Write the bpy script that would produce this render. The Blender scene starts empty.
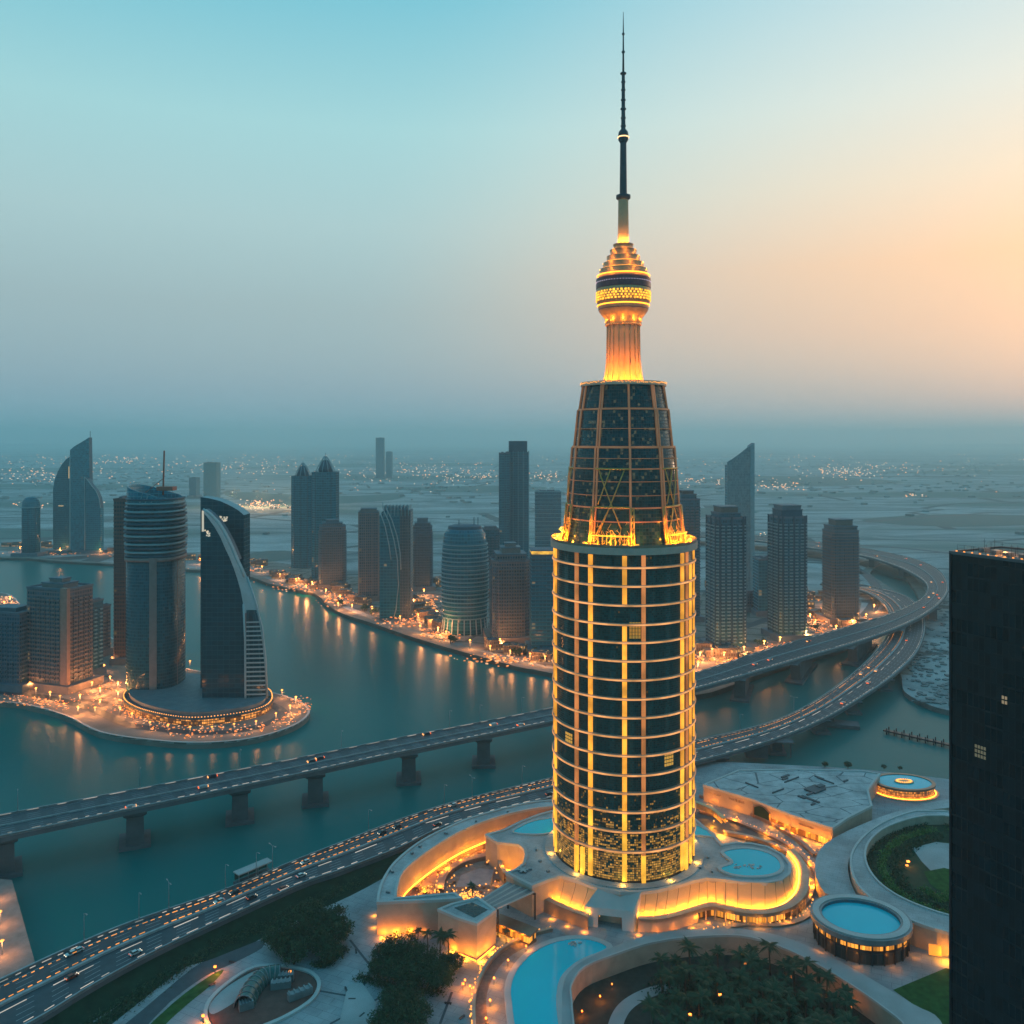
import bpy, math, random
from mathutils import Vector, Matrix, noise
from mathutils.geometry import tessellate_polygon
R = math.radians
rnd = random.Random(7)
S = bpy.context.scene
COL = S.collection

# ---------------------------------------------------------------- camera
F, HC, HOR = 850.0, 200.0, 440.0           # focal length in pixels, camera height, horizon row
cd = bpy.data.cameras.new('camera'); cam = bpy.data.objects.new('camera', cd); COL.objects.link(cam)
cam.location = (0, 0, HC); cam.rotation_euler = (R(90), 0, 0)
cd.sensor_width = 36; cd.lens = F / 1024 * 36; cd.shift_y = (HOR - 512) / 1024
cd.clip_start = 1; cd.clip_end = 90000
S.camera = cam

HAZE = 0.000125
# ---------------------------------------------------------------- sky, sun, exposure
SUN_AZ, SUN_EL = 48, 3.0                   # degrees to the right of the view direction, above the horizon
W = bpy.data.worlds.new('World'); S.world = W; W.use_nodes = True
nt = W.node_tree; nt.nodes.clear()
def wn(t, **k):
    n = nt.nodes.new(t)
    for a, b in k.items(): setattr(n, a, b)
    return n
def ramp_set(r, stops):
    el = r.color_ramp.elements
    while len(el) > 1: el.remove(el[-1])
    el[0].position = stops[0][0]; el[0].color = (*stops[0][1], 1)
    for p, c in stops[1:]:
        e = el.new(p); e.color = (*c, 1)
def lin(r, g, b):
    f = lambda v: (v / 255 / 12.92) if v <= 10 else ((v / 255 + .055) / 1.055) ** 2.4
    return (f(r), f(g), f(b))
tc = wn('ShaderNodeTexCoord'); sx = wn('ShaderNodeSeparateXYZ'); nt.links.new(tc.outputs['Generated'], sx.inputs[0])
cool = wn('ShaderNodeValToRGB'); warm = wn('ShaderNodeValToRGB')
ramp_set(cool, [(0.0, lin(134,172,188)), (0.06, lin(136,168,184)), (0.15, lin(146,174,184)), (0.24, lin(158,192,198)), (0.34, lin(152,202,208)), (0.46, lin(108,186,204)), (1.0, lin(64,156,192))])
ramp_set(warm, [(0.0, lin(172,184,188)), (0.06, lin(182,182,180)), (0.12, lin(212,184,168)), (0.19, lin(234,192,160)), (0.27, lin(228,212,190)), (0.35, lin(216,220,212)), (0.47, lin(186,214,222)), (1.0, lin(120,190,215))])
nt.links.new(sx.outputs['Z'], cool.inputs[0]); nt.links.new(sx.outputs['Z'], warm.inputs[0])
# how far a direction turns from the dusk side: dot product with the sun's azimuth
vm = wn('ShaderNodeVectorMath', operation='DOT_PRODUCT'); nt.links.new(tc.outputs['Generated'], vm.inputs[0])
vm.inputs[1].default_value = (math.sin(R(SUN_AZ)), math.cos(R(SUN_AZ)), 0)
mr = wn('ShaderNodeMapRange', interpolation_type='SMOOTHSTEP'); nt.links.new(vm.outputs['Value'], mr.inputs['Value'])
mr.inputs['From Min'].default_value = 0.50; mr.inputs['From Max'].default_value = 1.0
mx = wn('ShaderNodeMix', data_type='RGBA'); nt.links.new(mr.outputs[0], mx.inputs['Factor'])
nt.links.new(cool.outputs[0], mx.inputs['A']); nt.links.new(warm.outputs[0], mx.inputs['B'])
sky = wn('ShaderNodeTexSky', sky_type='NISHITA'); sky.sun_disc = False
sky.sun_elevation = R(SUN_EL); sky.sun_rotation = R(SUN_AZ); sky.dust_density = 3; sky.air_density = 1.5
bg1 = wn('ShaderNodeBackground'); bg1.inputs['Strength'].default_value = 1.0
bg2 = wn('ShaderNodeBackground'); bg2.inputs['Strength'].default_value = 0.06
nt.links.new(sky.outputs[0], bg2.inputs['Color'])
# the side away from the sunset is duller
mb_ = wn('ShaderNodeMapRange', interpolation_type='SMOOTHSTEP'); nt.links.new(sx.outputs['Y'], mb_.inputs['Value']); mb_.inputs['From Min'].default_value = -.6; mb_.inputs['From Max'].default_value = .5
mb_.inputs['To Min'].default_value = 0; mb_.inputs['To Max'].default_value = 1.0
mc = wn('ShaderNodeMix', data_type='RGBA', blend_type='MULTIPLY'); mi = wn('ShaderNodeMath', operation='SUBTRACT'); mi.inputs[0].default_value = 1.0; nt.links.new(mb_.outputs[0], mi.inputs[1])
nt.links.new(mc.outputs['Result'], bg1.inputs['Color']); nt.links.new(mi.outputs[0], mc.inputs['Factor']); nt.links.new(mx.outputs['Result'], mc.inputs['A']); mc.inputs['B'].default_value = (.18, .66, .74, 1)
ad = wn('ShaderNodeAddShader'); nt.links.new(bg1.outputs[0], ad.inputs[0]); nt.links.new(bg2.outputs[0], ad.inputs[1])
wo = wn('ShaderNodeOutputWorld'); nt.links.new(ad.outputs[0], wo.inputs['Surface'])

sl = bpy.data.lights.new('sun', 'SUN'); sl.energy = 0.12; sl.angle = R(8); sl.color = (1.0, .72, .5)
so = bpy.data.objects.new('sun', sl); COL.objects.link(so)
sd = Vector((math.sin(R(SUN_AZ)) * math.cos(R(8)), math.cos(R(SUN_AZ)) * math.cos(R(8)), math.sin(R(8))))
so.rotation_euler = sd.to_track_quat('Z', 'Y').to_euler(); so.location = (400, 300, 500)

vs = S.view_settings; vs.view_transform = 'Standard'; vs.look = 'None'; vs.exposure = 0.10; vs.gamma = 1
cy = S.cycles
cy.max_bounces = 6; cy.diffuse_bounces = 2; cy.glossy_bounces = 3; cy.transmission_bounces = 3; cy.volume_bounces = 2
cy.sample_clamp_indirect = 2.0; cy.use_denoising = True; cy.caustics_reflective = False; cy.caustics_refractive = False
cy.use_light_tree = True; cy.use_adaptive_sampling = True; cy.adaptive_threshold = 0.02
try: cy.denoiser = 'OPENIMAGEDENOISE'
except Exception: pass

# ---------------------------------------------------------------- helpers: points
def P(px, py, z=0.0):
    """the point at height z that stands at this place of the photograph"""
    Z = F * (HC - z) / (py - HOR)
    return Vector(((px - 512) / F * Z, Z, z))
def ZD(py, z=0.0): return F * (HC - z) / (py - HOR)
def zrow(row, Z): return HC - (row - HOR) / F * Z
def P2(px, py, z=0.0): p = P(px, py, z); return (p.x, p.y)
def outline(pts, z=0.0, smooth_n=0, closed=True):
    q = [P2(a, b, z) for a, b in pts]
    return smooth(q, closed, smooth_n) if smooth_n else q
def smooth(q, closed=True, n=4):
    out = []; N = len(q); rng = range(N) if closed else range(N - 1)
    D = len(q[0])
    for i in rng:
        g = lambda k: q[k % N] if closed else q[max(0, min(N - 1, k))]
        p0, p1, p2, p3 = g(i - 1), g(i), g(i + 1), g(i + 2)
        for s in range(n):
            t = s / n
            out.append(tuple(.5 * (2 * p1[d] + (p2[d] - p0[d]) * t + (2 * p0[d] - 5 * p1[d] + 4 * p2[d] - p3[d]) * t * t + (3 * p1[d] - p0[d] - 3 * p2[d] + p3[d]) * t ** 3) for d in range(D)))
    if not closed: out.append(tuple(q[-1]))
    return out
def area2(q): return sum(q[i][0] * q[(i + 1) % len(q)][1] - q[(i + 1) % len(q)][0] * q[i][1] for i in range(len(q))) / 2
def ccw(q): return list(q) if area2(q) > 0 else list(reversed(q))
def offset(q, d, closed=True):
    """move an outline outwards by d (counter-clockwise outlines)"""
    N = len(q); out = []
    for i in range(N):
        a = q[(i - 1) % N] if closed or i > 0 else q[i]; b = q[i]; c = q[(i + 1) % N] if closed or i < N - 1 else q[i]
        e1 = Vector((b[0] - a[0], b[1] - a[1])); e2 = Vector((c[0] - b[0], c[1] - b[1]))
        if e1.length < 1e-6: e1 = e2
        if e2.length < 1e-6: e2 = e1
        n1 = Vector((e1.y, -e1.x)).normalized(); n2 = Vector((e2.y, -e2.x)).normalized()
        m = n1 + n2
        if m.length < .2: m = n1
        m.normalize(); k = 1 / max(.5, m.dot(n1))
        out.append((b[0] + m.x * d * k, b[1] + m.y * d * k))
    return out
def resample(q, step, closed=False):
    pts = [Vector(p) for p in q]
    if closed: pts.append(pts[0])
    out = [pts[0].copy()]; left = step
    for a, b in zip(pts, pts[1:]):
        L = (b - a).length; t = 0
        while L - t >= left:
            t += left; out.append(a.lerp(b, t / L)); left = step
        left -= L - t
    return out

# ---------------------------------------------------------------- helpers: meshes
class MB:
    """collects faces; build() links them as ONE mesh object"""
    def __init__(s): s.v = []; s.f = []; s.u = []; s.mi = []; s.sm = []; s.m = 0
    def face(s, pts, uv=None, sm=False):
        i = len(s.v); s.v += [tuple(p) for p in pts]; s.f.append(tuple(range(i, i + len(pts))))
        s.u.append(uv or [(p[0], p[1]) for p in pts]); s.mi.append(s.m); s.sm.append(sm)
    def box(s, c, size, rz=0.0, ax=None):
        hx, hy, hz = size[0] / 2, size[1] / 2, size[2] / 2
        cs, sn = math.cos(rz), math.sin(rz)
        def T(x, y, z):
            if ax is not None:
                return Vector(c) + ax[0] * x + ax[1] * y + ax[2] * z
            return (c[0] + x * cs - y * sn, c[1] + x * sn + y * cs, c[2] + z)
        def q(a, b, cc, d, w, h):
            s.face([T(*a), T(*b), T(*cc), T(*d)], [(0, 0), (w, 0), (w, h), (0, h)])
        q((-hx, -hy, -hz), (hx, -hy, -hz), (hx, -hy, hz), (-hx, -hy, hz), 2 * hx, 2 * hz)
        q((hx, -hy, -hz), (hx, hy, -hz), (hx, hy, hz), (hx, -hy, hz), 2 * hy, 2 * hz)
        q((hx, hy, -hz), (-hx, hy, -hz), (-hx, hy, hz), (hx, hy, hz), 2 * hx, 2 * hz)
        q((-hx, hy, -hz), (-hx, -hy, -hz), (-hx, -hy, hz), (-hx, hy, hz), 2 * hy, 2 * hz)
        q((-hx, -hy, hz), (hx, -hy, hz), (hx, hy, hz), (-hx, hy, hz), 2 * hx, 2 * hy)
        q((-hx, hy, -hz), (hx, hy, -hz), (hx, -hy, -hz), (-hx, -hy, -hz), 2 * hx, 2 * hy)
        return s
    def bar(s, a, b, w, h=None):
        a = Vector(a); b = Vector(b); d = b - a; L = d.length
        if L < 1e-5: return s
        z = d / L; x = Vector((0, 0, 1)).cross(z)
        if x.length < 1e-3: x = Vector((1, 0, 0))
        x.normalize(); y = z.cross(x)
        return s.box((a + b) / 2, (w, h or w, L), ax=(x, y, z))
    def wall(s, q, z0, z1, closed=True, sm=False, u0=0.0):
        """vertical faces along an outline (outside to the right of travel for ccw outlines); z0/z1 number or function of point"""
        N = len(q); u = u0; g = lambda z, p: z(p) if callable(z) else z
        for i in range(N if closed else N - 1):
            a, b = q[i], q[(i + 1) % N]; L = math.hypot(b[0] - a[0], b[1] - a[1])
            s.face([(a[0], a[1], g(z0, a)), (b[0], b[1], g(z0, b)), (b[0], b[1], g(z1, b)), (a[0], a[1], g(z1, a))],
                   [(u, g(z0, a)), (u + L, g(z0, b)), (u + L, g(z1, b)), (u, g(z1, a))], sm)
            u += L
        return s
    def cap(s, q, z, holes=(), up=True):
        loops = [[Vector((p[0], p[1], 0)) for p in q]] + [[Vector((p[0], p[1], 0)) for p in h] for h in holes]
        flat = [p for l in loops for p in l]; g = lambda p: z(p) if callable(z) else z
        for t in tessellate_polygon(loops):
            a, b, c = (flat[k] for k in t)
            cr = (b - a).cross(c - a).z
            if (cr > 0) != up: b, c = c, b
            s.face([(p.x, p.y, g(p)) for p in (a, b, c)])
        return s
    def prism(s, q, z0, z1, holes=(), bottom=False, sm=False, capmat=None):
        q = ccw(q); s.wall(q, z0, z1, sm=sm)
        for h in holes: s.wall(list(reversed(ccw(h))), z0, z1, sm=sm)
        m = s.m
        if capmat is not None: s.m = capmat
        s.cap(q, z1, holes)
        if bottom: s.cap(q, z0, holes, up=False)
        s.m = m
        return s
    def skin(s, rows, closed=False, sm=True, uvs=None):
        """quads between rows of points of equal length"""
        for j in range(len(rows) - 1):
            a, b = rows[j], rows[j + 1]; n = len(a)
            for i in range(n if closed else n - 1):
                k = (i + 1) % n
                s.face([a[i], a[k], b[k], b[i]], None if uvs is None else [uvs(j, i), uvs(j, i + 1), uvs(j + 1, i + 1), uvs(j + 1, i)], sm)
        return s
    def lathe(s, prof, c=(0, 0), n=32, sm=True, sy=1.0, capit=True):
        rows = [[(c[0] + r * math.cos(2 * math.pi * i / n), c[1] + sy * r * math.sin(2 * math.pi * i / n), z) for i in range(n)] for r, z in prof]
        s.skin(rows, True, sm, lambda j, i: (i / n * 2 * math.pi * max(p[0] for p in prof), prof[j][1]))
        if capit:
            s.face(rows[-1]); s.face(list(reversed(rows[0])))
        return s
    def tube(s, pts, r, n=6, closed=False, sm=True):
        pts = [Vector(p) for p in pts]; N = len(pts); rows = []
        for i, p in enumerate(pts):
            a = pts[(i - 1) % N] if closed or i else p; b = pts[(i + 1) % N] if closed or i < N - 1 else p
            t = (b - a).normalized(); x = t.cross(Vector((0, 0, 1)))
            if x.length < .05: x = t.cross(Vector((0, 1, 0)))
            x.normalize(); y = x.cross(t); rr = r[i] if isinstance(r, (list, tuple)) else r
            rows.append([p + (x * math.cos(2 * math.pi * k / n) + y * math.sin(2 * math.pi * k / n)) * rr for k in range(n)])
        if closed: rows.append(rows[0])
        s.skin(rows, True, sm)
        if not closed: s.face(rows[-1]); s.face(list(reversed(rows[0])))
        return s
    def strip(s, A, B, za, zb):
        """a sheet between two polylines of equal length"""
        g = lambda z, i: z[i] if isinstance(z, (list, tuple)) else z
        u = 0
        for i in range(len(A) - 1):
            L = math.hypot(A[i + 1][0] - A[i][0], A[i + 1][1] - A[i][1]); w = math.hypot(A[i][0] - B[i][0], A[i][1] - B[i][1])
            s.face([(A[i][0], A[i][1], g(za, i)), (A[i + 1][0], A[i + 1][1], g(za, i + 1)), (B[i + 1][0], B[i + 1][1], g(zb, i + 1)), (B[i][0], B[i][1], g(zb, i))],
                   [(u, 0), (u + L, 0), (u + L, w), (u, w)])
            u += L
        return s
    def build(s, name, mats, parent=None, loc=(0, 0, 0)):
        me = bpy.data.meshes.new(name)
        me.from_pydata([(v[0] - loc[0], v[1] - loc[1], v[2] - loc[2]) for v in s.v], [], s.f)
        if not isinstance(mats, (list, tuple)): mats = [mats]
        for m in mats: me.materials.append(m)
        uv = me.uv_layers.new(name='UVMap')
        uv.data.foreach_set('uv', [c for f in s.u for p in f for c in p])
        me.polygons.foreach_set('material_index', s.mi); me.polygons.foreach_set('use_smooth', s.sm)
        if any(s.sm):
            import bmesh
            bm = bmesh.new(); bm.from_mesh(me); bmesh.ops.remove_doubles(bm, verts=bm.verts, dist=1e-4); bm.to_mesh(me); bm.free()
        me.update()
        o = bpy.data.objects.new(name, me); COL.objects.link(o)
        o.location = loc
        if parent is not None:
            o.parent = parent; o.matrix_parent_inverse = parent.matrix_basis.inverted() if not parent.get('_local') else Matrix()
        return o
def tag(o, label=None, cat=None, group=None, kind=None):
    if label: o['label'] = label
    if cat: o['category'] = cat
    if group: o['group'] = group
    if kind: o['kind'] = kind
    return o
def thing(name, label, cat, loc=(0, 0, 0), group=None, local=False):
    o = bpy.data.objects.new(name, None); COL.objects.link(o); o.location = loc; o.empty_display_size = 2
    if local: o['_local'] = 1
    return tag(o, label, cat, group)
def build_struct(mb, name, mats): return tag(mb.build(name, mats), kind='structure')
def kids(o): return [c for c in bpy.data.objects if c.parent == o]
def copy_tree(root, tree, loc, rz, label, sc=1.0):
    """tree: [(part, [subparts])]; copies a thing with its parts"""
    r = root.copy(); COL.objects.link(r); r.location = loc; r.rotation_euler = (0, 0, rz); r.scale = (sc,) * 3
    if label: r['label'] = label
    for p, subs in tree:
        c = p.copy(); COL.objects.link(c); c.parent = r
        for q in subs:
            d = q.copy(); COL.objects.link(d); d.parent = c
    return r
def lamp(name, loc, power, color=(1, .5, .16), radius=.6, parent=None, spot=None, aim=None):
    l = bpy.data.lights.new(name, 'SPOT' if spot else 'POINT'); l.energy = power; l.color = color; l.shadow_soft_size = radius
    if spot: l.spot_size = R(spot); l.spot_blend = .6
    o = bpy.data.objects.new(name, l); COL.objects.link(o); o.location = loc
    if aim is not None: o.rotation_euler = (Vector(aim) - Vector(loc)).to_track_quat('-Z', 'Y').to_euler()
    if parent is not None:
        o.parent = parent; o.matrix_parent_inverse = parent.matrix_basis.inverted()
    return o

# ---------------------------------------------------------------- helpers: materials
def newmat(name):
    m = bpy.data.materials.new(name); m.use_nodes = True; t = m.node_tree
    return m, t, t.nodes['Principled BSDF']
def N(t, ty, **k):
    n = t.nodes.new(ty)
    for a, b in k.items(): setattr(n, a, b)
    return n
def math_(t, op, a, b=None, c=None, clamp=False):
    n = N(t, 'ShaderNodeMath', operation=op); n.use_clamp = clamp
    for i, x in enumerate((a, b, c)):
        if x is None: continue
        if isinstance(x, (int, float)): n.inputs[i].default_value = x
        else: t.links.new(x, n.inputs[i])
    return n.outputs[0]
def mixc(t, fac, a, b):
    n = N(t, 'ShaderNodeMix', data_type='RGBA')
    if isinstance(fac, (int, float)): n.inputs['Factor'].default_value = fac
    else: t.links.new(fac, n.inputs['Factor'])
    for k, x in (('A', a), ('B', b)):
        if isinstance(x, tuple): n.inputs[k].default_value = (*x[:3], 1)
        else: t.links.new(x, n.inputs[k])
    return n.outputs['Result']
def plain(name, col, rough=.6, metal=0.0, var=.25, scale=.15, bump=0.0, col2=None, detail=5, spec=.5):
    """one surface with noise in its colour and roughness"""
    m, t, b = newmat(name)
    c = N(t, 'ShaderNodeTexCoord'); n = N(t, 'ShaderNodeTexNoise'); n.inputs['Scale'].default_value = scale; n.inputs['Detail'].default_value = detail
    t.links.new(c.outputs['Object'], n.inputs['Vector'])
    f = N(t, 'ShaderNodeMapRange'); f.inputs['From Min'].default_value = .3; f.inputs['From Max'].default_value = .7
    t.links.new(n.outputs['Fac'], f.inputs['Value'])
    c2 = col2 or tuple(x * (1 - var) for x in col)
    t.links.new(mixc(t, f.outputs[0], c2, tuple(col)), b.inputs['Base Color'])
    b.inputs['Roughness'].default_value = rough; b.inputs['Metallic'].default_value = metal; b.inputs['Specular IOR Level'].default_value = spec
    if bump:
        bp = N(t, 'ShaderNodeBump'); bp.inputs['Strength'].default_value = bump; bp.inputs['Distance'].default_value = .2
        t.links.new(n.outputs['Fac'], bp.inputs['Height']); t.links.new(bp.outputs[0], b.inputs['Normal'])
    return m
def glow(name, col, strength, sample=True, var=0.0, scale=.3):
    m, t, b = newmat(name)
    b.inputs['Base Color'].default_value = (*[min(1, c) * .5 for c in col], 1); b.inputs['Roughness'].default_value = .5
    b.inputs['Emission Color'].default_value = (*col, 1); b.inputs['Emission Strength'].default_value = strength
    if var:
        c = N(t, 'ShaderNodeTexCoord'); n = N(t, 'ShaderNodeTexNoise'); n.inputs['Scale'].default_value = scale; n.inputs['Detail'].default_value = 3
        t.links.new(c.outputs['Object'], n.inputs['Vector'])
        f = N(t, 'ShaderNodeMapRange'); f.inputs['From Min'].default_value = .35; f.inputs['From Max'].default_value = .65
        f.inputs['To Min'].default_value = strength * (1 - var); f.inputs['To Max'].default_value = strength * (1 + var)
        t.links.new(n.outputs['Fac'], f.inputs['Value']); t.links.new(f.outputs[0], b.inputs['Emission Strength'])
    m.cycles.emission_sampling = 'AUTO' if sample else 'NONE'
    return m
def facade(name, glass, frame, fh=3.6, bw=1.6, th=.22, tv=.14, lit=.01, litcol=(1, .62, .25), lits=1.2, rough=.12, grough=.55, low_lit=0.0, low_top=60, big=3.0, metal=0.0, gvar=.55):
    """curtain wall: floors fh high, bays bw wide (UV in metres), frames, panes that differ and a few lit rooms"""
    m, t, b = newmat(name)
    uv = N(t, 'ShaderNodeUVMap'); sp = N(t, 'ShaderNodeSeparateXYZ'); t.links.new(uv.outputs[0], sp.inputs[0])
    u = math_(t, 'DIVIDE', sp.outputs['X'], bw); v = math_(t, 'DIVIDE', sp.outputs['Y'], fh)
    fu = math_(t, 'FRACT', u); fv = math_(t, 'FRACT', v)
    mu = math_(t, 'LESS_THAN', fu, tv); mv = math_(t, 'LESS_THAN', fv, th); fr = math_(t, 'MAXIMUM', mu, mv)
    cb = N(t, 'ShaderNodeCombineXYZ'); t.links.new(math_(t, 'FLOOR', u), cb.inputs[0]); t.links.new(math_(t, 'FLOOR', v), cb.inputs[1])
    wnz = N(t, 'ShaderNodeTexWhiteNoise', noise_dimensions='2D'); t.links.new(cb.outputs[0], wnz.inputs['Vector'])
    # wider rooms: pairs of bays share a state
    cb2 = N(t, 'ShaderNodeCombineXYZ'); t.links.new(math_(t, 'FLOOR', math_(t, 'DIVIDE', u, big)), cb2.inputs[0]); t.links.new(math_(t, 'FLOOR', v), cb2.inputs[1])
    wn2 = N(t, 'ShaderNodeTexWhiteNoise', noise_dimensions='2D'); t.links.new(cb2.outputs[0], wn2.inputs['Vector'])
    r = wnz.outputs['Value']; r2 = wn2.outputs['Value']
    g2 = tuple(c * (1 + gvar) + .004 for c in glass); g1 = tuple(c * (1 - gvar * .7) for c in glass)
    gcol = mixc(t, r, g1, g2)
    t.links.new(mixc(t, fr, gcol, frame), b.inputs['Base Color'])
    rr = math_(t, 'MULTIPLY_ADD', r2, .12, rough)
    mrx = N(t, 'ShaderNodeMix', data_type='FLOAT'); t.links.new(fr, mrx.inputs['Factor']); t.links.new(rr, mrx.inputs['A']); mrx.inputs['B'].default_value = grough
    t.links.new(mrx.outputs['Result'], b.inputs['Roughness'])
    b.inputs['Metallic'].default_value = metal
    bp = N(t, 'ShaderNodeBump'); bp.inputs['Strength'].default_value = .5; bp.inputs['Distance'].default_value = .25
    t.links.new(math_(t, 'ADD', fr, math_(t, 'MULTIPLY', r, .06)), bp.inputs['Height']); t.links.new(bp.outputs[0], b.inputs['Normal']); b.inputs['Specular IOR Level'].default_value = .32
    thr = lit
    if low_lit:
        q = N(t, 'ShaderNodeMapRange', interpolation_type='SMOOTHSTEP'); t.links.new(sp.outputs['Y'], q.inputs['Value'])
        q.inputs['From Min'].default_value = 12; q.inputs['From Max'].default_value = low_top
        q.inputs['To Min'].default_value = low_lit; q.inputs['To Max'].default_value = lit
        thr = q.outputs[0]
    on = math_(t, 'LESS_THAN', math_(t, 'MULTIPLY_ADD', r, .35, math_(t, 'MULTIPLY', r2, .65)), thr)
    on = math_(t, 'MULTIPLY', on, math_(t, 'SUBTRACT', 1.0, fr))
    b.inputs['Emission Color'].default_value = (*litcol, 1)
    t.links.new(math_(t, 'MULTIPLY', on, math_(t, 'MULTIPLY_ADD', r, lits * 2, lits * .3)), b.inputs['Emission Strength'])
    m.cycles.emission_sampling = 'NONE'
    return m
def paving(name, col, col2, tile=3.0, joint=.03, rough=.7, rot=0.0):
    m, t, b = newmat(name)
    c = N(t, 'ShaderNodeTexCoord'); mp = N(t, 'ShaderNodeMapping'); mp.inputs['Rotation'].default_value = (0, 0, rot); t.links.new(c.outputs['Object'], mp.inputs[0])
    br = N(t, 'ShaderNodeTexBrick'); br.inputs['Scale'].default_value = 1.0; br.inputs['Brick Width'].default_value = tile; br.inputs['Row Height'].default_value = tile * .5
    br.inputs['Mortar Size'].default_value = joint; br.inputs['Color1'].default_value = (*col, 1); br.inputs['Color2'].default_value = (*col2, 1)
    br.inputs['Mortar'].default_value = (*[x * .45 for x in col], 1); br.inputs['Bias'].default_value = -.2
    t.links.new(mp.outputs[0], br.inputs['Vector'])
    n = N(t, 'ShaderNodeTexNoise'); n.inputs['Scale'].default_value = .06; n.inputs['Detail'].default_value = 8; n.inputs['Roughness'].default_value = .65
    t.links.new(c.outputs['Object'], n.inputs['Vector'])
    f = N(t, 'ShaderNodeMapRange'); f.inputs['From Min'].default_value = .35; f.inputs['From Max'].default_value = .65; f.inputs['To Min'].default_value = .62; f.inputs['To Max'].default_value = 1.08
    t.links.new(n.outputs['Fac'], f.inputs['Value'])
    cbn = N(t, 'ShaderNodeCombineColor'); [t.links.new(f.outputs[0], cbn.inputs[i]) for i in range(3)]
    mm = N(t, 'ShaderNodeMix', data_type='RGBA', blend_type='MULTIPLY'); mm.inputs['Factor'].default_value = 1
    t.links.new(br.outputs['Color'], mm.inputs['A']); t.links.new(cbn.outputs[0], mm.inputs['B'])
    t.links.new(mm.outputs['Result'], b.inputs['Base Color']); b.inputs['Roughness'].default_value = rough
    return m
def foliage_mat(name, dark, light):
    m, t, b = newmat(name)
    g = N(t, 'ShaderNodeNewGeometry'); n = N(t, 'ShaderNodeTexNoise'); n.inputs['Scale'].default_value = .9; n.inputs['Detail'].default_value = 4
    c = N(t, 'ShaderNodeTexCoord'); t.links.new(c.outputs['Object'], n.inputs['Vector'])
    f = math_(t, 'MULTIPLY_ADD', g.outputs['Random Per Island'], .5, math_(t, 'MULTIPLY', n.outputs['Fac'], .5))
    t.links.new(mixc(t, f, dark, light), b.inputs['Base Color']); b.inputs['Roughness'].default_value = .7
    b.inputs['Specular IOR Level'].default_value = .25
    return m

M = {}
M['concrete'] = plain('concrete', (.42, .43, .44), .75, scale=.08, var=.3)
M['pale'] = plain('pale_stone', (.52, .52, .52), .7, scale=.1, var=.18)
M['roof'] = paving('roof_deck', (.47, .49, .51), (.43, .45, .47), 4.5, .04, .72, .5)
M['render'] = plain('sand_render', (.50, .40, .32), .8, scale=.22, var=.26, detail=9)
M['plaza'] = paving('plaza_paving', (.34, .365, .39), (.30, .325, .35), 7.0, .06, .75, .42)
M['asphalt'] = plain('asphalt', (.05, .07, .09), .62, scale=.3, var=.35)
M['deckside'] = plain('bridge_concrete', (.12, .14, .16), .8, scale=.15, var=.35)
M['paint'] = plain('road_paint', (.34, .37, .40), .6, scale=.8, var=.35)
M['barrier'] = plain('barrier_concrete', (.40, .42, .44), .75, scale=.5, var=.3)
M['steel'] = plain('grey_steel', (.30, .33, .36), .35, .8, scale=1.0, var=.2)
M['dark'] = plain('dark_metal', (.035, .04, .05), .4, .5, scale=.6, var=.3)
M['bronze'] = plain('bronze_cladding', (.34, .21, .15), .38, .55, scale=.3, var=.25)
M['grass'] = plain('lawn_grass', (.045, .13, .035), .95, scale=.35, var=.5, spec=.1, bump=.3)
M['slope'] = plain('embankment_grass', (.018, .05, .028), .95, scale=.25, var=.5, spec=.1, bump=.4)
M['leaf'] = foliage_mat('leaf_green', (.010, .035, .02), (.07, .13, .055))
M['palm'] = foliage_mat('palm_green', (.012, .038, .022), (.045, .095, .045))
M['hedge'] = foliage_mat('hedge_green', (.02, .08, .02), (.14, .30, .07))
M['bark'] = plain('bark', (.10, .075, .055), .9, scale=1.5, var=.5)
M['red'] = plain('brick_red_paving', (.17, .075, .06), .85, scale=.4, var=.35)
M['sand'] = plain('sandy_ground', (.27, .235, .21), .9, scale=.05, var=.4)
M['pooltile'] = plain('pool_blue', (.0, .42, .62), .35, scale=.05, var=.08)
M['led'] = glow('warm_led', (1, .24, .015), 9)
M['ledy'] = glow('yellow_led', (1, .34, .02), 16)
M['bulb'] = glow('warm_bulb', (1, .38, .07), 1.9, sample=False)
M['bulbw'] = glow('white_bulb', (1, .86, .66), 9, sample=False)
M['lamp'] = glow('lamp_head', (1, .30, .05), 2.2, sample=False)
M['shop'] = facade('lit_shopfront', (.12, .07, .03), (.08, .05, .04), 3.6, 1.3, .15, .12, lit=.72, litcol=(1, .36, .04), lits=.8, gvar=.3)
m, t, b = newmat('weathered_roof'); M['roofw'] = m
c = N(t, 'ShaderNodeTexCoord'); n1 = N(t, 'ShaderNodeTexNoise'); n1.inputs['Scale'].default_value = .09; n1.inputs['Detail'].default_value = 9; n1.inputs['Roughness'].default_value = .68; t.links.new(c.outputs['Object'], n1.inputs['Vector'])
mp = N(t, 'ShaderNodeMapping'); mp.inputs['Rotation'].default_value = (0, 0, .62); mp.inputs['Scale'].default_value = (1, 1.8, 1); t.links.new(c.outputs['Object'], mp.inputs[0])
vo = N(t, 'ShaderNodeTexVoronoi', feature='DISTANCE_TO_EDGE', distance='CHEBYCHEV'); vo.inputs['Scale'].default_value = .055; t.links.new(mp.outputs[0], vo.inputs['Vector'])
r1 = N(t, 'ShaderNodeValToRGB'); ramp_set(r1, [(.3, (.20, .22, .24)), (.5, (.40, .42, .44)), (.68, (.54, .56, .58))]); t.links.new(n1.outputs['Fac'], r1.inputs[0])
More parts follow.
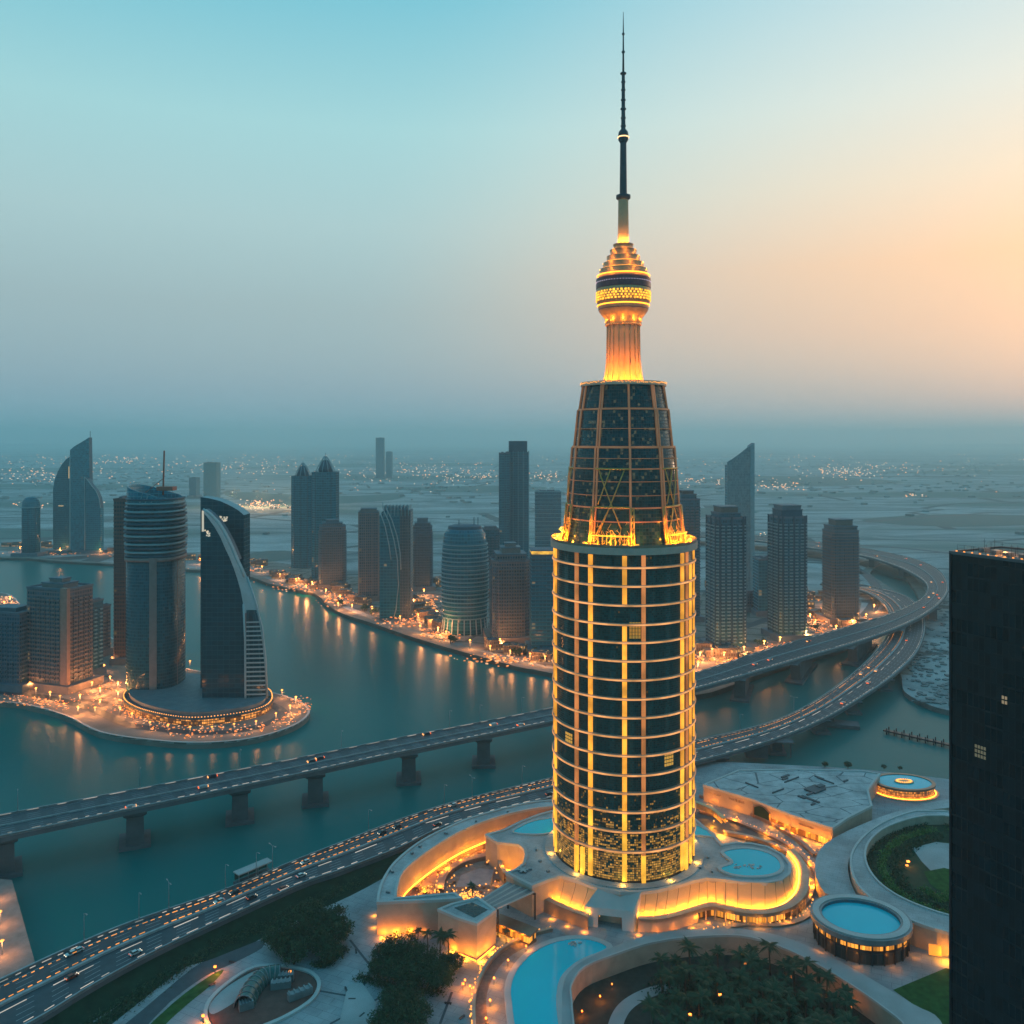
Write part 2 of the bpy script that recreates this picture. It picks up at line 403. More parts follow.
ck = math_(t, 'LESS_THAN', math_(t, 'MULTIPLY_ADD', n1.outputs['Fac'], .05, vo.outputs['Distance']), .045)
t.links.new(mixc(t, ck, r1.outputs[0], (.12, .14, .16)), b.inputs['Base Color']); b.inputs['Roughness'].default_value = .8
M['shopd'] = facade('lit_drum_wall', (.30, .16, .07), (.25, .15, .09), 1.6, .9, .2, .2, lit=.80, litcol=(1, .32, .04), lits=.5, gvar=.3)
M['pavglass'] = facade('pavilion_glass', (.03, .035, .035), (.06, .055, .05), 4.1, 2.2, .1, .1, lit=.12, litcol=(1, .45, .1), lits=.5)
M['steelr'] = plain('roof_metal', (.27, .29, .31), .5, .3, scale=.3, var=.3)
M['canglass'] = plain('green_glass', (.04, .13, .12), .2, scale=.5, var=.4)
M['hedge_floor'] = plain('garden_green', (.02, .06, .025), .95, scale=.5, var=.5, bump=.4)
M['cityo'] = glow('stall_amber', (1, .30, .07), .95, sample=False); M['cityw'] = glow('stall_pale', (1, .52, .26), .95, sample=False)
M['faro'] = glow('town_amber', (1, .42, .16), 1.7, sample=False); M['farw'] = glow('town_pale', (1, .70, .48), 1.1, sample=False)
# ================================================================ THE SETTING
WZ, FZ = -9.0, -5.0                        # water level, level of the far shore and island
# water: one sheet with fine wind ripples
m, t, b = newmat('bay_water'); M['water'] = m
c = N(t, 'ShaderNodeTexCoord'); n1 = N(t, 'ShaderNodeTexNoise'); n1.inputs['Scale'].default_value = .12; n1.inputs['Detail'].default_value = 6
n2 = N(t, 'ShaderNodeTexNoise'); n2.inputs['Scale'].default_value = .004; n2.inputs['Detail'].default_value = 3
t.links.new(c.outputs['Object'], n1.inputs['Vector']); t.links.new(c.outputs['Object'], n2.inputs['Vector'])
bp = N(t, 'ShaderNodeBump'); bp.inputs['Strength'].default_value = .12; bp.inputs['Distance'].default_value = .8
t.links.new(n1.outputs['Fac'], bp.inputs['Height']); t.links.new(bp.outputs[0], b.inputs['Normal'])
t.links.new(mixc(t, n2.outputs['Fac'], (.0, .125, .125), (.0, .185, .18)), b.inputs['Base Color'])
b.inputs['Roughness'].default_value = .30; b.inputs['IOR'].default_value = 1.33; b.inputs['Specular IOR Level'].default_value = .09
w = MB(); w.cap([(-9000, -300), (9000, -300), (9000, 3000), (-9000, 3000)], WZ); tag(w.build('water', M['water']), kind='structure')

# far shore and the plain that runs to the horizon
shore = [(-700, 563), (-200, 560), (0, 557.5), (60, 561), (116, 564), (160, 568), (200, 570), (246, 575), (270, 583), (300, 590), (318, 594), (333, 607), (349, 615), (372, 622), (395, 630), (416, 637), (446, 646),
         (475, 654), (500, 661), (519, 666), (551, 672), (590, 681), (640, 690), (694, 694), (730, 684), (760, 672), (800, 660), (840, 648), (862, 634), (880, 618), (896, 603), (893, 592), (880, 582), (868, 573), (880, 565),
         (898, 566), (908, 578), (918, 592), (922, 606), (912, 625), (904, 645), (900, 662), (902, 680), (905, 692), (925, 703), (948, 710), (1000, 716), (1200, 730)]
sh = outline(shore, FZ, 3, closed=False)
land = sh + [(9000, 900), (30000, 9000), (30000, 45000), (-30000, 45000), (-30000, 1600)]
m, t, b = newmat('coastal_plain'); M['plain'] = m
c = N(t, 'ShaderNodeTexCoord'); mp = N(t, 'ShaderNodeMapping'); mp.inputs['Scale'].default_value = (.35, 1.0, 1); t.links.new(c.outputs['Object'], mp.inputs[0])
n1 = N(t, 'ShaderNodeTexNoise'); n1.inputs['Scale'].default_value = .006; n1.inputs['Detail'].default_value = 9; n1.inputs['Roughness'].default_value = .7; n1.inputs['Distortion'].default_value = 1.5
n2 = N(t, 'ShaderNodeTexNoise'); n2.inputs['Scale'].default_value = .0012; n2.inputs['Detail'].default_value = 4
vo = N(t, 'ShaderNodeTexVoronoi', feature='DISTANCE_TO_EDGE'); vo.inputs['Scale'].default_value = .0045
for q in (n1, n2, vo): t.links.new(mp.outputs[0], q.inputs['Vector'])
r1 = N(t, 'ShaderNodeValToRGB'); ramp_set(r1, [(.30, (.07, .11, .12)), (.42, (.17, .20, .21)), (.52, (.34, .35, .36)), (.62, (.46, .46, .46)), (.72, (.24, .26, .27))])
t.links.new(n1.outputs['Fac'], r1.inputs[0])
r2 = N(t, 'ShaderNodeValToRGB'); ramp_set(r2, [(.40, (0, 0, 0)), (.46, (1, 1, 1))]); t.links.new(n2.outputs['Fac'], r2.inputs[0])
g = mixc(t, r2.outputs[0], (.08, .15, .14), r1.outputs[0])
rd = math_(t, 'LESS_THAN', vo.outputs['Distance'], .022)
t.links.new(mixc(t, rd, g, (.07, .08, .085)), b.inputs['Base Color']); b.inputs['Roughness'].default_value = .85
bp = N(t, 'ShaderNodeBump'); bp.inputs['Strength'].default_value = .6; bp.inputs['Distance'].default_value = 3; t.links.new(n1.outputs['Fac'], bp.inputs['Height']); t.links.new(bp.outputs[0], b.inputs['Normal'])
w = MB(); w.cap(land, FZ); w.wall(sh, WZ - 1, FZ, closed=False); w.wall(list(reversed(sh)), WZ - 1, FZ, closed=False)
tag(w.build('ground_far_shore', M['plain']), kind='structure')
# quay along the far shore
si = offset(sh, 0, False)
w = MB()
q1 = offset(sh, 3.0, False); q2 = offset(sh, -10, False)
w.strip(q1[3:-16], q2[3:-16], FZ + .12, FZ + .12); w.wall(q1[3:-16], WZ - 1, FZ + .12, closed=False); w.wall(list(reversed(q1[3:-16])), WZ - 1, FZ + .12, closed=False)
tag(w.build('promenade', M['sand']), kind='structure')
# sandy building ground between the towers of the far shore
m = paving('shore_streets', (.30, .25, .22), (.22, .19, .18), 60, 2.2, .85, .3); M['streets'] = m
w = MB()
w.cap(outline([(-200, 552), (0, 551), (116, 556), (200, 562), (250, 566), (275, 575), (318, 587), (333, 600), (372, 616), (416, 630), (475, 648), (551, 667), (640, 684), (694, 688), (760, 668), (840, 643), (856, 632), (862, 600), (820, 592), (700, 592),
                (560, 590), (470, 572), (420, 578), (350, 576), (300, 566), (240, 556), (116, 549), (0, 546), (-200, 548)], FZ), FZ + .06)
tag(w.build('ground_shore_streets', M['streets']), kind='structure')

# a thin second channel and lagoon strips on the plain
w = MB()
for pts in ([(560, 596), (600, 590), (680, 588), (700, 592), (640, 600)], [(862, 566), (905, 580), (902, 574), (880, 561), (862, 562)], [(230, 492), (330, 496), (400, 494), (392, 500), (300, 505), (240, 500)],
            [(420, 488), (470, 486), (545, 487), (520, 492), (440, 492)], [(700, 480), (790, 476), (900, 481), (860, 485), (760, 486)], [(230, 560), (258, 552), (290, 551), (298, 558), (262, 562)],
            [(640, 512), (700, 508), (760, 512), (700, 517)], [(860, 520), (960, 514), (1100, 520), (960, 527)]):
    w.cap(outline(pts, FZ, 4), FZ + .1)
tag(w.build('water_lagoons', plain('lagoon_water', (.03, .11, .11), .7, scale=.004, var=.2)), kind='structure')

# the round island on the left
isl = [(-400, 690), (-60, 699), (0, 702), (27, 705), (66, 716), (99, 732), (149, 740), (199, 743), (249, 739), (286, 729), (306, 718), (309, 708), (294, 699), (266, 690), (240, 679), (199, 671), (160, 662), (116, 640), (90, 625), (60, 616), (30, 612), (20, 604), (12, 596), (-10, 592), (-120, 590), (-400, 590)]
io = ccw(outline(isl, FZ, 4))
w = MB(); w.prism(io, WZ - 1, FZ); tag(w.build('ground_island', M['sand']), kind='structure')
w = MB(); w.prism(io, FZ - .9, FZ + .35, holes=[offset(io, -1.6)]); tag(w.build('kerb_quay_wall', M['pale']), kind='structure')
w = MB(); a = offset(io, -16); b2 = offset(io, -24); w.cap(ccw(a), FZ + .08, holes=[ccw(b2)]); tag(w.build('road_island_ring', M['asphalt']), kind='structure')
w = MB(); w.cap(outline([(100, 655), (112, 690), (104, 706), (84, 700), (78, 686), (92, 668)], FZ, 4), FZ + .12); tag(w.build('pavement_island_square', M['streets']), kind='structure')

# near land: one sheet with a hole where the palm garden lies lower
HF = [(-60, 1008), (0, 981), (60, 953), (119, 927.7), (169, 910), (225.5, 890.6), (300, 859.5), (340, 844), (387.7, 825), (435, 808.6), (483, 795.5), (550, 779), (620, 761), (694, 742), (766.6, 724), (809, 705), (845, 680), (870, 658), (887, 636), (890, 617), (880, 601), (858, 590), (820, 584)]
HN = [(-60, 1082), (0, 1042), (45, 1017), (90, 989), (148, 957), (208, 928), (300, 886), (340, 872), (400, 849), (440, 830), (493, 813), (556, 798), (626, 781), (700, 762), (773, 741), (826, 719), (865, 696), (896, 674), (918, 651), (925, 628), (920, 608), (900, 594), (850, 582)]
near_back = [P2(a, b, 0) for a, b in ((-160, 1050), (-60, 1010), (0, 984), (60, 956), (119, 931), (169, 913.5), (225.5, 894), (300, 863), (340, 847.5), (387.7, 828), (435, 812), (483, 799), (550, 783), (620, 768), (690, 762), (730, 762), (779, 764.5), (830, 767), (880, 771), (948, 779), (1060, 792), (1300, 830))]
near = ccw(near_back + [(700, 60), (-420, 60)])
GI = [(572, 1000), (572, 986), (585, 968.5), (618, 955), (649, 945), (688, 939), (740, 937.5), (779, 948), (815, 965), (850, 986), (883, 1009), (906, 1030), (912, 1062), (890, 1110), (820, 1150), (720, 1160), (640, 1130), (592, 1080), (576, 1035)]
gi = ccw(outline(GI, 1.2, 4))
w = MB(); w.cap(near, 0, holes=[gi]); w.wall(near, WZ - 1, 0); tag(w.build('ground_plaza', M['plaza']), kind='structure')
w = MB(); w.cap(offset(gi, 1), -6.0); tag(w.build('ground_sunken_garden', plain('garden_soil', (.045, .05, .04), .95, scale=.4, var=.5)), kind='structure')
# quay strip bottom left
w = MB(); w.prism([P2(a, b, -2) for a, b in ((-60, 872), (12, 880), (36, 966), (60, 1010), (-60, 1080))], WZ - 1, -2); tag(w.build('pavement_quay', plain('quay_stone', (.30, .25, .23), .8, scale=.3, var=.3)), kind='structure')

# embankment, lawns and paths below the highway
w = MB()
A = smooth([P2(a, b, 3.0) for a, b in HN[0:12]], False, 5)
B = offset(A, 13, False) if True else A
# the slope falls from the road edge to the plaza
seg = A; nn = len(seg)
C = [(p[0] + q[0], p[1] + q[1]) for p, q in zip(seg, [(9.5, -8.5)] * nn)]
w.strip(seg, C, 2.6, .05); 
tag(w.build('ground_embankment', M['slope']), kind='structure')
w = MB(); w.cap(outline([(60, 1046), (110, 1012), (150, 982), (190, 958), (214, 944), (250, 926), (300, 905), (345, 884), (380, 866), (392, 872), (350, 896), (300, 918), (262, 938), (226, 958), (188, 966), (150, 994), (112, 1024), (80, 1050)], 0, 3), .02)
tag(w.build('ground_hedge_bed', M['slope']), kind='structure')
w = MB(); w.cap(outline([(96, 1050), (140, 1012), (193, 968), (215, 958), (240, 948), (262, 940), (262, 948), (236, 962), (206, 976), (170, 1002), (122, 1050)], 0, 3), .03)
tag(w.build('path_service', M['asphalt']), kind='structure')
w = MB(); w.cap(outline([(126, 1050), (172, 1004), (208, 977), (224, 970), (210, 986), (188, 1004), (164, 1026), (146, 1050)], 0, 3), .035)
tag(w.build('lawn_strip', M['grass']), kind='structure')
w = MB(); w.cap(outline([(893, 990), (946, 968), (1000, 985), (1000, 1040), (952, 1032)], 0), .04); tag(w.build('lawn_corner', M['grass']), kind='structure')
w = MB()
for pts in ([(478, 1060), (474, 1000), (486, 968), (505, 950), (530, 938), (536, 942), (512, 955), (496, 972), (486, 1002), (494, 1060)],):
    w.cap(outline(pts, 0, 4), .03)
tag(w.build('path_sunken_lane', plain('lane_paving', (.22, .15, .13), .8, scale=.8, var=.4)), kind='structure')
w = MB()
E1 = [(694, 806), (722, 815), (752, 830), (784, 846), (806, 862), (814, 882), (812, 900), (796, 916)]
E2 = [(694, 826), (714, 832), (742, 841), (768, 849), (790, 862), (800, 880), (797, 898), (780, 910)]
w.strip(smooth([P2(*p, 0) for p in E1], False, 5), smooth([P2(*p, 0) for p in E2], False, 5), .03, .03); tag(w.build('road_resort_drive', M['asphalt']), kind='structure')
w = MB(); w.cap(outline([(384, 905), (400, 868), (440, 845), (490, 826), (545, 812), (560, 835), (535, 880), (500, 905), (440, 905)], 0), .03)
tag(w.build('pavement_courtyard', plain('courtyard_paving', (.40, .28, .24), .75, scale=.5, var=.35)), kind='structure')

# ================================================================ BRIDGES AND HIGHWAY
def edge(pts, z, n=5): return smooth([P2(a, b, z) for a, b in pts], False, n)
def along(A, B, f): return [(a[0] + (b[0] - a[0]) * f, a[1] + (b[1] - a[1]) * f) for a, b in zip(A, B)]
def road(parent, A, B, z, thick, lanes_at, lights_at=(), dots_at=(), solid=None):
    """A: far edge, B: near edge (world polylines of equal length)"""
    q = list(A) + list(reversed(B))
    w = MB(); zb = z - thick
    w.strip(A, B, z, z); w.strip(B, A, zb, zb); w.wall(A, zb, z, closed=False); w.wall(list(reversed(B)), zb, z, closed=False)
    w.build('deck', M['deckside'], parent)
    w = MB(); w.strip(along(A, B, .05), along(A, B, .95), z + .02, z + .02); w.build('carriageway', M['asphalt'], parent)
    for f in (.015, .985):
        a = along(A, B, f - .012); b = along(A, B, f + .012); w = MB()
        w.strip(a, b, z + 1.1, z + 1.1); w.wall(a, z, z + 1.1, closed=False); w.wall(list(reversed(b)), z, z + 1.1, closed=False); w.wall(b, z, z + 1.1, closed=False); w.wall(list(reversed(a)), z, z + 1.1, closed=False)
        w.build('parapet', M['barrier'], parent)
    for f in lanes_at:
        w = MB(); pts = resample(along(A, B, f), 6.0)
        for i in range(0, len(pts) - 1, 2 if f not in (lanes_at[0], lanes_at[-1]) else 1):
            p, q2 = pts[i], pts[i + 1]; d = (q2 - p).normalized(); nrm = Vector((-d.y, d.x)) * .14
            w.face([(p.x + nrm.x, p.y + nrm.y, z + .03), (q2.x + nrm.x, q2.y + nrm.y, z + .03), (q2.x - nrm.x, q2.y - nrm.y, z + .03), (p.x - nrm.x, p.y - nrm.y, z + .03)])
        w.build('lane_marking', M['paint'], parent)
    for f, mat, step in lights_at:                                   # low marker lamps along a barrier
        w = MB(); pts = resample(along(A, B, f), step)
        for i in range(len(pts) - 1):
            if rnd.random() < .12: continue
            d = (pts[i + 1] - pts[i]).normalized(); ang = math.atan2(d.y, d.x)
            w.box((pts[i].x, pts[i].y, z + 1.0), (step * rnd.uniform(.3, .75), .22, .22), ang)
        w.build('marker_lights', mat, parent)['kind'] = 'stuff'
def piers(parent, A, B, fr_list, z, thick, wz=WZ, wd=12.0):
    n = len(A) - 1
    for fr in fr_list:
        k = fr * n; i = int(k); f = k - i
        a = Vector(A[i]).lerp(Vector(A[i + 1]), f); b = Vector(B[i]).lerp(Vector(B[i + 1]), f); mid = (a + b) / 2; d = (b - a).normalized(); ang = math.atan2(d.y, d.x); L = (b - a).length
        w = MB(); w.box((mid.x, mid.y, wz + .6), (L * .72, wd * 1.25, 2.2), ang)
        # a wall pier that widens upwards into a crosshead
        e = Vector((-d.y, d.x)); zt = z - thick
        rows = []
        for zz, hl, hw in ((wz + 1.5, L * .26, wd * .36), (zt - 4, L * .28, wd * .34), (zt - 1.6, L * .44, wd * .46), (zt, L * .48, wd * .46)):
            rows.append([(mid.x + d.x * sx_ * hl + e.x * sy_ * hw, mid.y + d.y * sx_ * hl + e.y * sy_ * hw, zz) for sx_, sy_ in ((-1, -1), (1, -1), (1, 1), (-1, 1))])
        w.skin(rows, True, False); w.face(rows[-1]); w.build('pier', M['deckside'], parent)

BF = [(-60, 826.5), (0, 816), (100, 797), (200, 778), (300, 758.5), (400, 738.5), (480, 723), (549, 709), (620, 692), (694, 674), (766.6, 650), (830.6, 632), (887.5, 615), (913, 604), (925, 595), (926, 584), (911, 573), (890, 564), (862, 556), (809, 548), (756, 541), (640, 532)]
BN = [(-60, 850), (0, 838), (100, 817), (200, 796), (300, 775), (400, 753.5), (480, 737), (549, 723), (620, 708), (694, 690), (755, 673), (805, 658), (862, 641.5), (910, 623), (938, 605), (948.5, 588), (940, 571), (916, 559.5), (868, 549), (812, 541.5), (758, 536), (640, 528)]
ZB, ZH = 13.0, 4.0
bA, bB = edge(BF, ZB), edge(BN, ZB)
bridge = thing('road_bridge', 'long multi-lane concrete bridge crossing the bay and curling in a loop by the far shore', 'bridge', (*bA[0], WZ))
M['trail'] = glow('marker_white', (.9, .74, .62), .42, sample=False, var=.5, scale=.05)
M['trailo'] = glow('marker_orange', (1, .33, .06), .95, sample=False, var=.5, scale=.05)
road(bridge, bA, bB, ZB, 2.2, (.07, .16, .25, .34, .44, .56, .66, .75, .84, .93), ((.93, M['trail'], 5.5), (.055, M['trail'], 13)))
w = MB(); a = along(bA, bB, .49); c = along(bA, bB, .51); w.strip(a, c, ZB + .8, ZB + .8); w.wall(a, ZB, ZB + .8, closed=False); w.wall(list(reversed(c)), ZB, ZB + .8, closed=False); w.build('median_barrier', M['barrier'], bridge)
piers(bridge, bA, bB, [(.1 + k) / 21 for k in (.95, 2.25, 3.3, 4.05, 5.0, 5.95, 7.2, 8.1, 9.6, 10.6, 11.6, 12.6, 13.8, 15.2, 16.7, 17.7)], ZB, 2.2)

hA, hB = edge(HF, ZH), edge(HN, ZH)
hwy = thing('highway', 'wide waterfront highway with amber marker lights rising into a curved flyover', 'highway', (*hA[0], 0))
road(hwy, hA, hB, ZH, 1.6, (.10, .19, .28, .55, .64, .73, .82, .93), ((.075, M['trail'], 5.0), (.17, M['trailo'], 3.0), (.40, M['trailo'], 3.2), (.94, M['trail'], 7), (.60, M['trail'], 22)))
w = MB(); a = along(hA, hB, .42); c = along(hA, hB, .46); w.strip(a, c, ZH + .9, ZH + .9); w.wall(a, ZH, ZH + .9, closed=False); w.wall(list(reversed(c)), ZH, ZH + .9, closed=False); w.build('median_barrier', M['barrier'], hwy)
w = MB(); k = 62; w.strip(hB[:k], hA[:k], .01, .01); w.wall(hA[:k], WZ - 1, ZH - 1.6, closed=False); w.wall(list(reversed(hA[:k])), WZ - 1, ZH - 1.6, closed=False); w.wall(list(reversed(hB[:k])), -.1, ZH - 1.6, closed=False); w.wall(hB[:k], -.1, ZH - 1.6, closed=False)
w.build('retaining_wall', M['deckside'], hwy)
piers(hwy, hA, hB, [k / 22 for k in (13.3, 14.1, 15.0, 15.8, 16.8, 17.8)], ZH, 1.6, wd=9)

# sandy access roads on the land beyond, seen between the far towers
w = MB()
for pts, wd in (([(560, 560), (640, 556), (720, 553), (800, 556), (850, 566), (876, 586), (872, 608), (850, 628)], 14), ([(700, 640), (760, 622), (800, 606), (830, 590), (860, 580)], 12), ([(0, 520), (120, 516), (300, 512), (480, 520), (640, 514), (800, 524), (1000, 512)], 16),
                ([(690, 570), (760, 560), (830, 562), (862, 574)], 10), ([(300, 560), (420, 548), (560, 545)], 14), ([(760, 540), (900, 548), (1010, 562)], 16)):
    q = edge(pts, FZ, 6); w.strip(offset(q, wd / 2, False), offset(q, -wd / 2, False), FZ + .2, FZ + .2)
tag(w.build('road_far_plain', M['asphalt']), kind='structure')
# jetty on the right
j = thing('jetty', 'low dark jetty with mooring posts running out over the pale water', 'jetty', (*P2(900, 738, WZ), WZ))
a, c = P(884, 730, WZ + 2), P(955, 746, WZ + 2)
w = MB(); w.bar(a, c, 3.6, 1.0); w.build('walkway', M['dark'], j)
d = (c - a); nrm = Vector((-d.y, d.x, 0)).normalized()
for k in range(9):
    p = a + d * ((k + .5) / 9)
    for s in (-1, 1):
        w = MB(); w.tube([(p.x + nrm.x * s * 2.2, p.y + nrm.y * s * 2.2, WZ - 1), (p.x + nrm.x * s * 2.2, p.y + nrm.y * s * 2.2, WZ + 4.5)], .45, 6); w.build('post', M['dark'], j)
w = MB(); w.box((P(840, 724, WZ + 1.5)), (26, 12, 2.4), -.3); w.box((P(828, 719, WZ + 3.5)), (8, 6, 3), -.3)
tag(w.build('mooring_platform', M['deckside']), 'grey concrete platform on the water below the flyover', 'platform')
w = MB(); p = P(780, 748, 0); w.box((p.x, p.y + 6, 2.6), (20, 7, .6), -.1)
for sx_ in (-9, 9): w.box((p.x + sx_, p.y + 6, -3), (.7, .7, 11), 0)
w.box((p.x - 14, p.y + 6, -3), (14, 9, 8), -.1)
tag(w.build('boat_landing', M['deckside']), 'flat-roofed concrete boat landing beside the flyover and the resort shore', 'landing')
# ================================================================ THE MAIN TOWER
TX, TY, DZ = 51.0, 389.5, 13.0; PX = TY / F            # axis, deck level, metres per pixel at the axis
TR = 31.3
M['tglass'] = facade('tower_glass', (.006, .06, .06), (.010, .045, .045), .99, .85, .26, .2, lit=.03, litcol=(1, .46, .05), lits=.30, low_lit=.80, low_top=60, big=2, rough=.10)
M['cglass'] = facade('crown_glass', (.006, .036, .042), (.014, .045, .05), 1.5, 1.4, .16, .12, lit=.09, litcol=(.75, .72, .4), lits=.16, big=1, rough=.12)
M['ring'] = plain('ring_cladding', (.60, .42, .32), .5, .2, scale=.3, var=.2)
M['bronzel'] = plain('tower_mullion', (.50, .26, .15), .45, .3, scale=.3, var=.25)
M['finglow'] = glow('uplight_glow_fin', (1, .38, .035), 1.05, var=.45, scale=.11)  # fins glow by themselves in place of the uplights that wash them
M['lowglow'] = glow('uplight_glow_low', (1, .46, .04), 1.15, var=.35, scale=.15)  # stronger, yellower glow imitates the floodlight near the foot
M['shaft'] = plain('shaft_concrete', (.60, .34, .19), .6, scale=.4, var=.15)
M['mast'] = plain('mast_steel', (.055, .06, .075), .5, .4, scale=.6, var=.3)
T = thing('telecom_tower', 'tall round glass skyscraper with golden lit fins, observation pod and needle mast', 'tower', (TX, TY, DZ))
def circ(r, n=72, c=(TX, TY), a0=0.0): return [(c[0] + r * math.cos(a0 + 2 * math.pi * i / n), c[1] + r * math.sin(a0 + 2 * math.pi * i / n)) for i in range(n)]
def tang(a): """a degrees from the side that faces the camera, positive to the right"""; return R(-97.5 + a)
def on(r, a, z): q = tang(a); return Vector((TX + r * math.cos(q), TY + r * math.sin(q), z))
ZTOP = 153.2
w = MB(); w.wall(circ(TR, 96), DZ, ZTOP, sm=True); w.cap(circ(TR), ZTOP); w.build('glass_wall', M['tglass'], T)
# an extra plinth and the ledge on top
w = MB(); w.lathe([(TR + .5, DZ - .3), (TR + .5, DZ + 1.2), (TR, DZ + 1.2)], (TX, TY), 72, False, capit=False); w.build('plinth', M['dark'], T)
def hoop(name, r0, r1, z0, z1, mat, parent=None, n=96):
    w = MB(); w.lathe([(r0, z0), (r1, z0), (r1, z1), (r0, z1)], (TX, TY), n, False, capit=False); return w.build(name, mat, parent or T)
rows = [567.8, 586.4, 605.5, 624.7, 642.6, 661, 680, 699, 717.6, 737, 755.6, 775, 793, 812, 831.5, 851.5]
ringz = [200 - (r - 440) * (TY - TR) / F for r in rows]
M['ringglow'] = glow('ring_glow_line', (1, .40, .13), .75, var=.5, scale=.12)  # glowing bands added to turn the rings gold
for z in ringz: hoop('ring', TR, TR + 1.15, z - .5, z + .55, M['ring']); hoop('ring_glow_band', TR + 1.0, TR + 1.3, z - .34, z + .30, M['ringglow'])
hoop('ledge', TR - 3, TR + 2.0, ZTOP - 1.6, ZTOP + 1.3, plain('ledge_stone', (.62, .40, .33), .5, scale=.3, var=.2))
hoop('ledge_railing', TR + 1.5, TR + 1.7, ZTOP + 1.3, ZTOP + 2.5, M['bronze'])
spans = [DZ + .6] + sorted(ringz) + [ZTOP - 1.6]
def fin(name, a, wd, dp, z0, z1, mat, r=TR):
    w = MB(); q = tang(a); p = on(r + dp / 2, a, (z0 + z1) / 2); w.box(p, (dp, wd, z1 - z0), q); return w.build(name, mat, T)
BR = [(-82, 1.4), (-73, 1.9), (-26, 2.3), (1, 2.4), (53, 2.3), (67.5, 1.7), (81, 1.3), (118, 2), (152, 2), (188, 2), (222, 2), (252, 2)]
DU = [(-39, 1.6), (15.5, 1.6), (60, .9), (100, 1.5), (170, 1.5), (238, 1.5)]
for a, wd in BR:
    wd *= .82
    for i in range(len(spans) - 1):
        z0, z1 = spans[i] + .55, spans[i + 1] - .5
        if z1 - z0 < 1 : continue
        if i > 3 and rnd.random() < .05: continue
        fin('uplight_glow_fin', a, wd, .75, z0, z1, M['lowglow'] if i < 3 or (i < 5 and a in (53, 67.5, -73)) else M['finglow'])
M['finglowdim'] = glow('copper_fin_glow', (1, .32, .09), .42, var=.5, scale=.1)  # dim glow in the mullions imitates light falling on bronze
for a, wd in DU: fin('mullion', a, wd, .95, DZ, ZTOP - 1.5, M['finglowdim']); 
for a in (-39, 15.5, -33, 58): fin('uplight_glow_fin', a, 1.7, 1.1, DZ + .6, DZ + 12, M['lowglow'])
# the few lit rooms
for a, row in ((-49, 751), (38, 763), (9, 632), (9, 629)):
    z = 200 - (row - 440) * (TY - TR) / F; w = MB()
    for k in range(4):
        for h in range(4): w.box(on(TR + .12, a - 3.4 + k * 2.3, z - 2.2 + h * 1.5), (.12, 1.0, 1.1), tang(a - 3.4 + k * 2.3))
    w.build('lit_window', glow('lit_room', (1, .50, .08), .5 if row > 700 else .25, sample=False), T)

# crown: tapering polygon with set-backs
NC = 20
cp = [(27.4, ZTOP + 1.2), (26.4, 158), (25.3, 170.5), (24.7, 182), (23.3, 196.6), (22.3, 197.2), (20.6, 213.4), (19.9, 214), (18.3, 224.6)]
w = MB()
for (r0, z0), (r1, z1) in zip(cp, cp[1:]):
    n = 60
    for i in range(n):
        a0, a1 = 2 * math.pi * i / n, 2 * math.pi * (i + 1) / n
        w.face([(TX + r * math.cos(a), TY + r * math.sin(a), z) for r, a, z in ((r0, a0, z0), (r0, a1, z0), (r1, a1, z1), (r1, a0, z1))], [(a0 * 26, z0), (a1 * 26, z0), (a1 * 26, z1), (a0 * 26, z1)], True)
w.cap(circ(18.3), 224.6); w.build('crown_glass', M['cglass'], T)
def crz(z):
    for (r0, z0), (r1, z1) in zip(cp, cp[1:]):
        if z0 <= z <= z1: return r0 + (r1 - r0) * (z - z0) / (z1 - z0)
    return cp[-1][0]
M['ribglow'] = glow('copper_rib_glow', (1, .36, .16), .11, sample=False, var=.4, scale=.1)  # weak glow in crown ribs and hoops imitates floodlit copper
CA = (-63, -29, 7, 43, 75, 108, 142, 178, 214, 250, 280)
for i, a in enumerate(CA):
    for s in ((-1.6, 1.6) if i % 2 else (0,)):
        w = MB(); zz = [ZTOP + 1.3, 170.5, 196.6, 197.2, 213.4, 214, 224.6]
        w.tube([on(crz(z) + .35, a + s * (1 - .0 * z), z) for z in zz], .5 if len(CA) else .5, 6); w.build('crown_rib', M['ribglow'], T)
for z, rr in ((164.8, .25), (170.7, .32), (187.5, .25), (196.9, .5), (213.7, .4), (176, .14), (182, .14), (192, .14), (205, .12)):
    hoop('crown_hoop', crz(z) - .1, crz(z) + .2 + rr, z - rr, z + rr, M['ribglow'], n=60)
w = MB(); w.lathe([(17, 224.4), (19.5, 224.4), (19.5, 226.2), (18.7, 226.2), (18.7, 225.2), (17, 225.2)], (TX, TY), 48, False, capit=False); w.build('crown_cornice', M['ring'], T)
w = MB()
for k in range(120):
    a = k * 3 + rnd.uniform(-1, 1); p = on(19.65, a, 225.6 + rnd.uniform(-.4, .4)); w.box(p, (.2, .5, .28), tang(a))
w.build('cornice_lights', M['bulb'], T)
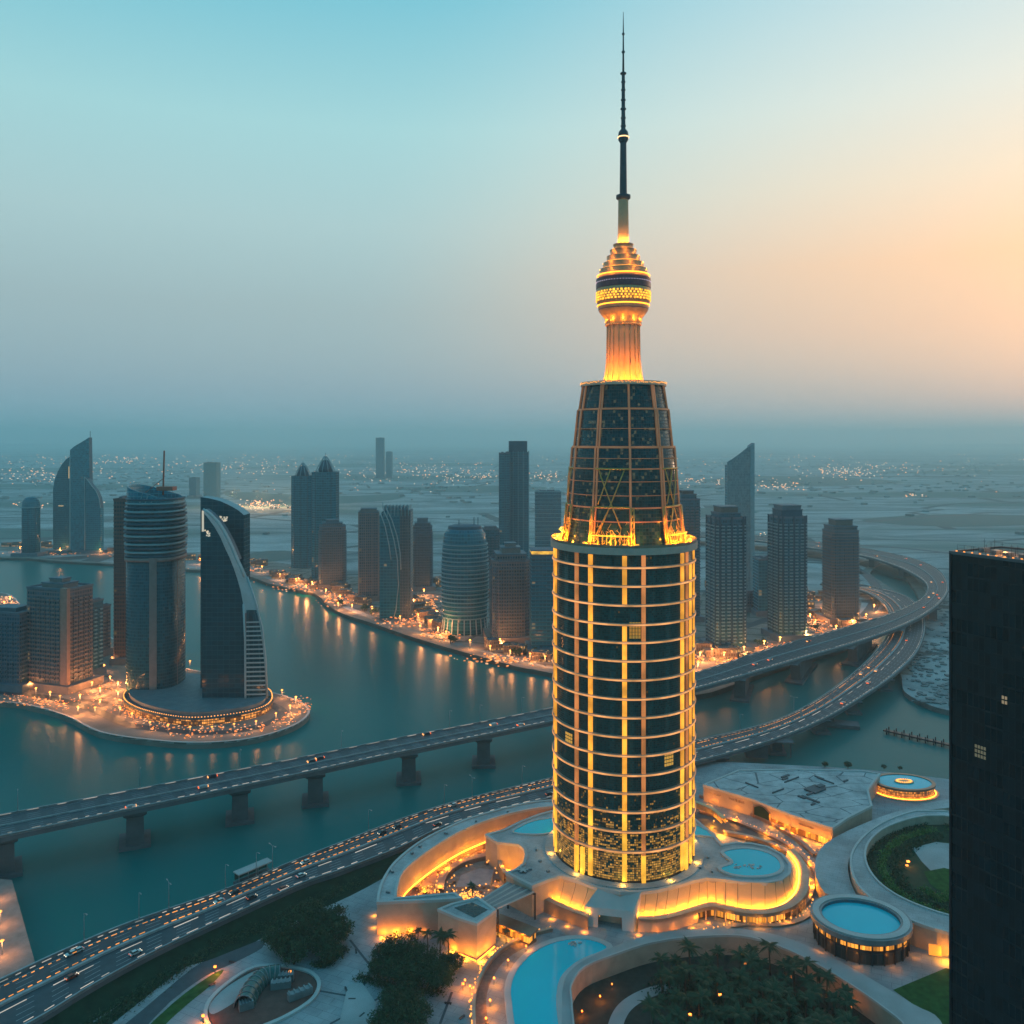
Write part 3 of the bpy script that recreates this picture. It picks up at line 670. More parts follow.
# braced lit panels rising from the ledge (the cross braces and the golden lattice)
M['lattice'] = plain('gilded_lattice', (.72, .42, .12), .4, .3, scale=.4, var=.3)
for a0, a1 in ((-29, 7), (43, 75), (-95, -63), (108, 142), (178, 214), (250, 280)):
    for A, Bz in (((a0 + 4, 187), (a1 - 9, 162)), ((a1 - 6, 187), (a0 + 6, 160)), ((a0 + 4, 172), (a0 + 16, 187)), ((a0 + 15, 170), (a0 + 2, 158))):
        w = MB(); w.tube([on(crz(A[1] + (Bz[1] - A[1]) * k / 6) + .5, A[0] + (Bz[0] - A[0]) * k / 6, A[1] + (Bz[1] - A[1]) * k / 6) for k in range(7)], .3, 5); w.build('brace', M['lattice'], T)
    for z, x0, x1 in ((187.5, a0, a1), (171, a0, a1)):
        w = MB(); w.tube([on(crz(z) + .6, x0 + (x1 - x0) * k / 6, z) for k in range(7)], .42, 5); w.build('brace', M['lattice'], T)
    for aa in (a0 - 1.5, a1 + 1.5):
        w = MB()
        for s in (-1.3, 1.3): w.tube([on(crz(z) + 1.1, aa + s, z) for z in (ZTOP + 1.3, 162, 171)], .34, 5)
        for k in range(6): z = ZTOP + 2.5 + k * 2.6; w.bar(on(crz(z) + 1.1, aa - 1.3, z), on(crz(z + 2.4) + 1.1, aa + 1.3, z + 2.4), .28)
        w.build('lattice_post', M['lattice'], T)
    w = MB(); rr = random.Random(int(a0) + 500)
    for k in range(46):
        a = rr.uniform(a0 + 2, a1 - 2); z = ZTOP + 2 + abs(rr.gauss(0, 5.5)); z = min(z, 169); b2 = a + rr.uniform(-4, 4); z2 = z + rr.uniform(-3, 3)
        w.bar(on(crz(z) + .45, a, z), on(crz(z2) + .45, b2, z2), .2)
    for k in range(9): a = a0 + (a1 - a0) * (k + .5) / 9; w.bar(on(27.6, a, ZTOP + 1.2), on(26.9, a, ZTOP + 6.5), .35)
    w.build('gilded_screen', M['lattice'], T)
    am = (a0 + a1) / 2
    w = MB(); w.tube([on(28.9, a0 + (a1 - a0) * k / 8, ZTOP + 5.8) for k in range(9)], .3, 5); w.build('screen_rail', M['lowglow'], T)  # rail glows to imitate floodlight on the gilding
    for aa in (a0, am, a1): lamp('floodlight', on(30.4, aa, ZTOP + 2.6), 4200, (1, .36, .02), .3, T)
    for aa in (a0 - 1.5, a1 + 1.5):
        for zl, pl in ((158, 700), (165, 420)): lamp('floodlight', on(crz(zl) + 3.4, aa, zl), pl * 1.8, (1, .34, .015), .25, T)
    lamp('floodlight', on(crz(160) + 2.6, am, 159.5), 900, (1, .34, .015), .25, T)
    for aa in (a0 - 4, a0 + 6, a1 - 6, a1 + 4): w = MB(); w.box(on(30.2, aa, ZTOP + 2.0), (1.2, 1.6, 1.3), tang(aa)); w.build('floodlight_housing', M['lowglow'], T)
for k in range(26):                                                # small fittings standing on the ledge
    pass
# shaft, pod, antenna (radii in pixels at the axis)
def z_(row): return HC - (row - HOR) * PX
def lat(name, prof, mat, n=40, sm=True, capit=False):
    w = MB(); w.lathe([(r * PX, z_(row)) for row, r in prof], (TX, TY), n, sm, capit=capit); return w.build(name, mat, T)
lat('shaft', [(387, 20), (380, 19.2), (374, 17.6), (366, 16.8), (350, 16.2), (332, 15.8), (322, 15.8)], M['shaft'])
for k in range(18):
    a = k * 20 + 4; w = MB(); w.tube([on(r * PX + .1, a, z_(row)) for row, r in ((383, 19.6), (374, 17.6), (366, 16.8), (350, 16.2), (326, 15.9))], .32, 5); w.build('shaft_flute', M['shaft'], T)
hoop('shaft_kerb', 7, 19.3, 224.6, 225.6, M['shaft'], n=40)
M['podgold'] = plain('pod_gold', (.60, .34, .17), .4, .3, scale=.4, var=.25)
M['poddark'] = plain('pod_dark_plum', (.13, .045, .075), .4, .3, scale=.5, var=.3)
pod = lat('pod_shell', [(326, 15.8), (324, 18), (319, 18.5), (317, 20), (312, 24), (309, 25), (306, 25.5), (304, 25), (303, 26.2), (291, 27), (289, 26.6), (285, 26.4), (279, 26.2), (277, 25.5), (276.6, 23.6), (270.5, 24), (270, 20), (264, 20.4), (263.5, 16.2), (257.5, 16.6), (257, 12.8), (251, 13.2), (250.5, 9.6), (245, 9.8), (244, 7)], M['podgold'], 48)
for row, r, hh, mt in ((325, 19, 1.2, 'podgold'), (309, 26, 2.0, 'poddark'), (303, 26.6, .8, 'podgold'), (291, 28.0, 1.6, 'poddark'), (270.2, 24.8, .9, 'bronze'), (263.8, 21.2, .8, 'bronze'), (257.2, 17.4, .8, 'bronze'), (250.8, 14, .7, 'bronze'), (245, 10.6, .7, 'bronze')):
    w = MB(); r = r * .955; w.lathe([((r - 5) * PX, z_(row + hh)), (r * PX, z_(row + hh * .6)), (r * PX, z_(row - hh * .6)), ((r - 5) * PX, z_(row - hh))], (TX, TY), 48, False, capit=False); w.build('pod_ring', M[mt], T)
w = MB(); w.lathe([(26.3 * PX, z_(290)), (27.2 * PX, z_(289)), (27.2 * PX, z_(279.5)), (26.2 * PX, z_(278.5))], (TX, TY), 48, False, capit=False); w.build('pod_dark_band', M['poddark'], T)
# latticed light band of the pod, each lamp a small lozenge
w = MB()
for j, row in enumerate((301, 298.4, 295.8, 293.4)):
    for k in range(46):
        a = k * 360 / 46 + (j % 2) * 4 + rnd.uniform(-1, 1); w.box(on(27.0 * PX, a, z_(row)), (.28, rnd.uniform(.7, 1.25), rnd.uniform(.6, .95)), tang(a))
w.build('pod_lamps', glow('pod_lamp', (1, .46, .03), 1.6, var=.5, scale=.8), T)
w = MB()
for k in range(60): a = k * 6; w.box(on(27.35 * PX, a, z_(283.3)), (.2, .28, .3), tang(a))
w.build('pod_small_lamps', glow('pod_pale_lamp', (.9, .7, .9), .7, sample=False), T)
for row, r in ((306, 25.4), (276.2, 25.6), (269.9, 22.6), (263.4, 18.8), (257.0, 15.0), (250.7, 11.8)):  # glowing rings added on the ledges to brighten the pod tiers
    w = MB(); w.tube([(x, y, z_(row)) for x, y in circ(r * PX + .15, 40)], .28, 5, closed=True); w.build('pod_glow_ring', glow('pod_ring_glow', (1, .34, .02), 3.6), T)
# antenna
lat('antenna_base', [(246, 5.6), (198, 5.0)], M['shaft'], 24)
lat('antenna_collar', [(200, 5.2), (198.5, 7.2), (195.5, 7.2), (194, 3.6)], M['mast'], 24)
lat('antenna_column', [(197, 3.7), (142, 3.1)], M['mast'], 20)
lat('antenna_knob', [(143, 3.2), (140, 5.0), (136, 5.3), (132, 4.6), (129, 2.2)], M['mast'], 24)
w = MB(); w.tube([(x, y, z_(137.5)) for x, y in circ(5.35 * PX, 24)], .3, 5, closed=True); w.build('antenna_light_ring', glow('antenna_ring', (1, .55, .25), 2.0), T)
lat('antenna_mast', [(132, 2.3), (108, 1.9), (75, 1.6)], M['mast'], 14)
for row, r in ((109, 2.9), (118, 2.6), (100, 2.5), (90, 2.3), (73.5, 3.1), (52, 1.7), (34, 1.4), (126, 2.7), (82, 2.2)): lat('antenna_clamp', [(row + 1.1, r * .7), (row + .5, r), (row - .5, r), (row - 1.1, r * .7)], M['mast'], 12)
lat('antenna_needle', [(76, 1.15), (50, .85), (30, .6), (12, .22)], M['mast'], 10, capit=True)
for k in range(10): lamp('floodlight', on(33 * PX, k * 36 + 9, 226.9), 13000, (1, .30, .012), .4, T)
for k in range(8): lamp('floodlight', on(8.8 * PX, k * 45, z_(242)), 1500, (1, .42, .05), .3, T)
for row_, r_t in ((274.5, 27.2), (268, 24), (262, 20.2), (255.5, 16.6), (249.5, 13.4)):  # extra floodlights added to brighten the pod tiers
    for k in range(6): lamp('floodlight', on((r_t + 1.5) * PX, k * 60 + row_, z_(row_ + .5)), 230, (1, .36, .03), .25, T)
for k in range(10): lamp('floodlight', on(20.5 * PX, k * 36, z_(316) - 2.5), 500, (1, .42, .04), .3, T)
for k in range(10): lamp('floodlight', on(TR + 2.6, k * 36, DZ + 1.2), 700, (1, .45, .05), .4, T)
# ================================================================ THE RESORT ROUND THE TOWER'S FOOT
def led(parent, q, z, r=.22, mat=None, closed=False, name='light_strip'):
    w = MB(); w.tube([(p[0], p[1], z) for p in q], r, 5, closed, sm=True); return w.build(name, mat or M['led'], parent)
def pool(name, label, q, z, rim=1.2, h=.7, group=None, water=None):
    """a basin with a raised coping; q is the water's outline"""
    q = ccw(q); c = [sum(p[k] for p in q) / len(q) for k in (0, 1)]
    t_ = thing(name, label, 'pool', (c[0], c[1], z), group)
    w = MB(); w.prism(offset(q, rim), z, z + h, holes=[q]); w.build('coping', M['pale'], t_)
    w = MB(); w.cap(q, z + h - .28); w.build('pool_water', M['poolw'], t_)
    return t_
m, t, b = newmat('pool_water'); M['poolw'] = m
c = N(t, 'ShaderNodeTexCoord'); n1 = N(t, 'ShaderNodeTexNoise'); n1.inputs['Scale'].default_value = .5; n1.inputs['Detail'].default_value = 3; t.links.new(c.outputs['Object'], n1.inputs['Vector'])
bp = N(t, 'ShaderNodeBump'); bp.inputs['Strength'].default_value = .06; bp.inputs['Distance'].default_value = .3; t.links.new(n1.outputs['Fac'], bp.inputs['Height']); t.links.new(bp.outputs[0], b.inputs['Normal'])
n2 = N(t, 'ShaderNodeTexNoise'); n2.inputs['Scale'].default_value = .05; t.links.new(c.outputs['Object'], n2.inputs['Vector'])
t.links.new(mixc(t, n2.outputs['Fac'], (.0, .52, .66), (.0, .64, .78)), b.inputs['Base Color']); b.inputs['Roughness'].default_value = .08; b.inputs['IOR'].default_value = 1.33; b.inputs['Specular IOR Level'].default_value = .25

# ---- the deck that carries the tower
pod_ = thing('podium_deck', 'curving pale roof deck under the tower with glowing golden sloped skirt', 'podium', (TX, TY, 0))
top = [(485.5, 835), (504, 830), (520, 822), (538, 815), (560, 809), (600, 803), (650, 803), (690, 815), (708, 830), (722, 845), (735, 843), (751, 843.5), (768, 847), (783, 855), (791, 865), (790.5, 874), (781, 881), (765, 883.5), (742, 882.5), (722, 879.5), (707, 878.5), (694, 881), (675, 886.5), (658, 890.5), (641, 892.5), (620, 892.5), (599, 889), (580, 882), (561, 876), (548, 880), (532, 886.3), (518, 879.5), (506, 873), (516, 869.5), (523, 864), (525.5, 856), (524, 849), (519, 845), (508, 843.5), (497, 842.5)]
tq = [P2(a, b, DZ) for a, b in top]
sharp = {0, 28, 30, 32, 9}
def soft(q, n=3): return smooth(q, True, n)
dq = ccw(tq)
w = MB(); w.prism(dq, 0, DZ, capmat=1); w.build('deck', [M['render'], M['roof']], pod_)
w = MB(); w.prism(offset(dq, .25), DZ - .9, DZ + .45, holes=[offset(dq, -1.1)]); w.build('parapet', M['pale'], pod_)
# skirts: lit concave slopes that fall from the deck edge to a rim (left, right)
RZ = 4.5
def skirt(tops, rims, outs, name):
    a = smooth([(*P2(x, y, DZ),) for x, y in tops], False, 5); b_ = smooth([P2(x, y, RZ) for x, y in rims], False, 5); c_ = smooth([P2(x, y, RZ) for x, y in outs], False, 5)
    n = min(len(a), len(b_), len(c_)); w = MB(); rws = []
    for k in range(7):
        f = k / 6; hz_ = DZ + .1 - (DZ + .1 - RZ + .4) * (f ** .75)
        rws.append([(a[i][0] + (b_[i][0] - a[i][0]) * (f ** 1.25), a[i][1] + (b_[i][1] - a[i][1]) * (f ** 1.25), hz_) for i in range(n)])
    w.skin(rws, False, True); s_ = w.build('lit_skirt', M['skirt'], pod_)
    w = MB()
    for i in range(2, n, 3): w.tube([(r[i][0], r[i][1], r[i][2] + .04) for r in rws], .09, 4)
    w.build('skirt_joint', M['dark'], s_)
    led(pod_, [(p[0] + (q[0] - p[0]) * .1, p[1] + (q[1] - p[1]) * .1) for p, q in zip(b_, c_)][:n], RZ + .15, .22, M['ledy'])
    tr_ = [Vector((p[0] + (q[0] - p[0]) * .12, p[1] + (q[1] - p[1]) * .12)) for p, q in zip(b_, c_)][:n]
    for p in resample(tr_, 3.2): lamp('skirt_light', (p.x, p.y, RZ + 1.1), 620 if p.x / p.y * F + 512 < 770 else 300, (1, .32, .012), .3, pod_)
    w = MB(); w.strip(b_, c_, RZ, RZ); w.strip([(p[0] + (q[0] - p[0]) * .3, p[1] + (q[1] - p[1]) * .3) for p, q in zip(b_, c_)], c_, RZ + .9, RZ + .9)
    w.wall([(p[0] + (q[0] - p[0]) * .3, p[1] + (q[1] - p[1]) * .3) for p, q in zip(b_, c_)], RZ, RZ + .9, closed=False); w.wall(c_, RZ - .6, RZ + .9, closed=False); w.wall(list(reversed(c_)), RZ - .6, RZ + .9, closed=False)
    w.build('rim_terrace', M['render'], pod_)
    return c_
M['skirt'] = plain('skirt_plaster', (.64, .46, .26), .65, scale=.3, var=.12)
cl = skirt([(532, 886.2), (545, 881), (561, 876), (580, 882), (599, 889)], [(533, 891), (541, 894), (556, 900), (572, 907.5), (590, 914)], [(528, 892.5), (537, 898), (552, 905), (568, 912), (588, 919)], 'l')
cr = skirt([(640, 892.5), (658, 890.5), (675, 886.5), (694, 881), (707, 878.5), (722, 879.5), (742, 882.5), (765, 883.5), (781, 881), (790.5, 874), (791, 865), (783, 855)],
           [(638, 916.5), (654, 916), (671, 913), (691, 907), (708, 902), (722, 904), (742, 908), (765, 908.5), (784, 902), (796, 888), (797, 867), (787, 852)],
           [(638, 921), (656, 921.5), (673, 919), (694, 913), (711, 908.5), (725, 911), (745, 915), (769, 915.5), (794, 908), (808, 892), (807, 868), (794, 850)], 'r')
w = MB(); q = offset(cl, -1.6, False); q = cl; w.wall(q, 0, RZ - .6, closed=False); w.wall(list(reversed(q)), 0, RZ - .6, closed=False); w.build('lower_wall', M['render'], pod_)
for p in resample(offset(cl, 2.2, False), 8): lamp('wall_washer', (p.x, p.y, .8), 500, (1, .27, .012), .3, pod_)
for p in resample(offset(cr, 2.2, False)[:22], 8): lamp('wall_washer', (p.x, p.y, .8), 420, (1, .27, .012), .3, pod_)
k0 = int(len(cr) * .30)
w = MB(); w.wall(cr[:k0 + 1], 0, RZ - .6, closed=False); w.build('lower_wall', M['render'], pod_)
q2_ = offset(cr, -1.8, False)
w = MB(); w.wall(q2_[k0:], 0, RZ - .6, closed=False); w.build('shopfront', M['shop'], pod_)
pts = resample(cr[k0:], 4.2)
for p in pts: w = MB(); w.box((p.x, p.y, (RZ - .6) / 2), (.45, .45, RZ - .6)); w.build('column', M['render'], pod_)
for p in resample(cr[k0:], 13): lamp('downlight', (p.x, p.y - 1.5, 2.6), 650, (1, .32, .012), .3, pod_)
# entrance portal
w = MB(); a, b_, c_, d_ = P(598, 889, DZ), P(641, 893, DZ), P(634, 932, 0), P(585, 926, 0)
e_, f_ = Vector((d_.x - .3, d_.y + 1.8, 7.2)), Vector((c_.x + .3, c_.y + 1.8, 7.2))
L, Rr = d_, c_; ax_ = (Rr - L)
def mid(u, z, back=0.0): return (L.x + ax_.x * u, L.y + ax_.y * u + back, z)
# front face round an opening
lft, rgt, oh = .27, .76, 4.6
for u0, u1, z0, z1 in ((0, lft, 0, 7.2), (rgt, 1, 0, 7.2), (lft, rgt, oh, 7.2)):
    w.face([mid(u0, z0, 1.8 * z0 / 7.2), mid(u1, z0, 1.8 * z0 / 7.2), mid(u1, z1, 1.8 * z1 / 7.2), mid(u0, z1, 1.8 * z1 / 7.2)])
w.face([mid(0, 7.2, 1.8), mid(1, 7.2, 1.8), (b_.x, b_.y, DZ + .3), (a.x, a.y, DZ + .3)])
w.face([mid(0, 0), mid(0, 7.2, 1.8), (a.x, a.y, DZ + .3), (a.x, a.y, 0)]); w.face([mid(1, 0), (b_.x, b_.y, 0), (b_.x, b_.y, DZ + .3), mid(1, 7.2, 1.8)])
w.build('portal', M['pale'], pod_)
w = MB()
w.face([mid(lft, 0, .2), mid(lft, 0, 6), mid(lft, oh, 6), mid(lft, oh, 1.2)]); w.face([mid(rgt, 0, 6), mid(rgt, 0, .2), mid(rgt, oh, 1.2), mid(rgt, oh, 6)]); w.face([mid(lft, 0, 6), mid(rgt, 0, 6), mid(rgt, oh, 6), mid(lft, oh, 6)]); w.face([mid(lft, oh, 1.2), mid(rgt, oh, 1.2), mid(rgt, oh, 6), mid(lft, oh, 6)])
for u in (.38, .5, .64): w.box(mid(u, 2, 5.8), (.25, .2, 4))
w.build('portal_recess', M['bronze'], pod_)
w = MB()
for k in range(5): w.box(mid(.34 + k * .08, 1.8 + (k % 2) * .7, 5.6), (.8, .1, .5))
w.build('portal_lights', M['bulb'], pod_)
w = MB()
for k in range(9): w.box((TX - 7 + k * 1.1 - 2, P(600, 897, 10).y + rnd.uniform(-.4, .4), 10.2 + rnd.uniform(0, .2)), (.7, 1.4, .3))
w.build('roof_vents', M['steel'], pod_)
# lit inner wall of the west niche
led(pod_, [P2(x, y, 1) for x, y in ((499, 869), (511, 871), (520, 876))], 1.2, .35)
lamp('niche_light', P(512, 870, 5), 2600, (1, .34, .012), .8, pod_); lamp('niche_light', P(503, 866, 5), 1600, (1, .36, .012), .8, pod_); lamp('niche_light', P(517, 866, 9), 900, (1, .36, .012), .8, pod_)
for x, y in ((530, 893), (520, 890)): lamp('wall_washer', P(x, y, 3), 4000, (1, .30, .012), .5, pod_)
# paving and curved rows of seats behind the tower, as a low inner plinth round the glass wall
w = MB(); w.lathe([(TR + 4.8, DZ), (TR + 4.8, DZ + .5), (TR + .4, DZ + .5)], (TX, TY), 72, False, capit=False); w.build('tower_plinth', M['roof'], pod_)
pool('roof_pool', 'round turquoise pool on the deck just right of the tower', smooth([P2(x, y, DZ + .4) for x, y in ((724, 853), (733, 849.8), (748, 849), (764, 852), (776, 858), (780.5, 866), (777, 872), (764, 875.5), (746, 876), (730, 873.5), (721, 868.5), (731, 865), (733, 861))], True, 3), DZ, 1.6, .7)
pool('roof_pool', 'small turquoise crescent pool left of the tower beside the curved roof', smooth([P2(x, y, DZ + .4) for x, y in ((514, 832), (522, 826), (534, 821), (548, 818.5), (566, 817), (572, 826), (556, 831.5), (536, 834))], True, 3), DZ, 1.0, .6)
pool('roof_pool', 'sliver of turquoise pool behind the tower on its right side', smooth([P2(x, y, DZ + .4) for x, y in ((672, 822), (690, 823), (704, 829), (714, 836), (700, 835), (684, 834))], True, 3), DZ, 1.0, .6)
w = MB(); p = P(566, 857, DZ); 
a_ = P(513, 871, DZ); p = P(519.5, 872.5, DZ)
for ang in (0, 1.05, 2.1): w.box((P(523, 870.5, DZ + .4).x, P(523, 870.5, DZ + .4).y, DZ + .5), (4.6, 1.0, .7 + ang * .05), ang)
w.build('roof_star_vent', M['steel'], pod_)
w = MB(); rr = random.Random(3)
for k in range(26):
    p = P(747 + rr.uniform(-13, 14), 866.5 + rr.uniform(-2, 2), DZ + .5); w.box((p.x, p.y, DZ + .55), (rr.uniform(.5, 1.3), rr.uniform(.3, .8), .3), rr.uniform(0, 3))
tag(w.build('pool_island', M['pale']), 'string of small pale stepping stones across the round deck pool', 'stepping stones')

# ---- west building: a long curved roof round a glowing courtyard
wb = thing('curved_building', 'crescent-shaped sand building with pale roof around the amber lit courtyard', 'building', (*P2(377, 932, 0), 0))
out_ = [(377, 903), (378.5, 892), (384, 877.5), (397, 860), (423, 840), (459, 822.5), (492.5, 811.5), (526, 803.5), (551, 800.5), (590, 798), (620, 800)]
in_ = [(396, 898.5), (398, 885), (405, 870), (430, 850), (461, 831.5), (494, 818.5), (523, 811), (551, 807), (590, 806), (620, 808)]
oq = smooth([P2(x, y, DZ) for x, y in out_], False, 5); iq = smooth([P2(x, y, DZ) for x, y in in_], False, 5)
ring_ = oq + list(reversed(iq)) 
front = [P2(x, y, DZ) for x, y in ((396, 898.5), (455, 893.5), (462, 899), (438, 900.5), (377, 903))]
body = ccw(oq + list(reversed(iq)) + front[1:4])
w = MB(); w.prism(body, 0, DZ, capmat=1); w.build('hall', [M['render'], M['roof']], wb)
w = MB(); w.wall(oq, DZ - 1, DZ + .5, closed=False); w.prism(offset(body, .2), DZ - .7, DZ + .5, holes=[offset(body, -.9)]); w.build('parapet', M['pale'], wb)
li = [(p[0] - .0, p[1]) for p in offset(iq, .7, False)]
liq = offset(iq, .6, False)
led(wb, liq[2:], 3.2, .3)
lb2 = offset(iq, .8, False)
for p in resample(offset(iq, 3.4, False)[2:], 14): lamp('courtyard_light', (p.x, p.y, 2.4), 650, (1, .28, .012), .5, wb)
fw = [P2(x, y, 0) for x, y in ((376, 933), (392, 931), (410, 929), (430, 925.5))]
for x, y in ((383, 936), (396, 934.5), (410, 933), (424, 931)): lamp('wall_washer', P(x, y, .8), 1700, (1, .26, .012), .4, wb)
for x, y in ((374, 926), (374, 914)): lamp('wall_washer', P(x, y, .8), 450, (1, .30, .012), .4, wb)
# corner block
cb_ = thing('corner_pavilion', 'boxy sand pavilion with pale flat roof beside the palms, uplit amber at its corner', 'building', (*P2(476, 958, 0), 0))
cq = ccw([P2(x, y, DZ) for x, y in ((438, 910), (451, 904.5), (478, 898), (496, 910.5), (477, 924.5), (458, 918.5))])
w = MB(); w.prism(cq, 0, DZ, capmat=1); w.build('hall', [M['render'], M['roof']], cb_)
w = MB(); w.prism(offset(cq, .2), DZ - .6, DZ + .5, holes=[offset(cq, -1)]); w.build('parapet', M['pale'], cb_)
w = MB(); w.cap([P2(x, y, DZ) for x, y in ((454, 908), (472, 902.5), (488, 910), (474, 918))], DZ + .12); w.build('roof_skylight', M['cglass'], cb_)
for x, y, pw in ((481, 960, 5200), (492, 952, 3200), (466, 958, 3600), (452, 950, 2400)): lamp('wall_washer', P(x, y, .7), pw * .55, (1, .28, .012), .35, cb_)
led(cb_, [P2(x, y, .3) for x, y in ((477.5, 961), (494.5, 946.5))], .3, .2); led(cb_, [P2(x, y, .3) for x, y in ((476, 961), (458, 953))], .3, .16)
# striped canopy
pg_ = thing('striped_canopy', 'slatted blue-grey canopy bridging from the corner pavilion to the podium deck', 'canopy', (*P2(505, 925, 0), 0))
A_, B_, C_, D_ = (P(x, y, 11.4) for x, y in ((480, 899.5), (508, 881.5), (535, 892), (498, 908.5)))
for k in range(13):
    f0, f1 = k / 13, (k + .62) / 13
    w = MB(); a0, a1 = A_.lerp(D_, f0), A_.lerp(D_, f1); b0, b1 = B_.lerp(C_, f0), B_.lerp(C_, f1)
    w.face([a0, a1, b1, b0]); dn = Vector((0, 0, -.5)); w.face([a0 + dn, b0 + dn, b1 + dn, a1 + dn]); w.face([a0, b0, b0 + dn, a0 + dn]); w.face([a1, a1 + dn, b1 + dn, b1]); w.face([a0, a0 + dn, a1 + dn, a1]); w.face([b0, b1, b1 + dn, b0 + dn])
    w.build('slat', M['steel'] if k % 3 else M['pale'], pg_)
w = MB(); w.bar(A_ + Vector((0, 0, -.9)), D_ + Vector((0, 0, -.9)), .6); w.build('beam', M['dark'], pg_)
w = MB(); w.bar(B_ + Vector((0, 0, -.9)), C_ + Vector((0, 0, -.9)), .6); w.build('beam', M['dark'], pg_)
for p in (A_, B_, C_, D_): w = MB(); w.box((p.x, p.y, 5.4), (.7, .7, 10.8)); w.build('post', M['dark'], pg_)
# glowing arcade
ar = thing('glass_arcade', 'low glazed arcade glowing amber in front of the striped canopy', 'arcade', (*P2(510, 935, 0), 0))
a0, a1 = P(494, 931, 0), P(529, 945, 0); d_ = (a1 - a0).normalized(); n_ = Vector((-d_.y, d_.x, 0)) * 5.0
q = ccw([(a0.x, a0.y), (a1.x, a1.y), (a1.x + n_.x, a1.y + n_.y), (a0.x + n_.x, a0.y + n_.y)])
w = MB(); w.wall(q, 0, 3.4); w.build('glass_wall', M['shop'], ar)
w = MB(); w.prism(offset(q, .8), 3.4, 4.1, bottom=True); w.build('roof', M['bronze'], ar)
for f in (.2, .5, .8): p = a0.lerp(a1, f) - n_ * .4; lamp('downlight', (p.x, p.y, 2.2), 900, (1, .32, .012), .3, ar)
# courtyard terraces, kiosk, planters, small lamps
def bench(pts, z, h, wd, mat, name, label, cat, lit=None, group=None):
    q = smooth([P2(x, y, z) for x, y in pts], False, 5); a = offset(q, wd / 2, False); b_ = offset(q, -wd / 2, False)
    t_ = thing(name, label, cat, (*q[0], z), group)
    w = MB(); w.strip(a, b_, z + h, z + h); 
    for s_ in (a, b_): w.wall(s_, z, z + h, closed=False); w.wall(list(reversed(s_)), z, z + h, closed=False)
    w.build('wall', mat, t_)
    if lit:
        w = MB(); rr = random.Random(len(pts) + int(pts[0][0]))
        for p in resample(offset(q, -wd / 2 - .5, False), lit):
            w.box((p.x + rr.uniform(-.5, .5), p.y + rr.uniform(-.5, .5), z + rr.uniform(.3, 1.4)), (rr.uniform(.25, .6),) * 3, rr.uniform(0, 3))
        w.build('small_lamps', M['bulb'], t_)
    return t_
M['terr'] = plain('terrace_wall', (.40, .30, .27), .75, scale=.4, var=.2)
bench([(413, 893), (420, 878), (440, 861), (464, 850), (490, 845)], 0, 2.6, 5.5, M['terr'], 'terrace_wall', 'long curved pink terrace inside the glowing courtyard, next to the crescent building', 'terrace', 1.5)
bench([(440, 893), (444, 878), (460, 866), (482, 859), (498, 858)], 0, 2.0, 3.5, M['terr'], 'terrace_wall', 'inner curved terrace of the courtyard, strung with bulbs around the square stage', 'terrace', 1.2)
bench([(404, 893), (410, 878), (428, 861), (450, 848), (476, 836), (505, 827)], 0, 1.2, 2.5, M['terr'], 'terrace_wall', 'outermost low courtyard terrace running along the amber strip light', 'terrace', 1.0)
bench([(505, 859), (500, 872), (506, 884)], 0, 5.0, 2.0, M['render'], 'curved_screen_wall', 'tall curved sand screen wall between courtyard and podium deck', 'wall')
st = thing('courtyard_stage', 'square mauve-grey stage in the middle of the courtyard terraces', 'stage', (*P2(470, 880, 0), 0))
w = MB(); w.prism([P2(x, y, 1.4) for x, y in ((456, 887), (461, 875), (480, 868), (494, 870), (490, 885))], 0, 1.4); w.build('platform', plain('stage_floor', (.36, .33, .36), .6, scale=.4), st)
w = MB(); w.prism([P2(x, y, 1.0) for x, y in ((418, 888), (424, 876), (436, 868), (436, 884))], 0, 1.0); tag(w.build('planter_bed', M['terr']), 'pink paved raised bed at the left end of the courtyard', 'raised bed')
w = MB(); rr = random.Random(9)
for k in range(260):
    x, y = rr.uniform(404, 500), rr.uniform(846, 900)
    if y < 905 - (x - 380) * .62: continue
    if 455 < x < 495 and 866 < y < 887: continue
    p = P(x, y, .6); s_ = rr.uniform(.18, .5); w.box((p.x, p.y, rr.uniform(.3, 2.2)), (s_ * 1.4, s_, s_), rr.uniform(0, 3))
for k in range(120):
    p = P(468 + rr.gauss(0, 7), 897 + rr.gauss(0, 2.6), 1.5); s_ = rr.uniform(.2, .5); w.box((p.x, p.y, rr.uniform(.8, 3)), (s_, s_, s_), rr.uniform(0, 3))
tag(w.build('courtyard_fairy_lights', M['bulb']), 'swarm of tiny warm lamps scattered through the courtyard cafes', 'fairy lights', kind='stuff')
w = MB(); rr = random.Random(19)
for k in range(150):
    x, y = rr.uniform(404, 500), rr.uniform(850, 900)
    if y < 905 - (x - 380) * .62: continue
    if 455 < x < 495 and 866 < y < 887: continue
    p = P(x, y, .6); w.box((p.x, p.y, .5), (rr.uniform(.6, 2.2), rr.uniform(.5, 1.4), rr.uniform(.8, 1.4)), rr.uniform(0, 3))
tag(w.build('courtyard_furniture', M['bronze']), 'crowded dark cafe furniture across the courtyard floor', 'cafe furniture', kind='stuff')
for x, y, z, pw in ((425, 884, 3, 1500), (447, 866, 3, 1700), (470, 852, 3, 1500), (495, 842, 3, 1300), (468, 895, 4, 1500), (440, 884, 3, 900), (498, 880, 3, 900)): lamp('terrace_lamp', P(x, y, z), pw, (1, .36, .012), .4, st)

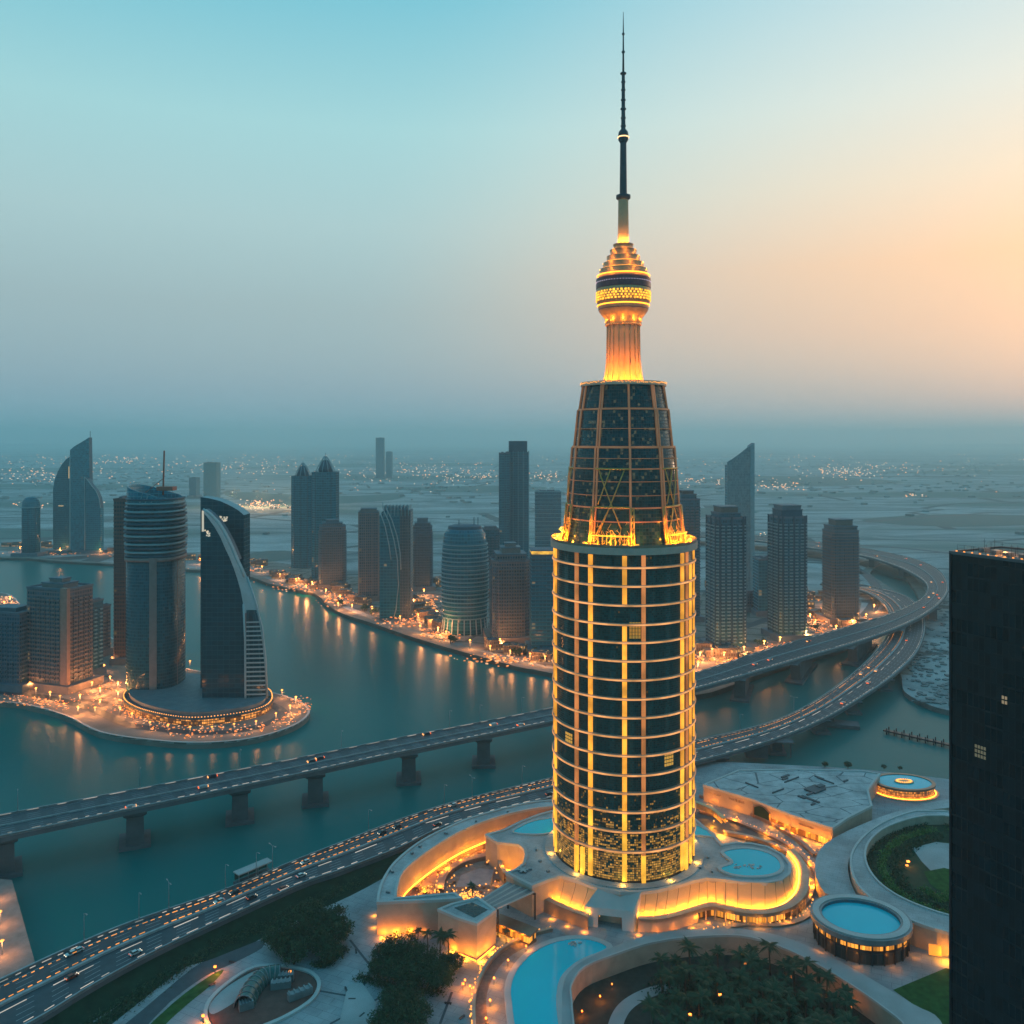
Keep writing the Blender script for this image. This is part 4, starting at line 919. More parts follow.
# ---- drive, terraces and low lit walls east of the podium
for pts, lab, z, h, mt, lt in (
    ([(700, 797), (728, 806), (764, 821), (796, 840), (815, 857)], 'long low lit wall along the foot of the flat-roofed mall', 0, 1.6, 'terr', 1.6),
    ([(700, 812), (728, 820), (764, 834), (794, 850), (812, 868), (818, 886)], 'middle garden wall of the resort drive with rows of amber bulbs', 0, 1.2, 'terr', 1.3),
    ([(724, 834), (752, 840), (780, 850), (802, 866), (812, 884), (808, 902), (790, 916)], 'inner kerb wall that wraps around the round deck pool', 0, 1.8, 'render', None),
    ([(672, 802), (692, 806), (712, 814), (724, 824)], 'short bright wall stepping down behind the tower', 4, 3, 'skirt', .9),
    ([(700, 936), (740, 926), (780, 926), (806, 918), (818, 902)], 'low kerb that follows the shopfronts below the skirt', 0, .8, 'render', 2.5)):
    bench(pts, z, h, 2.2, M[mt], 'garden_wall', lab, 'wall', lt)
for x, y, pw in ((705, 806, 2500), (735, 818, 2200), (765, 832, 2200), (790, 846, 2600), (808, 862, 2800), (812, 886, 2000), (722, 832, 4500), (712, 822, 4000), (745, 838, 1600), (775, 846, 1600), (800, 872, 1800)):
    lp_ = P(x, y, 2.2); l_ = lamp('drive_lamp', lp_, pw * 1.0, (1, .30, .012), .4)
    w = MB(); w.tube([(lp_.x + 1, lp_.y, 0), (lp_.x + 1, lp_.y, 2.6)], .12, 5); w.m = 1; w.box((lp_.x + 1, lp_.y, 2.8), (.5, .5, .5)); bo = w.build('bollard_lamp', [M['dark'], M['bulb']]); bo['group'] = 'bollard lamps along the resort drive'; tag(bo, 'short bollard lamp with a warm head beside the resort drive', 'bollard lamp'); l_.parent = bo

# ---- mall with the flat roof
ml = thing('flat_roof_mall', 'low mall with cracked pale flat roof, arched doorway and amber shopfront', 'mall', (*P2(703, 803, 0), 0))
MZ = 9.0
mq = ccw([P2(x, y, MZ) for x, y in ((703.5, 785), (738, 770.5), (797, 769.5), (862, 771), (880, 774), (868, 790), (872, 806), (848, 818), (832.5, 828.5), (791, 815), (752, 799.5))])
w = MB(); w.prism(mq, 0, MZ, capmat=1); w.build('hall', [M['render'], M['roofw']] if 'roofw' in M else [M['render'], paving('weathered_roof', (.46, .47, .48), (.34, .36, .38), 13, .5, .8, .62)], ml)
w = MB(); w.prism(offset(mq, .25), MZ - .9, MZ + .4, holes=[offset(mq, -.9)]); w.build('parapet', M['pale'], ml)
rr = random.Random(5)
w = MB()
for k in range(14):
    x = rr.uniform(745, 850); y = rr.uniform(776, 808)
    if y > 790 + (x - 750) * .28: continue
    p = P(x, y, MZ); w = MB(); w.box((p.x, p.y, MZ + .35), (rr.uniform(2, 13), rr.uniform(.5, 1.4), .7), rr.choice((.62, .62, 2.2))); w.build('roof_duct', M['deckside'], ml)
w = MB(); p = P(815, 790, MZ); w.box((p.x, p.y, MZ + .5), (10, 7, .8), .62); w.box((p.x + 4, p.y + 3, MZ + .9), (5, 3, 1), .62); w.build('plant_room', M['deckside'], ml)
# the doorway and the shopfront in the long south wall (wall runs 703,785 -> 832,828)
wa, wb_ = Vector((*P2(703.5, 785, MZ), 0)), Vector((*P2(832.5, 828.5, MZ), 0))
chain = [Vector((*P2(x, y, MZ), 0)) for x, y in ((703.5, 785), (752, 799.5), (791, 815), (832.5, 828.5))]
def wallpt(i, f, z, out=.3):
    a, b_ = chain[i], chain[i + 1]; d = (b_ - a).normalized(); n = Vector((d.y, -d.x, 0)); p = a.lerp(b_, f) + n * out; return (p.x, p.y, z)
w = MB(); n = 10
arc = [(.05, 0)] + [(.05 + .42 * k / n, 5.6 + 2.2 * math.sin(math.pi * k / n)) for k in range(n + 1)] + [(.47, 0)]
w.face([wallpt(1, f, z, .12) for f, z in arc]); w.build('arched_doorway', M['slope'], ml)
w = MB(); pts = [wallpt(1, f, z, .3) for f, z in arc]; w.tube(pts, .35, 5, sm=False); w.build('arch_frame', M['bronze'], ml)
w = MB(); a, b_ = wallpt(1, .5, 0, .25), wallpt(2, .93, 0, .25); cpt = wallpt(2, 0, 0, .25)
for s_, e2 in ((a, cpt), (cpt, b_)): L_ = math.dist(s_, e2); w.face([s_, e2, (e2[0], e2[1], 3.4), (s_[0], s_[1], 3.4)], [(0, 0), (L_, 0), (L_, 3.4), (0, 3.4)])
w.build('shopfront', M['shop'], ml)
for i, f in ((1, .6), (1, .85), (2, .1), (2, .4), (2, .7), (2, .9), (0, .2), (0, .7)): lamp('downlight', wallpt(i, f, 2.0, 2.6), 1500 if i else 500, (1, .28, .012), .4, ml)
# carved lettering bands on the wall: strokes too worn to read
w = MB(); rr = random.Random(77)
for i, f0, f1 in ((0, .12, .38), (0, .55, .85), (2, .2, .55)):
    f = f0
    while f < f1: w.bar(wallpt(i, f, 5.2 + rr.uniform(0, .5), .1), wallpt(i, f + rr.uniform(-.006, .012), 6.4 + rr.uniform(-.4, .4), .1), .2, .15); f += rr.uniform(.012, .03)
w.build('carved_inscription', M['bronze'], ml)

rr = random.Random(101)
for par, pts_ in ((wb, [(388, 893), (392, 872), (412, 854), (446, 834), (476, 822), (508, 812), (420, 847)]), (pod_, [(540, 862), (548, 872), (700, 868), (708, 858), (712, 872), (530, 870), (536, 850)])):
    for x, y in pts_: p = P(x, y, DZ); w = MB(); w.box((p.x, p.y, DZ + .45), (rr.uniform(.9, 2.4), rr.uniform(.7, 1.5), .9), rr.uniform(0, 3)); w.build('roof_vent', M['steel'], par)
# ---- disc-shaped building
dc = thing('disc_pavilion', 'small round pavilion with blue pool roof and amber lit wall', 'pavilion', (*P2(904, 786, 0), 0))
dcx, dcy = P2(904, 781.5, 5.6)
def ell(rx, ry, n=48, c=None, ang=0.0):
    c = c or (dcx, dcy); ca, sa = math.cos(ang), math.sin(ang)
    return [(c[0] + rx * math.cos(2 * math.pi * i / n) * ca - ry * math.sin(2 * math.pi * i / n) * sa, c[1] + rx * math.cos(2 * math.pi * i / n) * sa + ry * math.sin(2 * math.pi * i / n) * ca) for i in range(n)]
w = MB(); w.prism(ell(16.3, 11.8), 0, 4.6); w.build('lit_drum', M['shopd'] if 'shopd' in M else M['render'], dc)
w = MB(); w.prism(ell(17, 12.5), 4.6, 5.7, holes=[ell(15, 10.6)], bottom=True); w.build('roof_rim', M['bronze'], dc)
w = MB(); w.cap(ell(15.2, 10.8), 5.3); w.build('roof_pool_water', M['poolw'], dc)
w = MB(); w.prism(ell(5.4, 3.2, 24), 5.2, 5.9); w.build('centre_island', M['skirt'], dc)
w = MB()
for k in range(22): a = k / 22 * 6.283; w.box((dcx + 4 * math.cos(a), dcy + 2.2 * math.sin(a), 6.1), (.9, .5, .4), a)
w.build('centre_lamps', M['bulb'], dc)
w = MB(); w.prism(ell(19, 14.4), 0, .5, holes=[ell(16.6, 12.1)]); w.build('apron', M['skirt'], dc)
w = MB(); w.tube([(x, y, .7) for x, y in ell(17.2, 12.7)], .22, 5, closed=True); w.build('light_strip', M['led'], dc)

# ---- ring building with roof garden
XM = P2(985, 862, 9)[0]
def mirrored(pts, z, nsm=3, zf=None):
    q = smooth([P2(x, y, z) for x, y in pts], False, nsm)
    q = [p for p in q if p[0] < XM - 2]
    return ccw(q + [(2 * XM - p[0], p[1]) for p in reversed(q)])
RZ2, RT = 9.5, 6.0
ro = mirrored([(984, 803), (948, 806.5), (915, 811), (886, 821), (866, 834), (853, 850), (850.5, 866), (857, 884), (874, 901), (898, 915), (925, 926), (950, 933), (984, 939)], RZ2)
ri = mirrored([(984, 811.5), (948, 814), (915.7, 818), (888, 827), (872, 839), (866, 852), (868, 866), (878, 881), (895, 894), (918, 905), (948, 915), (984, 921)], RZ2)
rt = mirrored([(984, 795), (948, 800), (898, 812), (856, 826), (824, 843), (815, 858), (814, 874), (820, 890), (832, 903), (858, 921), (900, 940), (984, 960)], RT)
rb = thing('ring_building', 'huge ring-shaped pale building with a green roof garden inside', 'building', (XM, ro[0][1], 0))
rcut = ccw([p for p in rt if True])
# terrace: crescent on the west
tw = smooth([P2(x, y, RT) for x, y in ((990, 795), (948, 799), (898, 811), (858, 826), (826, 843), (816, 858), (815.5, 874), (819, 884), (825, 893))], False, 4)
tb_ = smooth([P2(x, y, RT) for x, y in ((862, 905), (855, 892), (850, 880), (848, 866), (852, 852), (864, 836), (886, 822), (915, 812), (990, 803))], False, 4)
w = MB(); w.prism(ccw(tw + tb_), 0, RT, capmat=1); w.build('lower_terrace', [M['render'], M['roof']], rb)
w = MB(); w.prism(ro, 0, RZ2, holes=[ri], capmat=1); w.build('ring_wing', [M['render'], M['roof']], rb)
w = MB(); w.prism(offset(ro, .3), RZ2 - .8, RZ2 + .5, holes=[offset(ro, -.7)]); w.build('parapet', M['pale'], rb)
w = MB(); w.prism(offset(ri, .8), RZ2, RZ2 + .5, holes=[offset(ri, -.1)]); w.build('parapet', M['pale'], rb)
w = MB(); w.cap(offset(ri, .2), 5.2); w.build('garden_floor', M['hedge_floor'] if 'hedge_floor' in M else M['slope'], rb)
w = MB(); w.cap(ccw([P2(x, y, 5.3) for x, y in ((912, 848), (936, 842), (960, 845), (975, 856), (960, 872), (936, 876), (922, 862))]), 5.35); w.build('garden_path', M['concrete'], rb)
w = MB(); w.cap(ccw([P2(x, y, 5.3) for x, y in ((924, 872), (944, 868), (975, 876), (975, 900), (945, 895), (930, 884))]), 5.4); w.build('garden_lawn', M['grass'], rb)
for x, y in ((859, 893), (945, 957)): lamp('wall_washer', P(x, y, 2), 2500, (1, .32, .012), .3, rb)
w = MB(); a = P(935, 950, 3); w.box(a, (4.4, .6, 4), -.25); w.build('lit_doorway', glow('doorway', (1, .33, .04), .9), rb)

# ---- round pavilion with the pool on its roof
rp = thing('round_pavilion', 'dark glazed round pavilion with turquoise pool on its roof', 'pavilion', (*P2(861, 940, 0), 0))
rcx, rcy = P2(860.5, 916.2, 10.2); ra = -.12
E = lambda rx, ry, n=64: ell(rx * .945, ry * .96, n, (rcx, rcy), ra)
w = MB(); w.wall(E(18.4, 16.0), 0, 8.2); w.build('glass_drum', M['pavglass'] if 'pavglass' in M else M['tglass'], rp)
w = MB(); w.wall(E(18.55, 16.15), 5.6, 7.6); w.build('lit_clerestory', M['shop'], rp)
w = MB(); w.prism(E(20.2, 17.6), 8.2, 10.2, holes=[E(15.6, 12.8)], bottom=True, sm=False); w.build('roof_ring', M['steelr'] if 'steelr' in M else M['concrete'], rp)
w = MB(); w.prism(E(19.2, 16.6), 10.2, 10.6, holes=[E(16.6, 13.8)]); w.build('coping', M['pale'], rp)
w = MB(); w.wall(list(reversed(E(15.6, 12.8))), 8.6, 10.2); w.build('pool_lining', M['pooltile'], rp)
w = MB(); w.cap(E(15.7, 12.9), 9.0); w.build('pool_water', M['poolw'], rp)
w = MB(); w.prism(E(18.8, 16.4), 4.6, 5.5, holes=[E(18.3, 15.9)], bottom=True); w.build('string_course', M['dark'], rp)
for k in range(24):
    a = k / 24 * 2 * math.pi; ca, sa = math.cos(ra), math.sin(ra); x, y = 17.7 * math.cos(a), 15.7 * math.sin(a)
    w = MB(); w.box((rcx + x * ca - y * sa, rcy + x * sa + y * ca, 4.1), (.5, .5, 8.2)); w.build('column', M['dark'], rp)
for a in (3.6, 4.3, 5.0, 5.7): lamp('downlight', (rcx + 20.8 * math.cos(a), rcy + 18.2 * math.sin(a), 2.4), 260, (1, .28, .012), .3, rp)

# ---- sunken palm garden: retaining wall
gw = thing('garden_ring_wall', 'curved pale promenade wall around the sunken palm garden', 'wall', (*gi[0], 0))
def near_ring(pts, z): return ccw(outline(pts, z, 4))
GO = [(562, 1010), (562.5, 990), (567, 975), (581, 962), (608, 949), (638, 938), (677, 930.5), (735, 928.5), (781, 936), (824, 953), (868, 977), (913, 1004), (940, 1020), (950, 1060), (925, 1120), (840, 1170), (720, 1185), (630, 1160), (570, 1090), (562, 1045)]
go = ccw(outline(GO, 1.2, 4))
w = MB(); w.cap(go, 1.2, holes=[gi]); w.wall(go, 0, 1.2); w.build('walkway', M['concrete'], gw)
w = MB(); w.wall(list(reversed(gi)), -6.1, 1.2); w.build('retaining_wall', M['render'], gw)
w = MB(); w.prism(offset(gi, .5), 1.2, 2.1, holes=[offset(gi, -.1)]); w.build('parapet', M['pale'], gw)
for x, y, pw in ((600, 997, 1500), (582, 1012, 1000), (612, 985, 300)):
    p = P(x, y, -4.6); w = MB(); w.tube([(p.x, p.y, -6), (p.x, p.y, -4.4)], .1, 5); w.m = 1; w.box((p.x, p.y, -4.2), (.5, .5, .4)); o_ = w.build('bollard_lamp', [M['dark'], M['lamp']]); tag(o_, 'garden bollard lamp with orange head below the ring wall', 'bollard lamp', 'bollard lamps in the sunken garden'); l_ = lamp('lamp_light', (p.x, p.y - .8, -4.0), pw * .5, (1, .23, .012), .25, o_)
w = MB()
q = smooth([P2(x, y, -6) for x, y in ((608, 1060), (618, 1018), (634, 1000), (662, 989), (690, 990))], False, 6); w.strip(offset(q, 2.6, False), offset(q, -2.6, False), -5.94, -5.94)
tag(w.build('path_garden', M['concrete']), kind='structure')
# big kidney pool
bp_ = pool('lagoon_pool', 'large bright turquoise lagoon pool at the bottom of the picture', smooth([P2(x, y, .9) for x, y in ((512, 1004), (511, 988), (516, 972), (528, 957), (546, 945.5), (568, 939.5), (590, 940), (606, 946), (602, 951), (580, 960), (563, 974), (557, 990), (557, 1012), (562, 1042), (574, 1070), (552, 1075), (528, 1054), (516, 1030))], True, 3), 0, 2.4, 1.1)
p = P(575, 944, 1.0); w = MB(); rr = random.Random(4)
for k in range(9): w.box((p.x + rr.uniform(-2.4, 2.4), p.y + rr.uniform(-1, 1), 1.1), (rr.uniform(.5, 1.5), rr.uniform(.4, .8), .5), rr.uniform(0, 3))
tag(w.build('pool_rocks', M['pale']), 'little pile of pale rocks at the far tip of the lagoon pool', 'rocks')
bench([(476, 1050), (474, 1002), (484, 972), (500, 953), (524, 939), (552, 931)], 0, 1.4, 1.2, M['render'], 'lane_wall', 'outer wall of the amber lit lane curling around the lagoon pool', 'wall', 1.4)
for x, y, pw in ((490, 1000, 2600), (486, 1018, 2200), (494, 978, 1600), (508, 960, 1300), (526, 946, 900), (465, 980, 900), (470, 986, 1100)):
    lp_ = P(x, y, 2.4); w = MB(); w.tube([(lp_.x, lp_.y, 0), (lp_.x, lp_.y, 2.2)], .12, 5); w.m = 1; w.box((lp_.x, lp_.y, 2.45), (.6, .6, .5)); bo = w.build('bollard_lamp', [M['dark'], M['bulb']]); tag(bo, 'bollard lamp in the lane beside the lagoon pool', 'bollard lamp', 'bollard lamps beside the lagoon pool'); lamp('lamp_light', (lp_.x + .6, lp_.y - .6, 2.4), pw * .55, (1, .26, .012), .3, bo)

# ---- oval square with its sculpture, bottom left
ov = thing('oval_forecourt', 'oval brick-red forecourt with pale kerb ringed by plaza paving', 'forecourt', (*P2(265, 1000, 0), 0))
oq_ = ccw(outline([(208, 1006), (226, 986), (255, 968.5), (284, 968), (308, 973), (318, 983), (314, 997), (298, 1010), (270, 1024), (236, 1034), (210, 1026)], 0, 4))
w = MB(); w.prism(offset(oq_, 1.0), 0, .7, holes=[offset(oq_, -.4)]); w.build('kerb', M['pale'], ov)
w = MB(); w.cap(oq_, .08); w.build('red_paving', M['red'], ov)
w = MB(); w.cap(outline([(210, 1004), (228, 986), (257, 970), (262, 974), (252, 984), (240, 998), (222, 1010), (211, 1014)], .1, 3), .12); w.build('pale_apron', M['concrete'], ov)
sc_ = thing('glazed_canopy', 'bent green glass canopy with pale ribs standing on the red oval', 'canopy', (*P2(258, 995, 0), 0))
ax1 = smooth([(*P2(244, 1008, 0), 0), (*P2(252, 992, 0), 0), (*P2(264, 980, 0), 0), (*P2(280, 977, 0), 0)], False, 6)
w = MB(); rws = []
for k in range(9):
    a = math.pi * k / 8; pts = []
    for i, p in enumerate(ax1):
        q0 = Vector(ax1[max(0, i - 1)]); q1 = Vector(ax1[min(len(ax1) - 1, i + 1)]); d = (q1 - q0).normalized(); n_ = Vector((-d.y, d.x, 0))
        pts.append(Vector(p) + n_ * math.cos(a) * 3.6 + Vector((0, 0, math.sin(a) * 4.4)))
    rws.append(pts)
w.skin(rws, False, True); w.build('glass_vault', M['canglass'] if 'canglass' in M else M['cglass'], sc_)
for i in range(0, len(ax1), 2): w = MB(); w.tube([r[i] + Vector((0, 0, .1)) for r in rws], .2, 5); w.build('rib', M['steelr'], sc_)
for x, y, a, l in ((281, 985, .2, 9), (286, 978, .1, 7), (300, 994, .6, 11), (246, 1006, .5, 6)):
    p = P(x, y, 1); w = MB(); w.box((p.x, p.y, 1.3), (l * .8, 2.4, 2.4), a)
    for k in range(5): w.box((p.x + (k - 2) * l * .17 * math.cos(a), p.y + (k - 2) * l * .17 * math.sin(a), 2.7), (.5, 2.8, .4), a)
    tag(w.build('kiosk', M['steelr']), {281: 'pale slatted kiosk against the glass canopy on the red oval', 286: 'small pale kiosk at the far tip of the glass canopy', 300: 'long pale bench kiosk near the right kerb of the red oval', 246: 'pale kiosk at the near end of the glass canopy'}[x], 'kiosk')
for x, y, pw in ((203, 1016, 2400), (215, 967, 2600), (290, 972, 160), (463, 984, 1500)):
    lp_ = P(x, y, 2.4); w = MB(); w.tube([(lp_.x, lp_.y, 0), (lp_.x, lp_.y, 2.4)], .14, 5); w.m = 1; w.box((lp_.x, lp_.y, 2.6), (.9, .7, .5)); bo = w.build('bollard_lamp', [M['dark'], M['lamp']])
    tag(bo, {203: 'orange bollard lamp by the left kerb of the red oval', 215: 'orange lamp beside the service path under the highway', 290: 'dim lamp at the top of the red oval', 463: 'orange lamp on the paving by the round trees'}[x], 'bollard lamp'); lamp('lamp_light', (lp_.x + .6, lp_.y - .8, 2.2), pw * .6, (1, .21, .012), .3, bo)
# seams and benches across the paving
# ================================================================ THE OTHER BUILDINGS
FC = {}
def FCM(k, *a, **kw):
    if k not in FC: FC[k] = facade(k, *a, **kw)
    return FC[k]
G_TEAL = FCM('teal_curtain_wall', (.006, .11, .165), (.025, .20, .26), 3.6, 3.6, .26, .12, lit=.02, lits=.5, gvar=.3)
G_DEEP = FCM('deep_blue_glass', (.001, .045, .07), (.005, .075, .105), 3.6, 4.4, .14, .07, lit=.008, lits=.5, gvar=.25)
G_GREY = FCM('grey_glass', (.012, .10, .145), (.05, .17, .22), 3.5, 1.7, .30, .18, lit=.012, lits=.5)
S_PINK = FCM('pinkish_stone_windows', (.02, .065, .105), (.20, .165, .175), 3.4, 2.6, .38, .36, lit=.02, lits=.5, rough=.25, grough=.85)
S_GREY = FCM('grey_stone_windows', (.015, .07, .115), (.11, .135, .18), 3.4, 2.4, .36, .34, lit=.02, lits=.5, rough=.25, grough=.85)
S_BLUE = FCM('blue_grey_windows', (.006, .075, .12), (.04, .15, .205), 3.4, 2.2, .34, .30, lit=.02, lits=.5, rough=.25, grough=.85)
G_FGL = FCM('near_black_glass', (.002, .009, .013), (.005, .014, .018), 3.8, 1.6, .14, .10, lit=.002, lits=.25, gvar=.5, rough=.22)
for k, c, v in (('band_pale', (.20, .36, .42), .2), ('band_dark', (.015, .09, .145), .3), ('band_stone', (.25, .20, .195), .25), ('band_grey', (.11, .16, .21), .25), ('rib_white', (.40, .47, .50), .15), ('red_brown', (.13, .07, .065), .3), ('teal_roof', (.17, .21, .24), .3)): M[k] = plain(k, c, .6, scale=.2, var=v)
def rectp(cx, cy, w_, d_, a=0.0):
    ca, sa = math.cos(a), math.sin(a)
    return [(cx + x * ca - y * sa, cy + x * sa + y * ca) for x, y in ((-w_ / 2, -d_ / 2), (w_ / 2, -d_ / 2), (w_ / 2, d_ / 2), (-w_ / 2, d_ / 2))]
class Site:
    """a tower's place read from the photograph: left/right column, row of its foot"""
    def __init__(s, x0, x1, yb, depth=None, zg=FZ, back=.5):
        s.zg = zg; s.Zf = ZD(yb, zg); s.w = (x1 - x0) / F * s.Zf; s.d = depth or s.w; s.Z = s.Zf + s.d * .5
        s.w = (x1 - x0) / F * (s.Zf + s.d * .25); s.x = ((x0 + x1) / 2 - 512) / F * (s.Zf + s.d * .25); s.y = s.Z
    def z(s, row): return HC - (row - HOR) / F * s.Zf
    def loc(s): return (s.x, s.y, s.zg)
for _px in (): pass
def bands(t_, q_of, z0, z1, step, h, mat, name='floor_band', out=.5):
    """projecting floor edges all round: one relief pattern on the facade"""
    w = MB(); z = z0
    while z < z1:
        q = ccw(q_of(z)) if callable(q_of) else ccw(q_of); o_ = offset(q, out); w.wall(o_, z, z + h); w.cap(o_, z + h, holes=[q]); w.cap(o_, z, holes=[q], up=False); z += step
    return w.build(name, mat, t_)
def plant(t_, cx, cy, w_, d_, z, a, mat, seed=1, n=4):
    rr = random.Random(seed)
    for k in range(n):
        w = MB(); w.box((cx + rr.uniform(-.28, .28) * w_, cy + rr.uniform(-.28, .28) * d_, z + 1.2), (w_ * rr.uniform(.12, .3), d_ * rr.uniform(.12, .3), 2.4 + rr.uniform(0, 2)), a); w.build('roof_plant', mat, t_)
def fins(t_, q, every, z0, z1, wd, dp, mat, name='vertical_fin'):
    q = ccw(q); N_ = len(q)
    for i in range(N_):
        a, b_ = Vector(q[i]), Vector(q[(i + 1) % N_]); L = (b_ - a).length; d = (b_ - a) / L; n_ = Vector((d.y, -d.x))
        if n_.y > .45: continue                                       # faces turned away carry the plain wall
        k = max(1, int(L / every))
        for j_ in range(k + 1):
            p = a + d * (L * j_ / k) + n_ * dp * .5; w = MB(); w.box((p.x, p.y, (z0 + z1) / 2), (wd, dp, z1 - z0), math.atan2(d.y, d.x)); w.build(name, mat, t_)
def balconies(t_, q, z0, z1, fh, bay, gap, mat, dp=1.4):
    q = ccw(q); N_ = len(q); w = MB()
    for i in range(N_):
        a, b_ = Vector(q[i]), Vector(q[(i + 1) % N_]); L = (b_ - a).length; d = (b_ - a) / L; n_ = Vector((d.y, -d.x)); ang = math.atan2(d.y, d.x)
        if n_.y > .5 or L < bay: continue
        k = max(1, int(L / (bay + gap))); s_ = L / k
        for j_ in range(k):
            p = a + d * (s_ * (j_ + .5)) + n_ * dp * .5; z = z0
            while z < z1 - fh: w.box((p.x, p.y, z + .55), (bay, dp, 1.1), ang); z += fh
    return w.build('balconies_relief' if False else 'balcony_front', mat, t_)
def block(name, label, x0, x1, yb, yt, a, mat, band=None, depth=None, cat='tower', group=None, crown=None, bal=None, fin=None, zg=FZ, chamfer=0, step=3.6):
    s = Site(x0, x1, yb, depth, zg); t_ = thing(name, label, cat, s.loc(), group); H = s.z(yt); ca, sa = abs(math.cos(a)), abs(math.sin(a))
    k = s.w / (ca + sa * (s.d / s.w)); wd, dd = k, k * s.d / s.w
    q = rectp(s.x, s.y, wd, dd, a)
    if chamfer:
        c_ = chamfer; q2 = []
        for i in range(4):
            p, l, r = Vector(q[i]), Vector(q[i - 1]), Vector(q[(i + 1) % 4]); q2 += [tuple(p + (l - p).normalized() * c_), tuple(p + (r - p).normalized() * c_)]
        q = q2
    w = MB(); w.prism(ccw(q), zg, H, capmat=1); w.build('facade', [mat, M['band_grey']], t_)
    w = MB(); w.prism(offset(ccw(q), .4), H - .4, H + 1.4, holes=[offset(ccw(q), -.6)], bottom=True); w.build('parapet', band or M['band_grey'], t_)
    if band: bands(t_, q, zg + 8, H - 3, step * 1.0, .8, band, out=.35)
    if fin: fins(t_, q, fin[0], zg, H + fin[3], fin[1], fin[2], fin[4])
    if bal: balconies(t_, q, zg + 9, H - 4, step, *bal)
    if crown:
        zc = H
        for f, hgt, mm in crown:
            w = MB(); w.prism(ccw(rectp(s.x, s.y, wd * f, dd * f, a)), zc, zc + hgt); w.build('crown_tier', M[mm] if isinstance(mm, str) else mm, t_); w = MB(); w.prism(ccw(rectp(s.x, s.y, wd * f + 1, dd * f + 1, a)), zc + hgt - .6, zc + hgt + .5, bottom=True); w.build('crown_cornice', M['band_grey'], t_); zc += hgt
    else: plant(t_, s.x, s.y, wd, dd, H, a, M['band_grey'], seed=int(x0))
    w = MB(); w.prism(ccw(rectp(s.x, s.y, wd * 1.35, dd * 1.35, a)), zg, zg + 6); w.build('podium', M['band_stone'] if mat in (S_PINK,) else M['band_grey'], t_)
    return t_, s, q, H

# ---- far left
def profile_slab(t_, name, x0, x1, s, prof, dy, thick, mat, edge_mat=None, zg=FZ):
    """a slab whose top follows prof [(column, row)...], thick metres deep"""
    Z = s.Zf + dy; X = lambda px: (px - 512) / F * Z; zz = lambda row: HC - (row - HOR) / F * Z
    pts = [(X(px), zz(r)) for px, r in prof]; w = MB(); u = 0
    fr = [(pts[0][0], zg)] + pts + [(pts[-1][0], zg)]
    def strip_face(y, rev):
        for (a, za), (b_, zb_) in zip(pts, pts[1:]):
            q = [(a, y, zg), (b_, y, zg), (b_, y, zb_), (a, y, za)]; uv = [(a, zg), (b_, zg), (b_, zb_), (a, za)]
            w.face(q[::-1] if rev else q, uv[::-1] if rev else uv)
    strip_face(Z, False); strip_face(Z + thick, True)
    w.m = 0
    w.face([(pts[0][0], Z + thick, zg), (pts[0][0], Z, zg), (pts[0][0], Z, pts[0][1]), (pts[0][0], Z + thick, pts[0][1])], [(0, zg), (thick, zg), (thick, pts[0][1]), (0, pts[0][1])])
    w.face([(pts[-1][0], Z, zg), (pts[-1][0], Z + thick, zg), (pts[-1][0], Z + thick, pts[-1][1]), (pts[-1][0], Z, pts[-1][1])], [(0, zg), (thick, zg), (thick, pts[-1][1]), (0, pts[-1][1])])
    w.m = 1
    for (a, za), (b_, zb_) in zip(pts, pts[1:]): w.face([(a, Z, za), (b_, Z, zb_), (b_, Z + thick, zb_), (a, Z + thick, za)], [(0, 0), (1, 0), (1, thick), (0, thick)])
    return w.build(name, [mat, edge_mat or M['band_dark']], t_)
s = Site(21, 37.5, 556, 22); t_ = thing('rounded_tower', 'slim dark tower with rounded top, farthest to the left on the far shore', 'tower', s.loc())
r_ = s.w / 2; w = MB(); w.lathe([(r_, FZ), (r_, s.z(507)), (r_ * .93, s.z(502)), (r_ * .7, s.z(498.5)), (r_ * .35, s.z(497))], (s.x, s.y), 28, True, capit=True); w.build('glass_shaft', G_TEAL, t_)
for k in range(8): a = k * math.pi / 4 + .2; w = MB(); w.box((s.x + math.cos(a) * r_, s.y + math.sin(a) * r_, (FZ + s.z(507)) / 2), (.9, .9, s.z(507) - FZ), a); w.build('mullion', M['band_dark'], t_)
w = MB(); w.lathe([(r_ * 1.15, s.z(508)), (r_ * 1.15, s.z(507))], (s.x, s.y), 28, False); w.build('collar', M['band_pale'], t_); w = MB(); w.prism(rectp(s.x, s.y, s.w * 1.6, s.w * 1.5), FZ, FZ + 6); w.build('podium', M['band_grey'], t_)

s = Site(53, 102, 553, 40); t_ = thing('sail_towers', 'cluster of three joined sail-shaped glass slabs, the middle one pointed, on the far shore', 'tower', s.loc())
profile_slab(t_, 'left_sail', 0, 0, s, [(53, 490), (54.5, 480), (57.5, 472), (62, 464), (66, 459.5), (69.6, 456.5)], 10, 12, G_GREY)
profile_slab(t_, 'middle_sail', 0, 0, s, [(70, 450), (74, 446.5), (80, 443), (85, 440), (88.8, 437.5), (89.4, 470), (89.6, 500)], 0, 12, FCM('sky_blue_glass', (.02, .16, .22), (.04, .22, .28), 3.6, 1.8, .22, .12, lit=.01, lits=.4))
w = MB(); w.box((((70.2 - 512) / F * s.Zf), s.Zf - .4, (FZ + s.z(455)) / 2), (1.6, 1.2, s.z(455) - FZ)); w.build('edge_fin', M['rib_white'], t_)
profile_slab(t_, 'right_sail', 0, 0, s, [(84.5, 477), (87.5, 480), (91, 485), (96, 491), (99, 498), (100.5, 508)], -10, 12, G_TEAL)
